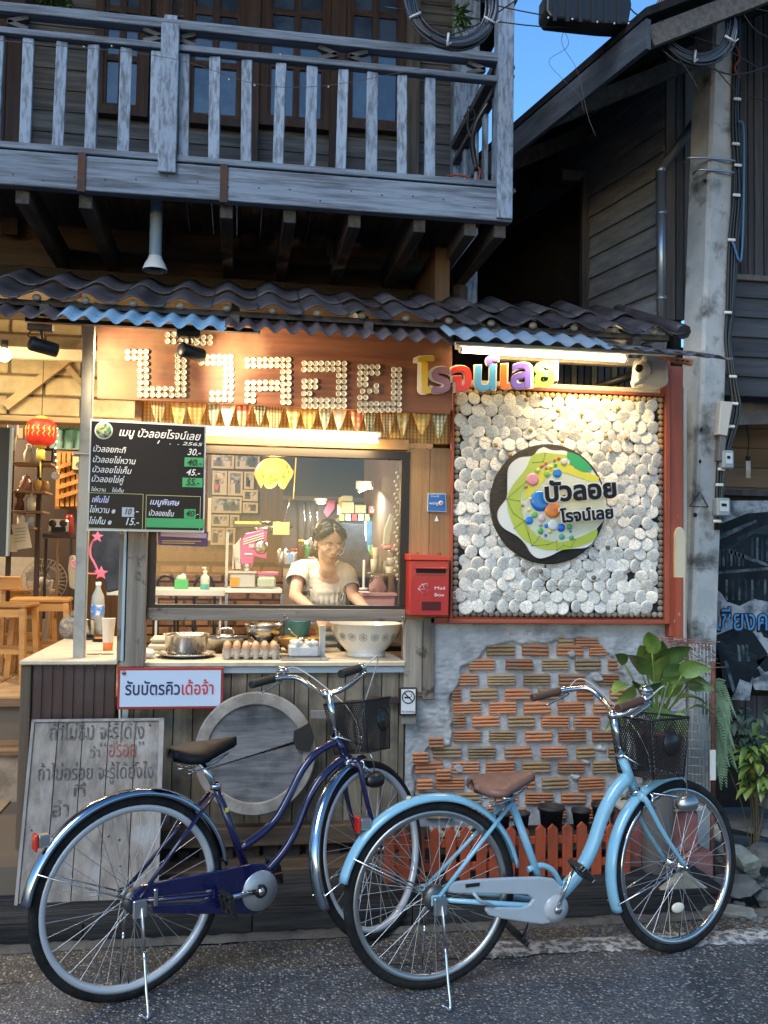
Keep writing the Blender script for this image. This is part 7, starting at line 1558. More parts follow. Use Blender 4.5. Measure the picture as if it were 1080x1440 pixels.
# front face
YR = .42
def fplank(x0, y0, x1, y1, m=DKZ, Y=YR, nm='plank', th=.025): return pbox(nm, x0, y0, x1, y1, Y, th, m, rh, .003)
fplank(937, -80, 950, 450, PALEZ, YR-.03); fplank(951, -80, 962, 450, DKZ); fplank(963, -80, 985, 450, PALEZ, YR-.01); fplank(986, -80, 1000, 450, DKZ)
x = 1001; i = 0
while x < 1480: w_ = random.choice((9, 11, 13)); fplank(x, -90, x+w_-1, 398, DKZ, YR+random.uniform(-.01, .01)); x += w_
for x, y0, y1 in ((1038, 378, 404), (1055, 386, 404), (1068, 382, 404)): pass
for i, y in enumerate(range(404, 560, 27)):
    a, b, c, d = rect(985, y, 1480, y+28, YR); MB().box((a, YR-.02, c), (b, YR, d), .002, rot=Matrix.Rotation(rad(-8), 3, 'X')).obj('siding_board', DKX, rh)
fplank(985, 398, 1480, 406, PALEZ, YR-.045, 'rail', .04)
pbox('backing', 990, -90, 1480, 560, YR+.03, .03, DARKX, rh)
# recess with hanging bulb
INW = wood('recess_board', (.17, .12, .08), (.11, .08, .055), GX, 8)
for i in range(6): pbox('inner_board', 985, 556+i*27, 1480, 582.6+i*27, 1.2, .03, INW, rh, .003)
pbox('recess_beam', 985, 694, 1480, 702, YR, .05, DKZ, rh); pbox('recess_side', 962, 556, 985, 704, YR+.1, .6, DARKX, rh)
pp_ = [(1008, 598), (1020, 580), (1040, 562), (1062, 558), (1100, 560), (1100, 596)]; MB().prism([(W(x, y, .6).x, W(x, y, .6).z) for x, y in pp_][::-1], .6, .62).obj('grey_sheet', mat('grey_sheet', (.16, .16, .17), (.11, .11, .12), rough=.6), rh)
hb = thing('spiral_bulb', 'unlit compact bulb hanging from a twisted cord in the dark recess', 'bulb', W(1052, 650, .9)); p = W(1052, 648, .9)
MB().tube(bez([W(1050, 598, .9), W(1053, 620, .9), W(1051, 640, .9)], 8), .004, 6).obj('cord', BLK, hb); MB().lathe([(0, .03), (.014, .03), (.016, 0), (0, 0)], 12, p).obj('socket', BLK, hb)
for s_ in (-1, 0, 1): MB().tube([p+Vector((s_*.011, 0, 0)), p+Vector((s_*.011, 0, -.11))], .0055, 8).obj('tube', mat('bulb_white', (.65, .65, .62), rough=.3), hb)
# vinyl mural with old houses
mu = thing('vinyl_mural', 'torn black and white vinyl mural of old wooden houses with blue lettering', 'mural', W(1040, 850, .3)); YM = .3
VW = mat('vinyl_white', (.3, .34, .38), (.08, .1, .12), scale=9, lo=.45, hi=.6, rough=.6, spec=.1); VD = mat('vinyl_dark', (.008, .013, .017), (.016, .022, .028), scale=8, rough=.6, spec=.1); VT = mat('vinyl_teal', (.01, .022, .028), (.03, .05, .06), scale=12, rough=.6, spec=.1); VG = mat('vinyl_grey', (.1, .13, .155), (.015, .028, .035), scale=14, rough=.6, spec=.1)
def mp(pts, m, k, nm='print', smooth=False): return MB().prism([(W(x, y, YM).x, W(x, y, YM).z) for x, y in pts][::-1], YM-.001*k-.001, YM-.001*k+.0005 if k else YM+.01).obj(nm, m, mu)
mp([(999, 704), (1230, 704), (1230, 978), (1062, 970), (1058, 960), (1054, 985), (1030, 984), (1034, 972), (1020, 965), (1004, 880), (1010, 835), (999, 820)], VW, 0, 'sheet')
mp([(1000, 742), (1050, 722), (1228, 708), (1228, 838), (1080, 846), (1060, 842), (1040, 852), (1022, 846), (1014, 834), (1000, 822)], VD, 1)
mp([(1000, 756), (1062, 731), (1064, 734), (1002, 764)], VG, 3); mp([(1010, 766), (1078, 738), (1100, 744), (1100, 754), (1060, 750), (1024, 774)], VT, 2); mp([(1024, 772), (1100, 800), (1100, 804), (1022, 777)], VG, 3)
for k in range(7): mp([(1010+k*5.5, 772), (1013+k*5.5, 772), (1013+k*5.5, 796), (1010+k*5.5, 796)], VG if k % 2 else VT, 3)
for k in range(6): mp([(1056+k*7, 756), (1059+k*7, 756), (1059+k*7, 786+k), (1056+k*7, 786+k)], VG if k % 2 else VT, 3)
mp([(1000, 804), (1100, 796), (1100, 800), (1000, 808)], VG, 3)
for k in range(8): mp([(1020+k*9, 815), (1023+k*9, 815), (1023+k*9, 844), (1020+k*9, 844)], VT if k % 2 else VG, 3)
mp([(1005, 894), (1040, 880), (1060, 890), (1080, 920), (1064, 940), (1054, 960), (1040, 955), (1034, 972), (1020, 965)], VD, 1); mp([(1066, 880), (1100, 872), (1100, 902), (1074, 896)], VD, 1); mp([(1062, 930), (1100, 912), (1100, 940), (1075, 945)], VD, 1)
for k in range(6): mp([(1008, 898+k*3), (1064, 922+k*4), (1064, 923.5+k*4), (1008, 900+k*3)], VT, 2)
for k in range(3): mp([(1036+k*6, 906), (1040+k*6, 908), (1042+k*6, 930), (1038+k*6, 930)], VG, 3)
mp([(1018, 930), (1022, 928), (1034, 970), (1030, 974)], VG, 2); mp([(1056, 946), (1066, 940), (1070, 950), (1060, 954)], VD, 2)
p = W(1006, 886, YM); text('letter_outline', 'เชียงคาน', BLT, (p.x-.004, YM-.003, p.z-.003), .085, mu, width=.45, offset=.05, depth=.02); text('letter', 'เชียงคาน', mat('mural_blue', (.05, .22, .5), rough=.5), (p.x+.003, YM-.0052, p.z), .085, mu, width=.435, offset=-.0, depth=.01)
# wall below the mural
for i in range(30): pbox('lower_plank', 985+i*16, 978, 1000+i*16, 1060, YR, .03, DKZ, rh, .002)
pbox('backing', 940, 700, 1480, 1130, YR+.04, .03, DARKX, rh)
pbox('plank', 966, 700, 1000, 905, YR, .03, PALEZ, rh, .003)
a = W(1003, 690, .2); MB().tube([W(1010, 845, .1), W(996, 910, .1)], .02, 8).obj('pale_pole', PALEZ, rh)
# grey siding between shop and pole, behind roof
sdw = thing('slat_screen', 'dark slatted screen above the disc panel behind the eave', 'screen', W(820, 525, .5))
for i in range(26): pbox('slat', 690+i*9.5, 498, 697+i*9.5, 560, .5+(.01 if i % 2 else 0), .02, DKZ if i % 3 else mat('olive_slat', (.16, .13, .06), rough=.7), sdw)
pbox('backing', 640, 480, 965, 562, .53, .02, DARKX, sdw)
pbox('cream_beam', 692, 499, 912, 510, -.03, .05, mat('cream_beam2', (.55, .5, .38), rough=.6), shop, .003)
pbox('cream_beam', 640, 540, 935, 547, -.02, .05, mat('cream_beam2', (.55, .5, .38)), shop, .003)
p, q = W(838, 545, .1), W(908, 521, .0); MB().tube([p, q], .022, 8).obj('dark_pole', BKM, shop)
# ---------------------------------------------------------------- concrete pole
CPM = mat('pole_concrete', (.46, .48, .48), (.38, .4, .4), scale=7, rough=.85, bmp=.5, bscale=30, dirt=(.1, .105, .1), dscale=5.5, dlo=.52, dhi=.68)
pl_ = thing('concrete_pole', 'stained concrete utility pole leaning right beside the shop', 'utility pole', W(975, 1150, .08))
yP = .08; mb = MB(); nst = 24; a_, b_ = W(966, 1215, yP), W(1011, -60, yP); vs = []
ang = rad(14)
for i in range(nst+1):
    t = i/nst; c = a_.lerp(b_, t); h = .082-.004*t
    for sx, sy in ((-1, -.75), (-.85, -1), (.85, -1), (1, -.75), (1, 1), (-1, 1)):
        v = Vector((sx*h, sy*h, 0)); v.rotate(Matrix.Rotation(ang, 3, 'Z')); vs.append(c+v+Vector((mn.noise(Vector((i*1.7, sx, 1)))*.003, 0, 0)))
mb.add(vs, [(i*6+j, i*6+(j+1) % 6, (i+1)*6+(j+1) % 6, (i+1)*6+j) for i in range(nst) for j in range(6)]+[tuple(range(5, -1, -1)), tuple(nst*6+k for k in range(6))]).obj('pole', CPM, pl_)
fr = lambda x, y, Y=yP-.092: W(x, y, Y)
for (x, y) in ((988, 604), (986, 649), (978, 724), (992, 254)): p = fr(x, y); MB().lathe([(0, -.001), (.009, -.001), (.012, .004)], 10, p, ax='y').obj('bolt_hole', BLT, pl_)
tri_ = [fr(984, 692), fr(970, 712), fr(996, 713)]; m = MB()
for i in range(3): m.bar(tri_[i], tri_[(i+1) % 3], .005, .004, up=(0, 1, 0))
m.obj('triangle_mark', mat('rust_mark', (.06, .045, .04), rough=.9), pl_)
for y, x0_, x1_ in ((223, 972, 1030), (240, 985, 1030), (797, 958, 998)): p, q = fr(x0_, y-1), fr(x1_, y+3); MB().tube(bez([p+Vector((-.01, .06, 0)), p+Vector((0, -.004, 0)), q+Vector((0, -.004, 0)), q+Vector((.01, .05, 0))], 12), .006 if y < 700 else .0015, 6).obj('steel_band', ALU, pl_)
tpx = thing('crossarm', 'dark steel brackets and insulator at the top of the pole', 'crossarm', W(1010, 20, 0))
MB().bar(W(952, 22, -.02), W(1060, 12, -.02), .05, .06).obj('arm', BKM, tpx); MB().bar(W(960, 45, -.05), W(1025, -10, -.05), .03, .02).obj('brace', BKM, tpx); MB().bar(W(950, 20, -.05), W(1000, -10, -.05), .05, .012).obj('plate', FAS, tpx)
# gutter pipe
gp = thing('downpipe', 'grey blue downpipe with slanted upper arm left of the pole', 'downpipe', W(930, 350, .3)); GPM = mat('zinc_pipe', (.3, .34, .4), rough=.3, metal=.7)
MB().tube([W(930, 455, .3), W(929, 238, .3)], .026, 14).obj('pipe', GPM, gp); MB().tube([W(929, 240, .3), W(982, 165, .3)], .026, 14).obj('upper_arm', mat('dark_pipe', (.08, .09, .1), rough=.5), gp); MB().ell(W(929, 239, .3), .029, 12, 8).obj('elbow', GPM, gp)
for y in (300, 420): MB().lathe([(.027, -.012), (.03, -.012), (.03, .012), (.027, .012)], 14, W(930, y, .3)).obj('collar', GPM, gp)
# vertical cable bundle with white clips
cbm = thing('cable_bundle', 'black cable bundle with white clips running down beside the pole', 'cables', W(1020, 500, 0))
base = [(1033, -40), (1035, 60), (1032, 160), (1037, 260), (1030, 340), (1025, 440), (1022, 480), (1030, 540), (1033, 580), (1016, 640), (1010, 700), (1008, 745)]
for k, dx in enumerate((-3, 0, 3, 6)): MB().tube(bez([W(x+dx+1.5*math.sin(i*1.3+k), y, .0+.01*(k % 2)) for i, (x, y) in enumerate(base)], 40), .0085, 6).obj('cable', BPL, cbm)
for y, x in ((140, 1036), (203, 1034), (233, 1037), (275, 1035), (338, 1028), (440, 1023), (530, 1030), (568, 1032), (600, 1027), (660, 1014), (682, 1011), (733, 1008)): p = W(x, y, -.01); MB().box(p+Vector((-.022, -.012, -.008)), p+Vector((.022, .0, .008)), .004).obj('clip', WPL, cbm)
for q, r_, m in (([(1030, 340), (1043, 360), (1046, 190), (1038, 170)], .006, mat('blue_cable', (.06, .16, .3), rough=.5)), ([(1032, 60), (1040, 80), (1033, 95), (1040, 110)], .006, mat('red_cable', (.3, .06, .03), rough=.5))): MB().tube(bez([W(x, y, -.02) for x, y in q], 16), r_, 6).obj('loose_cable', m, cbm)
bx = thing('junction_box', 'pale grey plastic junction box hanging right of the pole', 'junction box', W(1020, 590, -.03)); poly([(1014, 564), (1031, 565), (1023, 613), (1010, 611)], -.05, .05, 'box', mat('beige_plastic', (.5, .47, .42), rough=.5), bx)
poly([(1013, 611), (1022, 612), (1019, 648), (1010, 648)], -.04, .04, 'conduit', mat('grey_conduit', (.14, .13, .13), rough=.5), bx)
for k, (x0_, y0_, x1_, y1_, lb) in enumerate(((1017, 633, 1033, 659, 'upper small glass fronted meter right of the pole'), (1009, 700, 1028, 726, 'lower small glass fronted meter right of the pole'))):
    t = thing('electric_meter', lb, 'meter', W(x0_, y0_, -.04)); pbox('case', x0_, y0_, x1_, y1_, -.05, .06, mat('meter_case', (.25, .3, .34), rough=.3), t, .008); pbox('window', x0_+4, y0_+4, x1_-3, y1_-7, -.053, .004, mat('meter_glass', (.5, .55, .58), rough=.1), t); pbox('dial', x0_+6, y0_+8, x1_-6, y1_-14, -.056, .003, BLT, t)
# wiring overhead
def coil(cx, cy, r, label, Y=-.5):
    t = thing('cable_coil', label, 'cable coil', W(cx, cy, Y), 'coils of black cable hung from the overhead wires'); c = W(cx, cy, Y); R0 = r/1300*(Y+CAM_D); rr = random.Random(cx)
    for k in range(13):
        a = R0*rr.uniform(.84, 1.06); dx, dz = rr.uniform(-.014, .014), rr.uniform(-.014, .014); yy = rr.uniform(-.018, .018)
        MB().tube([c+Vector((dx+a*math.cos(2*PI*i/40)*rr.uniform(.995, 1.005), yy, dz+a*math.sin(2*PI*i/40))) for i in range(40)], .0068, 6, closed=True).obj('cable_loop', [mat('coil_cable', (.022, .026, .034), rough=.22, coat=.5), mat('grey_black_cable', (.06, .075, .1), rough=.3), mat('coil_cable', (.022, .026, .034))][k % 3], t)
    for an in (-150, -95, -25, 20): p = c+Vector((R0*.96*math.cos(rad(an)), 0, R0*.96*math.sin(rad(an)))); d_ = Vector((math.cos(rad(an)), 0, math.sin(rad(an)))); MB().tube([p-d_*.03+Vector((0, -.025, 0)), p+d_*.03+Vector((0, -.025, 0))], .006, 6).tube([p+d_*.028+Vector((0, -.02, 0)), p+d_*.028+Vector((.02, -.02, .02))], .003, 5).obj('tie', mat('tie_silver', (.5, .52, .54), rough=.4), t)
coil(634, 2, 66, 'coil of black cable hanging in front of the balcony corner'); coil(978, 32, 61, 'coil of black cable hanging in front of the concrete pole')
spb = thing('splice_box', 'black plastic splice box hanging on the overhead wires against the sky', 'splice box', W(828, 12, -.5)); poly([(769, -14), (886, -12), (889, 6), (884, 34), (850, 32), (775, 24), (768, 14)], -.56, .12, 'case', BPL, spb, .01)
for k in range(6): pbox('rib', 778+k*18, -12, 783+k*18, 29+k*.8, -.57, .01, BPL, spb)
for k, (x, y) in enumerate(((771, 25), (805, 27), (840, 31), (864, 33), (884, 33))): MB().ell(W(x, y, -.565), .005, 6, 4).obj('bolt', WPL, spb)
ow = thing('overhead_wires', 'thin black overhead wires crossing the sky between balcony and pole', 'wires', W(800, 20, -.5))
for q, r_ in (([(540, 10), (640, 22), (770, 38), (890, 36), (1000, 60), (1090, 110)], .003), ([(560, -30), (700, 8), (778, 24)], .003), ([(690, 0), (740, -20)], .003), ([(600, 60), (668, 36), (742, -10)], .0035), ([(880, 5), (905, 22), (960, -5), (1100, 20)], .0035), ([(884, 30), (930, 60), (1010, 100), (1050, 103), (1100, 85)], .0045), ([(1005, 95), (1040, 130), (1100, 146)], .003), ([(1030, -10), (1060, 40), (1100, 60)], .003), ([(900, 20), (960, 90), (985, 130)], .003)):
    MB().tube(bez([W(x, y, -.5) for x, y in q], 20), r_, 5).obj('wire', BPL, ow)
tw = mat('thin_wire', (.1, .09, .09), rough=.6)
for q in ([(770, 8), (800, 60), (772, 85), (790, 110), (815, 135), (820, 155)], [(800, 30), (790, 60), (812, 100), (826, 160), (838, 192)]): MB().tube(bez([W(x, y, -.45) for x, y in q], 24), .0012, 4).obj('loose_wire', tw, ow)
w2 = thing('balcony_wire', 'thin sagging wire strung across the balcony balusters', 'wire', W(300, 90, -.3)); MB().tube(bez([W(-20, 55, -.3), W(230, 80, -.3), W(360, 118, -.3), W(460, 120, -.3), W(600, 95, -.3)], 30), .0015, 4).obj('wire', tw, w2)
for x, y in ((118, 66), (157, 65), (322, 112), (358, 120), (394, 77), (462, 122)): MB().ell(W(x, y, -.3), .005, 6, 4).obj('tiny_bulb', mat('tiny_bulb', (.5, .5, .5)), w2)
cv = thing('balcony_cables', 'black and red cables bundled at the right end of the balcony', 'cables', W(665, 200, .1))
for q, m, r_ in (([(660, 150), (658, 180), (665, 200), (668, 225), (664, 250)], BPL, .008), ([(690, 140), (672, 170), (664, 200), (670, 240)], BPL, .014), ([(652, 165), (662, 150), (668, 165), (656, 172)], BPL, .004), ([(620, 262), (630, 248), (655, 248), (668, 262), (675, 240), (665, 232)], mat('red_cable', (.3, .06, .03)), .006), ([(618, 272), (640, 270), (660, 278)], mat('red_cable', (.3, .06, .03)), .006)): MB().tube(bez([W(x, y, .1) for x, y in q], 18), r_, 6).obj('cable', m, cv)
LF = [mat('leaf_a', (.09, .16, .03), (.16, .24, .05), scale=12, rough=.4), mat('leaf_b', (.05, .11, .03), (.09, .16, .04), scale=12, rough=.4), mat('leaf_yellow', (.22, .28, .05), (.14, .2, .05), scale=10, rough=.4)]
def leaf(mb, o, d, L, w, droop=.5, n=7, fold=.25, up=Vector((0, 0, 1))):
    d = Vector(d).normalized(); s = d.cross(up); s = s.normalized() if s.length > .05 else Vector((1, 0, 0)); vs = []; p = Vector(o)
    for i in range(n+1):
        t = i/n; ww = w*math.sin(PI*min(1, (t*.92+.08))**.8)**.9*(1-t*.15); nu = s.cross(d).normalized()
        vs += [p-s*ww+nu*fold*ww, p-s*ww*.5+nu*fold*ww*.35, p, p+s*ww*.5+nu*fold*ww*.35, p+s*ww+nu*fold*ww]
        p = p+d*(L/n); d = (d-Vector((0, 0, droop*1.6/n))).normalized()
    mb.add(vs, [(i*5+j, (i+1)*5+j, (i+1)*5+j+1, i*5+j+1) for i in range(n) for j in range(4)], True)
ep = thing('hanging_fern', 'small green fern growing from the post by the upper cable coil', 'fern', W(648, 30, .2)); fm = MB()
for k in range(60): a = random.uniform(0, 2*PI); leaf(fm, W(648+random.uniform(-8, 8), 28+random.uniform(-12, 12), .2), (math.cos(a), random.uniform(-1, .2), math.sin(a)*.8), random.uniform(.05, .1), .009, .8, 4)
fm.obj('fronds', LF[1], ep); fm = MB(); 
for k in range(50): a = random.uniform(0, 2*PI); leaf(fm, W(80+random.uniform(-22, 22), 0+random.uniform(-14, 10), .5), (math.cos(a), random.uniform(-1, .2), math.sin(a)*.5-.4), random.uniform(.06, .12), .012, .8, 4)
ep2 = thing('hanging_plant', 'dark green hanging plant in front of the upper window at left', 'plant', W(80, 0, .5)); fm.obj('leaves', LF[1], ep2)
# ---------------------------------------------------------------- camera, bracket under the eave
cc = thing('security_camera', 'cream security camera with bulky housing under the eave right of the lettering', 'security camera', W(915, 525, -.25)); CRP = mat('cream_plastic', (.6, .56, .46), rough=.35, coat=.2)
poly([(905, 498), (940, 501), (942, 538), (935, 545), (902, 540)], -.28, .14, 'housing', CRP, cc, .02); MB().ell(W(903, 521, -.31), (.04, .035, .045), 16, 10).obj('head', CRP, cc); MB().lathe([(0, -.02), (.016, -.018), (.02, .0)], 14, W(898, 518, -.345), ax='y').obj('lens', BLT, cc); MB().tube([W(889, 540, -.28), W(905, 534, -.28)], .016, 10).obj('arm', CRP, cc); pbox('front_panel', 909, 507, 918, 526, -.283, .004, mat('shade_panel', (.4, .37, .3), rough=.5), cc)
ob = thing('orange_bracket', 'orange slotted steel bracket end under the eave near the pole', 'bracket', W(955, 507, -.3)); poly([(925, 499), (975, 505), (974, 514), (945, 508)], -.3, .02, 'bracket', mat('orange_paint', (.6, .2, .07), rough=.5), ob)
for k in range(3): pbox('slot', 951+k*7, 505.5+k*.8, 955+k*7, 507+k*.8, -.303, .004, BLT, ob)
rb = thing('rounded_board', 'narrow cream board with rounded top leaning beside the red post', 'board', W(957, 800, -.02)); p = [(951, 900), (951, 752), (953, 744), (957, 741), (961, 744), (964, 752), (963, 900)]
MB().prism([(W(x, y, -.1).x, W(x, y, -.1).z) for x, y in p], -.1, -.07).obj('board', mat('cream_paint_board', (.55, .5, .36), rough=.5), rb); pbox('red_band', 951, 812, 961, 898, -.104, .03, REDP, rb)

# ================================================================ PLANTS, RACK, ROCKS at the right
POTB = mat('black_pot', (.02, .02, .02), rough=.6); SOIL = mat('soil', (.04, .03, .02), rough=1)
RST = mat('rusty_rod', (.16, .06, .035), (.09, .04, .03), scale=30, rough=.8)
rk2 = thing('wire_rack', 'wire grid plant rack on a rusty post at the right of the brick wall', 'rack', W(985, 1110, -.2)); GRW = mat('galv_wire', (.42, .43, .41), rough=.5, metal=.6)
MB().tube([W(1003, 930, -.22), W(1003, 1120, -.22)], .012, 8).obj('post', RST, rk2); MB().tube([W(1002, 1120, -.22), (W(1002, 1120, -.22).x, -.22, .0)], .012, 8).obj('post', RST, rk2)
for k in range(7): MB().tube([W(970+k*5, 905, -.2), W(972+k*5, 1112, -.2)], .0022, 5).obj('wire', GRW, rk2)
for k in range(18): MB().tube([W(968, 908+k*12, -.2), W(1002, 911+k*12, -.2)], .0022, 5).obj('wire', GRW, rk2)
MB().box(W(999, 1055, -.24), W(1006, 1097, -.235)+Vector((0, .004, 0)), .001).obj('white_plate', WPL, rk2)
m = MB(); rr = random.Random(5)
for k in range(60): a = W(rr.uniform(935, 1000), rr.uniform(896, 945), rr.uniform(-.3, -.1)); m.tube([a, a+Vector((rr.uniform(-.09, .09), rr.uniform(-.05, .05), rr.uniform(-.06, .03)))], .0022, 4)
tg = thing('dry_twigs', 'tangle of dry twigs and wire mesh on top of the plant rack', 'twigs', W(970, 905, -.2)); kind(m.obj('twigs', mat('twig', (.26, .17, .12), (.16, .1, .07), scale=20, rough=.9), tg), 'stuff')
for k in range(7): MB().tube([W(930+k*10, 895+k*1.5, -.32), W(934+k*11, 908+k, -.1)], .002, 4).obj('mesh_wire', mat('red_mesh', (.35, .1, .07), rough=.6), tg)
for k in range(4): MB().tube([W(925, 896+k*4, -.3+.06*k), W(1003, 902+k*4, -.3+.06*k)], .002, 4).obj('mesh_wire', mat('red_mesh', (.35, .1, .07)), tg)
gpn = thing('grey_sheet', 'narrow ribbed grey metal sheet behind the front wheel', 'metal sheet', W(955, 1060, -.15)); 
for k in range(6): pbox('rib', 938+k*6, 1000, 942.5+k*6, 1150, -.15+(.006 if k % 2 else 0), .012, mat('grey_metal_sheet', (.3, .32, .33), rough=.5, metal=.3), gpn)
pbox('post', 930, 990, 937, 1150, -.17, .03, RST, gpn)
# broad leaved plant in a pot
bp_ = thing('broad_leaf_plant', 'potted plant with big yellow green leaves above the bicycle basket', 'plant', W(925, 1080, -.35)); cpot = W(925, 1090, -.35)
MB().lathe([(0, 0), (.09, 0), (.115, .2), (.12, .2), (.12, .22), (.105, .22), (.1, .19), (0, .19)], 22, (cpot.x, -.35, cpot.z)).obj('pot', mat('brown_pot', (.2, .07, .04), (.14, .05, .035), rough=.6), bp_)
MB().lathe([(.07, 0), (.07, cpot.z-.06), (0, cpot.z-.06)], 14, (cpot.x, -.35, .057)).obj('pedestal', mat('dark_pedestal', (.1, .09, .08), rough=.8), bp_)
specs = [(888, 935, -.9, .3, 70, 26, 0), (872, 900, -.6, 1, 40, 12, 1), (905, 905, -.3, 1, 60, 22, 2), (925, 925, .1, 1, 62, 24, 2), (940, 900, .4, .9, 60, 22, 1), (925, 960, -.1, -.4, 52, 26, 0), (955, 935, .8, .4, 60, 22, 2), (968, 915, .9, .7, 56, 20, 0), (900, 960, -.6, .0, 40, 20, 1), (985, 960, 1, -.2, 50, 16, 0), (890, 985, -1, .1, 40, 16, 2), (870, 975, -1, -.2, 50, 14, 0), (915, 885, -.2, 1, 46, 18, 0), (950, 975, .5, -.6, 44, 20, 2), (935, 945, .2, .5, 56, 24, 0), (900, 915, -.4, .7, 58, 26, 1), (918, 900, 0, 1, 60, 26, 0), (945, 925, .5, .5, 60, 26, 1), (962, 950, .8, .1, 54, 24, 2), (885, 950, -.7, .2, 46, 22, 2), (930, 975, .1, -.7, 56, 30, 2), (908, 940, -.2, .2, 56, 28, 1), (975, 930, .9, .3, 50, 20, 1)]
for k, (x, y, dx, dz, L_, w_, mi) in enumerate(specs):
    Y = -.36+random.uniform(-.08, .06); o = W(x-dx*10, y+34, Y); s_ = (Y+CAM_D)/1300; m = MB(); leaf(m, o, (dx, random.uniform(-.5, -.1), dz+.25), L_*s_*.85, w_*s_*.8, .9, 8, .25, Vector((0, -1, .35)) if k % 3 else Vector((0, 0, 1)))
    m.obj('leaf', LF[mi], bp_); MB().tube(bez([(cpot.x+random.uniform(-.04, .04), -.35, cpot.z+.18), ((cpot.x+o.x)/2, (Y-.35)/2, (cpot.z+.2+o.z)/2+.02), o], 8), .0042, 5).obj('stem', LF[0], bp_)
# fern
fe = thing('fern_curtain', 'pale feathery fern hanging down behind the rusty post', 'fern', W(1012, 1000, -.15)); m = MB()
for k in range(26):
    x = random.uniform(1004, 1018); y = random.uniform(950, 1060); o = W(x, y, -.16+random.uniform(-.04, .04)); d = Vector((random.uniform(-.3, .6), random.uniform(-.4, .2), -1)).normalized(); L_ = random.uniform(.1, .2)
    for i in range(14):
        p = o+d*(L_*i/14); w_ = .035*(1-i/15)
        for s_ in (-1, 1): m.add([p, p+Vector((s_*w_, -.004, -.01)), p+Vector((s_*w_*.9, -.004, -.017)), p+Vector((0, 0, -.008))], [(0, 1, 2, 3)])
m.obj('fronds', mat('fern_green', (.12, .2, .11), (.18, .27, .17), scale=20, rough=.7), fe)
# low shrub on the right edge
def shrub(name, lab, cx, cy, Y, n, spread, L_, w_, mats, ground=.02):
    t = thing(name, lab, 'plant', (W(cx, cy, Y).x, Y, ground)); b = Vector((W(cx, cy, Y).x, Y, ground)); c = W(cx, cy, Y); ms_ = [MB() for _ in mats]; stm = MB()
    for k in range(n):
        a = random.uniform(0, 2*PI); r_ = random.uniform(.2, 1); tip = c+Vector((math.cos(a)*spread*r_, random.uniform(-.5, .5)*spread, math.sin(a)*spread*.8*r_))
        if k % 3 == 0: stm.tube(bez([b+Vector((random.uniform(-.03, .03), 0, 0)), b.lerp(tip, .5)+Vector((0, 0, .05)), tip], 6), .003, 4)
        for j in range(3): leaf(ms_[random.randrange(len(mats))], tip, (math.cos(a)+random.uniform(-.8, .8), random.uniform(-1, .1), random.uniform(-.5, .5)), L_*random.uniform(.6, 1.2), w_*random.uniform(.7, 1.2), .9, 5)
    for q, mm in zip(ms_, mats): q.obj('leaves', mm, t) if q.v else None
    stm.obj('stems', mat('stem_brown', (.1, .08, .04), rough=.8), t); return t
shrub('leafy_shrub', 'leafy green shrub under the mural at the right edge', 1062, 1075, -.1, 34, .17, .1, .022, LF)
shrub('dark_shrub', 'darker blue green bush behind the leafy shrub at right', 1062, 1025, .15, 30, .16, .09, .02, [mat('leaf_dark', (.04, .08, .05), (.06, .1, .07), rough=.6)])
# rocks, slabs
def rock(name, lab, cx, cy, Y, rx, ry, rz, m, seed, ang=0, grp='rough stones at the right edge', flat=.0):
    bm = bmesh.new(); bmesh.ops.create_icosphere(bm, subdivisions=4, radius=1); rr = random.Random(seed); o_ = Vector((seed*7.3, 0, 0))
    pl = [(Vector((rr.uniform(-1, 1), rr.uniform(-1, 1), rr.uniform(-1, 1))).normalized(), rr.uniform(.55, .8)) for _ in range(14)]+[(Vector((0, 0, 1)), .62+flat*-.1), (Vector((0, 0, -1)), .7)]
    for v in bm.verts:
        for n_, d_ in pl:
            e = v.co.dot(n_)-d_
            if e > 0: v.co -= n_*e*.93
        v.co += v.co.normalized()*(mn.noise(v.co*2.2+o_)*.06+mn.noise(v.co*7+o_)*.03)
    bm.verts.index_update(); R_ = Matrix.Rotation(ang, 3, 'Y'); c = W(cx, cy, Y); mb = MB(); mb.add([c+R_ @ Vector((v.co.x*rx, v.co.y*ry, v.co.z*rz)) for v in bm.verts], [tuple(v.index for v in f.verts) for f in bm.faces], False); bm.free()
    return tag(mb.obj(name, m, None, org=c), lab, 'stone', grp)
RKG = mat('grey_green_rock', (.26, .27, .23), (.15, .16, .14), scale=6, rough=.9, bmp=.9, dirt=(.34, .35, .32), dscale=14); RKD = mat('dark_rock', (.07, .075, .075), (.12, .125, .12), scale=6, rough=.85, bmp=.9)
rock('stone', 'pale slanted rough stone right of the front wheel', 1040, 1205, -.35, .12, .12, .075, RKG, 1, rad(38)); rock('stone', 'flat pale stone slab at the foot of the front wheel', 1030, 1283, -.68, .14, .1, .035, RKG, 2, 0); rock('stone', 'dark rounded stone under the slanted pale one', 1040, 1245, -.5, .13, .12, .05, RKD, 3, rad(-6)); rock('stone', 'dark stone at the right edge low down', 1075, 1262, -.55, .06, .08, .05, RKD, 4)
rock('stone', 'wide dark flat stone below the shrub', 1060, 1160, .05, .24, .2, .05, RKD, 5); rock('stone', 'dark stone behind the slanted pale one', 1075, 1200, -.15, .12, .12, .07, RKD, 6); rock('stone', 'small dark stone at the far right under the shrub', 1085, 1130, .1, .12, .1, .05, RKD, 7); rock('stone', 'small pale stone resting on the red block', 945, 1132, -.3, .07, .05, .022, mat('tan_rock', (.3, .25, .19), (.2, .17, .13), rough=.9), 8)
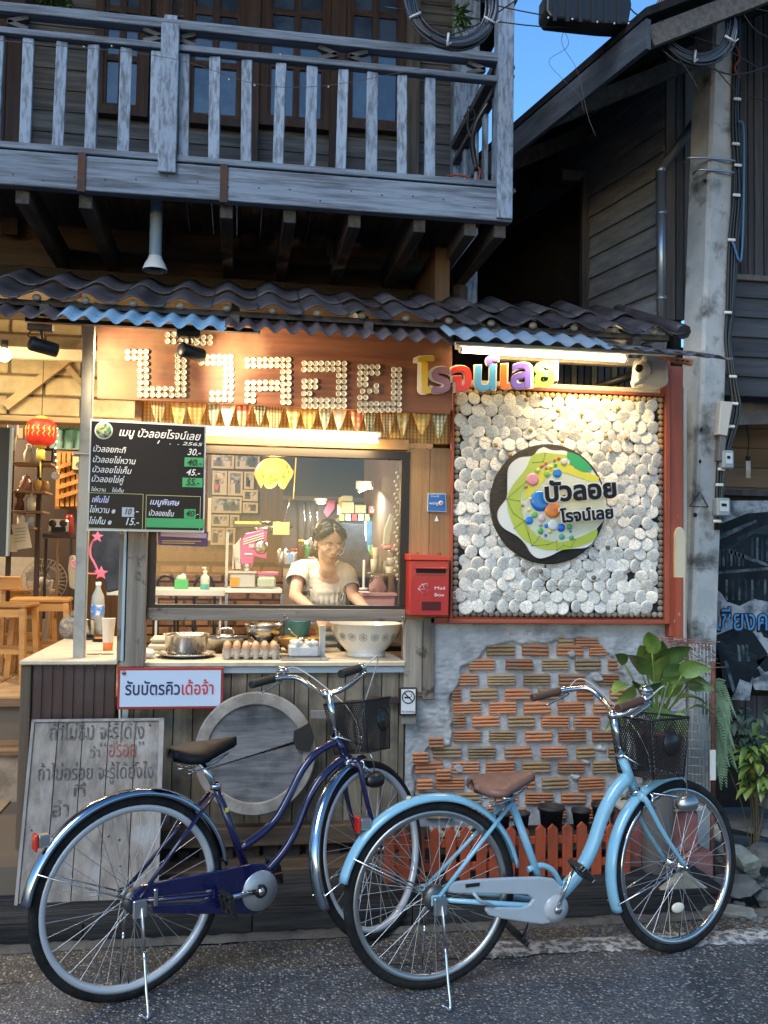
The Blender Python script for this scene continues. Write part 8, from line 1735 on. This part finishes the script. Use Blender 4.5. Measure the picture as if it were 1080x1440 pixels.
rock('stone', 'flat pale stone seen through the front wheel low down', 940, 1278, -.42, .14, .08, .03, RKG, 9); rock('stone', 'dark stone in the gap behind the flat pale one', 1010, 1250, -.38, .08, .1, .06, RKD, 10); rock('stone', 'whitish broken stone beside the red block', 1010, 1170, -.28, .03, .04, .06, RKG, 12)
RBK = mat('red_concrete', (.3, .11, .1), (.22, .085, .08), scale=7, rough=.85, bmp=.5, dirt=(.3, .22, .2), dscale=10); rbk = thing('red_block', 'dull red concrete planter block behind the front wheel', 'block', W(945, 1190, -.25))
pbox('block', 881, 1143, 982, 1200, -.28, .2, RBK, rbk, .006); pbox('block', 905, 1201, 1004, 1240, -.3, .2, RBK, rbk, .006); pbox('block', 881, 1201, 903, 1240, -.29, .2, RBK, rbk, .006)
pbox('cap', 878, 1136, 990, 1142, -.3, .22, mat('grey_cap', (.4, .4, .36), rough=.8), rbk, .003)
tt = thing('terracotta_tile', 'weathered triangular temple tile with key pattern border behind the front wheel', 'ornament', W(960, 1260, -.57)); TCT = mat('weathered_tile', (.42, .38, .3), (.28, .25, .2), scale=12, rough=.85, bmp=.5)
def tz_(x, y): p = W(x, y, -.57); return (p.x, p.z)
MB().prism([tz_(*q) for q in ((904, 1268), (960, 1222), (1008, 1258), (1000, 1268), (960, 1266))], -.59, -.56).obj('tile', TCT, tt, bev=.004)
for k in range(9): a = Vector((*tz_(912+k*10.5, 1263-abs(4-k)*.5),)); MB().box((a.x-.008, -.5945, a.y-.008), (a.x+.004, -.591, a.y+.006)).obj('key_pattern', mat('tile_relief', (.48, .45, .38), rough=.85), tt)
for p_, q_ in (((910, 1264), (957, 1227)), ((963, 1227), (1002, 1256))): a, b = tz_(*p_), tz_(*q_); MB().bar((a[0], -.593, a[1]), (b[0], -.593, b[1]), .01, .006, up=(0, 1, 0)).obj('border', mat('tile_relief', (.48, .45, .38)), tt)
for i in range(26): pass
# small gravel and leaf litter along the right
m = MB(); rr = random.Random(9)
for k in range(420):
    x = rr.uniform(1.45, 2.6); y = rr.uniform(-.85, .2); s_ = rr.uniform(.006, .02); m.ell((x, y, .0+s_*.3), (s_, s_*rr.uniform(.7, 1.2), s_*.6), 6, 4)
kind(m.obj('rubble', RKD), 'stuff')
# litter on the road: dry leaves and grit near the kerb
lm_ = mat('dry_litter', (.16, .11, .05), (.09, .06, .03), scale=20, rough=.9); rr = random.Random(21); m = MB()
for k in range(46):
    x = rr.uniform(-1.8, 2.6); y = -.7-abs(rr.gauss(0, .35)); a = rr.uniform(0, 6); leaf(m, (x, y, .014), (math.cos(a), math.sin(a), .1), rr.uniform(.012, .034), rr.uniform(.004, .009), .1, 3, .3)
kind(m.obj('leaf_litter', lm_), 'stuff')
m = MB()
for k in range(700):
    x = rr.uniform(-2.2, 3); y = -.735-abs(rr.gauss(0, .13)); s_ = rr.uniform(.002, .0055); m.ell((x, y, .005), (s_, s_, s_*.7), 5, 3)
kind(m.obj('grit', mat('grit_stone', (.3, .27, .22), (.12, .11, .1), scale=60, rough=.9)), 'stuff')
# ================================================================ FENCE, POTS, SIGNS ON THE FRONT
ORG = wood('red_orange_paint', (.42, .075, .025), (.3, .06, .025), GZ, 12, rough=.6, rand=.12, dirt=(.2, .06, .03), dscale=12)
pf_ = thing('picket_fence', 'low red orange picket fence in front of the brick wall', 'fence', W(720, 1240, -.36)); zd = .062
x0_ = W(548, 1230, -.36).x; x1_ = W(878, 1230, -.36).x; n = 17; zt = W(700, 1160, -.36).z
for i in range(n):
    x = x0_+(x1_-x0_)*i/(n-1)+random.uniform(-.004, .004); h = zt-zd+random.uniform(-.006, .006); w_ = .0235
    o = MB().prism([(x-w_, zd), (x+w_, zd), (x+w_, zd+h-.022), (x, zd+h), (x-w_, zd+h-.022)], -.372, -.358).obj('picket', ORG, pf_, bev=.002, org=(x, -.365, zd)); o.rotation_euler = (0, rad(random.uniform(-1.6, 1.6)), 0)
ORX = wood('red_orange_rail', (.4, .075, .025), (.3, .06, .025), GX, 12, rough=.6)
for z in (.12, .225): MB().box((x0_-.03, -.357, z), (x1_+.03, -.343, z+.035), .002).obj('rail', ORX, pf_)
def pot(px, Y, r, h, label, top=None):
    b = W(px, 1160, Y); zb_ = .06 if Y < -.1 else .06; t = thing('black_pot', label, 'pot', (b.x, Y, top-h), 'small black plant pots behind the picket fence')
    MB().lathe([(0, 0), (r*.75, 0), (r*.95, h*.86), (r*1.06, h*.86), (r*1.06, h), (r*.96, h), (r*.9, h*.8), (0, h*.8)], 20, (b.x, Y, top-h)).obj('pot', POTB, t)
    MB().lathe([(0, h*.82), (r*.9, h*.81)], 16, (b.x, Y, top-h)).obj('soil', SOIL, t)
shf = thing('pot_bench', 'low dark bench behind the picket fence carrying small pots', 'bench', W(760, 1180, -.16)); zs_ = W(775, 1168, -.16).z
MB().box((W(600, 1170, -.16).x, -.24, zs_-.02), (W(880, 1170, -.16).x, -.06, zs_), .003).obj('seat', DARKX, shf)
for px in (612, 740, 868): x = W(px, 1170, -.16).x; MB().box((x-.015, -.2, .06), (x+.015, -.1, zs_-.021)).obj('leg', DARKX, shf)
for px, r, h, lb in ((707, .035, .09, 'small black pot below the brown saddle'), (733, .04, .09, 'black pot left of the widest pot'), (775, .062, .115, 'widest black pot of the row behind the fence'), (817, .045, .095, 'black pot right of the widest pot'), (845, .045, .12, 'tall black pot at the right end of the row')): pot(px, -.15, r, h, lb, zs_+h)
m = MB(); rr = random.Random(4)
for k in range(50): s_ = rr.uniform(.008, .017); m.ell((W(rr.uniform(604, 680), 1160, -.16).x, -.16+rr.uniform(-.07, .08), zs_+s_*.6), (s_, s_, s_*.8), 7, 5)
o = kind(m.obj('pebbles', mat('pebble', (.35, .31, .24), (.2, .2, .19), scale=9, rough=.6)), 'stuff')
m = MB(); rr = random.Random(8)
wd_ = thing('withered_plant', 'small withered plant with pale leaves beside the pots', 'plant', (W(850, 1120, -.1).x, -.1, zs_)); b = Vector((W(868, 1170, -.1).x, -.12, zs_))
for k in range(26): a = rr.uniform(0, PI); leaf(m, b+Vector((0, 0, rr.uniform(.02, .12))), (math.cos(a), rr.uniform(-.6, .1), math.sin(a)+.2), rr.uniform(.05, .1), .014, .8, 5)
m.obj('leaves', mat('dry_leaf', (.2, .17, .08), (.12, .1, .06), scale=10, rough=.8), wd_)
# sill frame dark gap with pale plank under the left counter
# queue card sign
qs = thing('queue_sign', 'white sign with red frame asking for queue cards below the counter', 'sign', W(240, 968, -.12)); YQ = -.125
a, b, c, d = rect(165, 939, 314, 997, YQ); MB().box((a, YQ, c), (b, YQ+.015, d), .002).obj('frame', mat('sign_frame_red', (.35, .03, .03), rough=.4), qs)
MB().box((a+.012, YQ-.003, c+.012), (b-.012, YQ+.001, d-.012)).obj('board', mat('sign_pale_blue', (.52, .62, .76), rough=.3), qs)
p = W(176, 977, YQ); NVY = mat('navy_letter', (.015, .02, .09), rough=.4); RDL = mat('red_letter', (.55, .03, .04), rough=.4)
body = 'รับบัตรคิวเด้อจ้า'; idx = [0]*10+[1]*7
text('letter', body, [NVY, RDL], (p.x, YQ-.0045, p.z), .042, qs, width=(W(300, 977, YQ).x-p.x), offset=.012, depth=.01, idx=idx)
MB().lathe([(0, -.008), (.008, -.006), (.01, 0)], 14, W(174, 946, YQ-.004), ax='y').obj('stud', mat('stud_metal', (.25, .22, .2), rough=.4, metal=.8), qs)
pbox('hanger_strip', 172, 996, 180, 1012, -.06, .01, GRW, qs)
# leaning board with handwriting
lb_ = thing('leaning_board', 'grey weathered plank board with handwriting leaning on the brown counter front', 'board', (W(120, 1275, -.45).x, -.45, .08))
bot = W(110, 1276, -.45); topz = W(138, 1011, -.2).z; bz = bot.z; H_ = math.hypot(topz-bz, .25); tl = math.atan2(.25, topz-bz); Mt = Matrix.Rotation(-tl, 3, 'X')
xl_, xr2 = W(20, 1272, -.45).x, W(222, 1272, -.45).x; xtl, xtr = W(45, 1012, -.2).x, W(231, 1012, -.2).x
def LB(u, v, y=0): # u 0..1, v 0..1 up
    x = (xl_+(xr2-xl_)*u)*(1-v)+(xtl+(xtr-xtl)*u)*v; return Vector((x, -.45, bz))+Mt @ Vector((0, y, H_*v))
GBD = wood('silvered_plank', (.33, .29, .25), (.15, .125, .105), GZ, 9, dirt=(.36, .35, .35), dscale=6, dlo=.55, dhi=.72, rand=.15)
GBD2 = wood('silvered_edge', (.34, .31, .29), (.22, .2, .18), GZ, 9)
cuts = [.02, .2, .385, .58, .78, .965]
for k in range(5):
    u0, u1 = cuts[k]+.003, cuts[k+1]-.003; y0 = random.uniform(-.002, .002); vs = [LB(u0, .0, y0), LB(u1, 0, y0), LB(u1, .985, y0), LB(u0, .985, y0)]; vs += [LB(u0, .0, .02), LB(u1, 0, .02), LB(u1, .985, .02), LB(u0, .985, .02)]
    MB().add(vs, [(0, 1, 2, 3), (7, 6, 5, 4), (0, 4, 5, 1), (1, 5, 6, 2), (2, 6, 7, 3), (3, 7, 4, 0)]).obj('plank', GBD, lb_, org=vs[0], bev=.0015)
for u0, u1, v0, v1 in ((0, .022, 0, 1), (.963, 1, 0, 1), (.0, 1, .985, 1.0)):
    vs = [LB(u0, v0, -.008), LB(u1, v0, -.008), LB(u1, v1, -.008), LB(u0, v1, -.008), LB(u0, v0, .022), LB(u1, v0, .022), LB(u1, v1, .022), LB(u0, v1, .022)]; MB().add(vs, [(0, 1, 2, 3), (7, 6, 5, 4), (0, 4, 5, 1), (1, 5, 6, 2), (2, 6, 7, 3), (3, 7, 4, 0)]).obj('edge_strip', GBD2, lb_)
HWB = mat('faded_black_writing', (.09, .08, .08), (.27, .24, .21), scale=26, lo=.5, hi=.72, rough=.8); HWR = mat('faded_red_writing', (.3, .07, .04), (.26, .15, .12), scale=30, lo=.45, hi=.7, rough=.8)
for body, u, v, w_, m, h in (('ถ้าไม่ชิม จะรู้ได้ไง', .14, .885, .7, HWB, .05), ('ว่า', .45, .785, .07, HWB, .03), ('“', .52, .80, .045, HWB, .04), ('อร่อย', .59, .785, .2, HWR, .05), ('”', .81, .80, .04, HWB, .04), ('ถ้าไม่อร่อย จะรู้ได้ยังไง', .08, .665, .84, HWB, .045), ('ที่', .35, .575, .08, HWB, .035), ('ลำ', .2, .47, .12, HWB, .045)):
    o = LB(u, v, -.0045); kind_ = text('writing', body, m, o, h, lb_, width=w_*(xr2-xl_), offset=-.004, depth=.008, tilt=Mt)
for k in range(16): MB().ell(LB(random.uniform(.06, .94), random.choice((.96, .9, .75, .4, .2)), -.003), .0035, 6, 4).obj('nail', BLT, lb_)
for u, v in ((.62, .36), (.7, .34)): MB().ell(LB(u, v, -.004), .006, 8, 5).obj('stud', BOLT, lb_)
# round wooden lid
ld = thing('barrel_lid', 'large round weathered wooden lid with a long crack standing on the ledge', 'wooden lid', W(358, 1140, -.2)); Yl = -.17; cL = W(359, 1059, Yl); rL = 83/1300*(Yl+CAM_D)
RIMM = mat('worn_rim_wood', (.33, .3, .26), (.2, .175, .15), scale=10, rough=.85, bmp=.6, dirt=(.32, .24, .2), dscale=5); DSC = wood('blackened_disc', (.1, .098, .1), (.23, .22, .215), (.25, 2, 2), 12, rand=0, dirt=(.04, .04, .042), dscale=6)
tlt = Matrix.Rotation(rad(-5), 3, 'X')
def tm_(mb): mb.v = [cL+tlt @ (v) for v in mb.v]; return mb
tm_(MB().lathe([(rL*.79, -.002), (rL*.792, -.014), (rL*.81, -.019), (rL*.98, -.019), (rL, -.012), (rL, .016), (rL*.8, .016)], 72, ax='y', smooth=False)).obj('rim', RIMM, ld)
ck = lambda x: .03+.28*x+.006*math.sin(x*60)+.004*math.sin(x*143)
top, botp = [], []
m1, m2 = [], []
R1 = rL*.795; xs1 = [-.98+1.96*i/60 for i in range(61)]
line = [(R1*x, R1*(ck(x)-.06)) for x in xs1 if math.hypot(x, ck(x)-.06) < .985]
def arcp(a0, a1, n=40): return [(R1*math.cos(a0+(a1-a0)*i/n), R1*math.sin(a0+(a1-a0)*i/n)) for i in range(n+1)]
aL = math.atan2(line[0][1], line[0][0]); aR = math.atan2(line[-1][1], line[-1][0]); aL = aL % (2*PI)
up_poly = [(x, z+.004+.006*max(0, x/R1)) for x, z in line]+arcp(aR, aL)[1:-1]; dn_poly = [(x, z-.003-.006*max(0, x/R1)) for x, z in line[::-1]]+arcp(aL, 2*PI+aR)[1:-1]
for P_ in (up_poly, dn_poly): tm_(MB().prism(P_, -.008, .008)).obj('disc_board', DSC, ld)
tm_(MB().prism([(x, z) for x, z in ((R1*.8, R1*.45), (R1*1.12, R1*.62), (R1*1.22, R1*.3), (R1*1.12, R1*.02), (R1*.85, R1*.08), (R1*.78, R1*.25))], -.034, -.0)).obj('burnt_patch', BLK, ld)
MB().box(cL+Vector((-.05, .02, -.05)), cL+Vector((.05, .1, .05))).obj('support', DARKX, ld)
pbox('grey_stub', 437, 1000, 474, 1010, -.1, .03, GBD2, ld)
# no smoking sign
ns = thing('no_smoking_sign', 'small black framed no smoking sign at the corner of the counter', 'sign', W(574, 986, -.07)); a, b, c, d = rect(562, 967, 586, 1006, -.075)
MB().box((a, -.075, c), (b, -.06, d), .002).obj('frame', BPL, ns); MB().box((a+.007, -.078, c+.008), (b-.007, -.074, d-.007)).obj('plate', mat('plate_white', (.7, .7, .68), rough=.4), ns)
xc = (a+b)/2; zc_ = d-.007-(b-a-.014)/2-.003; r_ = (b-a-.014)/2*.92
MB().lathe([(r_*.84, -.0015), (r_, -.0015), (r_, 0), (r_*.84, 0)], 32, (xc, -.0785, zc_), ax='y').obj('ring', BLT, ns); MB().bar((xc-r_*.65, -.0797, zc_+r_*.65), (xc+r_*.65, -.0797, zc_-r_*.65), .005, .002, up=(0, 1, 0)).obj('slash', BLT, ns)
MB().box((xc-r_*.6, -.0793, zc_-.006), (xc+r_*.3, -.0788, zc_+.002)).obj('cigarette', BLT, ns); MB().tube([(xc+r_*.4, -.079, zc_), (xc+r_*.5, -.079, zc_+.008), (xc+r_*.38, -.079, zc_+.016)], .0012, 5).obj('smoke', BLT, ns)
text('letter', 'No Smoking', BLT, (xc, -.0788, c+.014), .008, ns, width=(b-a)*.74, depth=.03, align='C'); pbox('lower_bracket', 564, 1007, 585, 1018, -.06, .01, PWX, ns)
pbox('dark_slat', 511, 981, 562, 990, -.06, .03, DARKW, shop, .002)
# ---------------------------------------------------------------- menu board
mbd = thing('menu_board', 'glossy black menu board with white Thai handwriting and green price patches', 'menu board', W(205, 670, -.2)); YMn = -.2
q = [(127, 589), (290, 598), (287, 749), (122, 746)]; P_ = [(W(x, y, YMn).x, W(x, y, YMn).z) for x, y in q]
MB().prism(P_[::-1], YMn, YMn+.008).obj('backing', mat('white_edge', (.7, .7, .7), rough=.4), mbd)
q2 = [(129, 592), (287.5, 600.5), (285, 746), (124.5, 743)]; GLB = mat('glossy_black', (.01, .007, .007), rough=.3, spec=.25)
MB().prism([(W(x, y, YMn).x, W(x, y, YMn).z) for x, y in q2][::-1], YMn-.002, YMn+.001).obj('face', GLB, mbd)
def M6(x, y): p = W(120+x/6, 580+y/6, YMn-.004); return p
CH = mat('chalk_white', (.78, .78, .76), rough=.6); ink = mat('black_marker', (.02, .02, .02), rough=.5); GRN = mat('green_tape', (.06, .36, .12), rough=.5); BLI = mat('blue_chalk', (.2, .22, .62), rough=.5); YLF = mat('yellow_line', (.55, .52, .2), rough=.5)
def mt(body, x, y, x1, h, m=CH, sl=-.05, off=.008, sh=.25, lay=0): p = M6(x, y); e = M6(x1, y); text('writing', body, m, (p.x, YMn-.0035-lay*.0008, p.z), h/6*(YMn+CAM_D)/1300, mbd, width=e.x-p.x, offset=off, depth=.012, shear=sh, rot=rad(1.5))
mt('เมนู บัวลอยโรจน์เลย', 285, 195, 975, 46, off=.012); mt('ราคาเริ่ม 1 ก.ย. 2565', 605, 262, 990, 20); mt('บัวลอยกะทิ', 65, 328, 345, 36); mt('30.-', 862, 358, 975, 40); mt('บัวลอยไข่หวาน', 62, 418, 425, 36); mt('บัวลอยไข่เค็ม', 58, 502, 390, 36); mt('45.-', 852, 528, 968, 38); mt('บัวลอยไข่คู่', 52, 582, 328, 36)
mt('(ไข่หวาน + ไข่เค็ม)', 50, 662, 325, 22); mt('ไข่หวาน ๏', 38, 842, 252, 36); mt('ไข่เค็ม ๏', 32, 938, 220, 36); mt('15.-', 342, 948, 452, 44); mt('.-', 405, 852, 448, 36); mt('เพิ่มไข่', 55, 756, 200, 34, BLI, off=.03); mt('เพิ่มไข่', 57, 756, 202, 34, CH, off=-.004, lay=2)
mt('เมนูพิเศษ', 545, 775, 790, 34, BLI, off=.03); mt('เมนูพิเศษ', 547, 775, 792, 34, CH, off=-.004, lay=2); mt('บัวลอยเย็น', 535, 868, 748, 32); mt('.-', 928, 872, 955, 28)
def patch(x0, y0, x1, y1, m, nm='price_patch'): a, b = M6(x0, y0), M6(x1, y1); MB().box((a.x, YMn-.0042, b.z), (b.x, YMn-.0022, a.z), .0008).obj(nm, m, mbd)
patch(838, 378, 995, 462, GRN); patch(820, 550, 988, 634, GRN); patch(835, 815, 930, 898, GRN); patch(515, 890, 1000, 978, GRN); patch(310, 800, 410, 882, mat('silver_patch', (.5, .5, .52), rough=.4))
mt('40.-', 858, 446, 980, 40, ink, lay=3); mt('55.-', 848, 612, 960, 42, ink, lay=3); mt('40', 845, 876, 920, 38, ink, lay=3); mt('10', 335, 860, 390, 38, ink, lay=3)
for x0_, y0_, x1_, y1_ in ((22, 676, 488, 980), (515, 696, 972, 998)):
    m = MB()
    for p_, q_ in (((x0_, y0_), (x1_, y0_+14)), ((x1_, y0_+14), (x1_-8, y1_+8)), ((x1_-8, y1_+8), (x0_-8, y1_-6)), ((x0_-8, y1_-6), (x0_, y0_))): a, b = M6(*p_), M6(*q_); m.bar((a.x, YMn-.003, a.z), (b.x, YMn-.003, b.z), .0022, .001, up=(0, 1, 0))
    m.obj('ruled_box', YLF, mbd)
c = M6(155, 152); MB().lathe([(0, -.002), (.038, -.002), (.04, .0)], 28, (c.x, YMn-.002, c.z), ax='y').obj('logo_disc', mat('plate_white', (.7, .7, .68)), mbd); MB().lathe([(0, -.001), (.033, -.001), (.034, .001)], 24, (c.x, YMn-.0045, c.z), ax='y').obj('logo_print', mat('logo_print', (.1, .09, .08), (.3, .4, .2), scale=60, lo=.45, hi=.5, rough=.4), mbd)
for k, (dx, dz, h) in enumerate(((.02, .012, '4CA55A'), (-.012, .012, '9AA040'), (.0, -.014, '777777'))): MB().lathe([(0, -.001), (.008, -.001), (.009, .0)], 12, (c.x+dx, YMn-.006, c.z+dz), ax='y').obj('logo_spot', mat('sign_'+h, hexc(h), rough=.3), mbd)
pp = thing('purple_poster', 'purple and white price poster behind the lower edge of the menu board', 'poster', W(258, 757, -.06)); poly([(222, 742), (293, 748), (291, 769), (222, 766)], -.07, .004, 'sheet', mat('purple_print', (.13, .06, .2), rough=.4), pp, 0); poly([(226, 746), (291, 750), (290, 757), (226, 754)], -.073, .002, 'band', mat('lilac', (.55, .45, .6), rough=.4), pp, 0)
for k in range(2): a = W(228, 761+k*3, -.073); MB().box((a.x, -.0735, a.z), (a.x+.18-k*.03, -.0725, a.z+.004)).obj('text_line', GOLD, pp)
# ---------------------------------------------------------------- mailbox
ml = thing('mail_box', 'red metal mail box hanging on the yellow plank post', 'mail box', W(604, 825, -.1)); RM = mat('mailbox_red', (.5, .025, .02), (.42, .02, .018), scale=5, rough=.3, coat=.4); RM2 = mat('mailbox_lid', (.62, .045, .02), rough=.3, coat=.4); YB2 = -.17
a, b, c, d = rect(577, 788, 631, 866, YB2); MB().box((a, YB2, c), (b, -.045, d), .004).obj('body', RM, ml)
MB().prism([(a-.006, d), (b+.006, d), (b+.006, d+.022), (a-.006, d+.03)], YB2-.008, -.043).obj('lid', RM2, ml, bev=.003)
e0, e1, f0, f1 = rect(585, 800, 627, 806, YB2-.001); MB().box((e0, YB2-.004, f0), (e1, YB2+.001, f1)).obj('slot', BLT, ml); MB().box((e0-.004, YB2-.016, f1), (e1+.004, YB2-.0, f1+.008), .002).obj('slot_hood', RM, ml); MB().box((e0-.002, YB2-.006, f0-.008), (e1+.002, YB2, f0-.001), .001).obj('slot_lip', RM, ml)
e0, e1, f0, f1 = rect(593, 846, 620, 858, YB2-.001); MB().box((e0, YB2-.003, f0), (e1, YB2+.001, f1)).obj('peep_window', mat('dark_red_window', (.08, .012, .014), rough=.15), ml)
p = W(611, 829, YB2); text('letter', 'Mail', CH, (p.x, YB2-.003, p.z), .011, ml, width=.05, depth=.03); p = W(611, 838.5, YB2); text('letter', 'Box', CH, (p.x, YB2-.003, p.z), .011, ml, width=.047, depth=.03)
m = MB(); pts = [W(x, y, YB2-.003) for x, y in ((588, 828), (594, 821), (604, 826), (597, 836), (588, 828))]; m.tube(pts, .001, 4); m.tube([W(588, 828, YB2-.003), W(597, 829, YB2-.003), W(594, 821, YB2-.003)], .001, 4); m.tube([W(595, 822, YB2-.003), W(600, 820, YB2-.003), W(602, 826, YB2-.003)], .001, 4); kind(m.obj('envelope_print', CH, ml), 'stuff')
for px in (586, 617): MB().tube([W(px, 784, -.06), W(px-1, 779, -.06), W(px+2, 777, -.06), W(px+3, 784, -.06)], .0022, 5).obj('hook', RUST, ml)
wg = thing('blue_plaque', 'small blue square plaque on the yellow plank above the mail box', 'sign', W(614, 707, -.05)); q = [(602, 694), (627, 694), (628, 720), (601, 719)]; poly(q, -.052, .01, 'plate', mat('plaque_white', (.6, .65, .7), rough=.4), wg, 0); poly([(602.6, 695), (626, 695), (627, 718.8), (601.8, 718)], -.054, .003, 'face', mat('plaque_blue', (.03, .14, .42), rough=.35), wg, 0)
p = W(603.5, 709.5, -.055); text('letter', 'wong', CH, (p.x, -.0565, p.z), .012, wg, width=.045, depth=.03); p = W(606, 699, -.055); text('letter', 'ร้านนี้', CH, (p.x, -.0565, p.z), .006, wg, width=.04, depth=.03); MB().lathe([(.006, -.001), (.012, -.001), (.012, 0)], 18, W(620, 707.5, -.056), ax='y').obj('emblem', mat('emblem_pale', (.6, .55, .6)), wg); MB().lathe([(0, -.001), (.006, -.001)], 12, W(620, 707.5, -.0562), ax='y').obj('emblem_centre', mat('emblem_orange', (.5, .2, .1)), wg)
pt_ = thing('paper_triangle', 'tiny white paper triangle pinned under the blue plaque', 'paper', W(614, 729, -.05)); poly([(614, 725), (617, 733), (611, 733)], -.044, .002, 'paper', CH, pt_, 0)
# things leaning by the ledge
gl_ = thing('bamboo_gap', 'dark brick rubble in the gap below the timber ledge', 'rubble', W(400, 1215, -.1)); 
for k in range(14): x = W(190+k*30, 1210, -.04).x; MB().box((x, -.06-random.uniform(0, .02), .08), (x+random.uniform(.05, .09), -.02, .12+random.uniform(.02, .14)), .006).obj('brick', mat('shaded_brick', (.035, .026, .02), (.018, .015, .013), scale=14, rough=.95, bmp=.6), gl_)  # bricks nearly black, with the shade of the gap put into their colour
bpost = MB().tube([W(168, 950, -.05), W(170, 1160, -.05)], .008, 6).obj('thin_pipe', GRW, shop)

bpy.data.scenes.remove(TS)
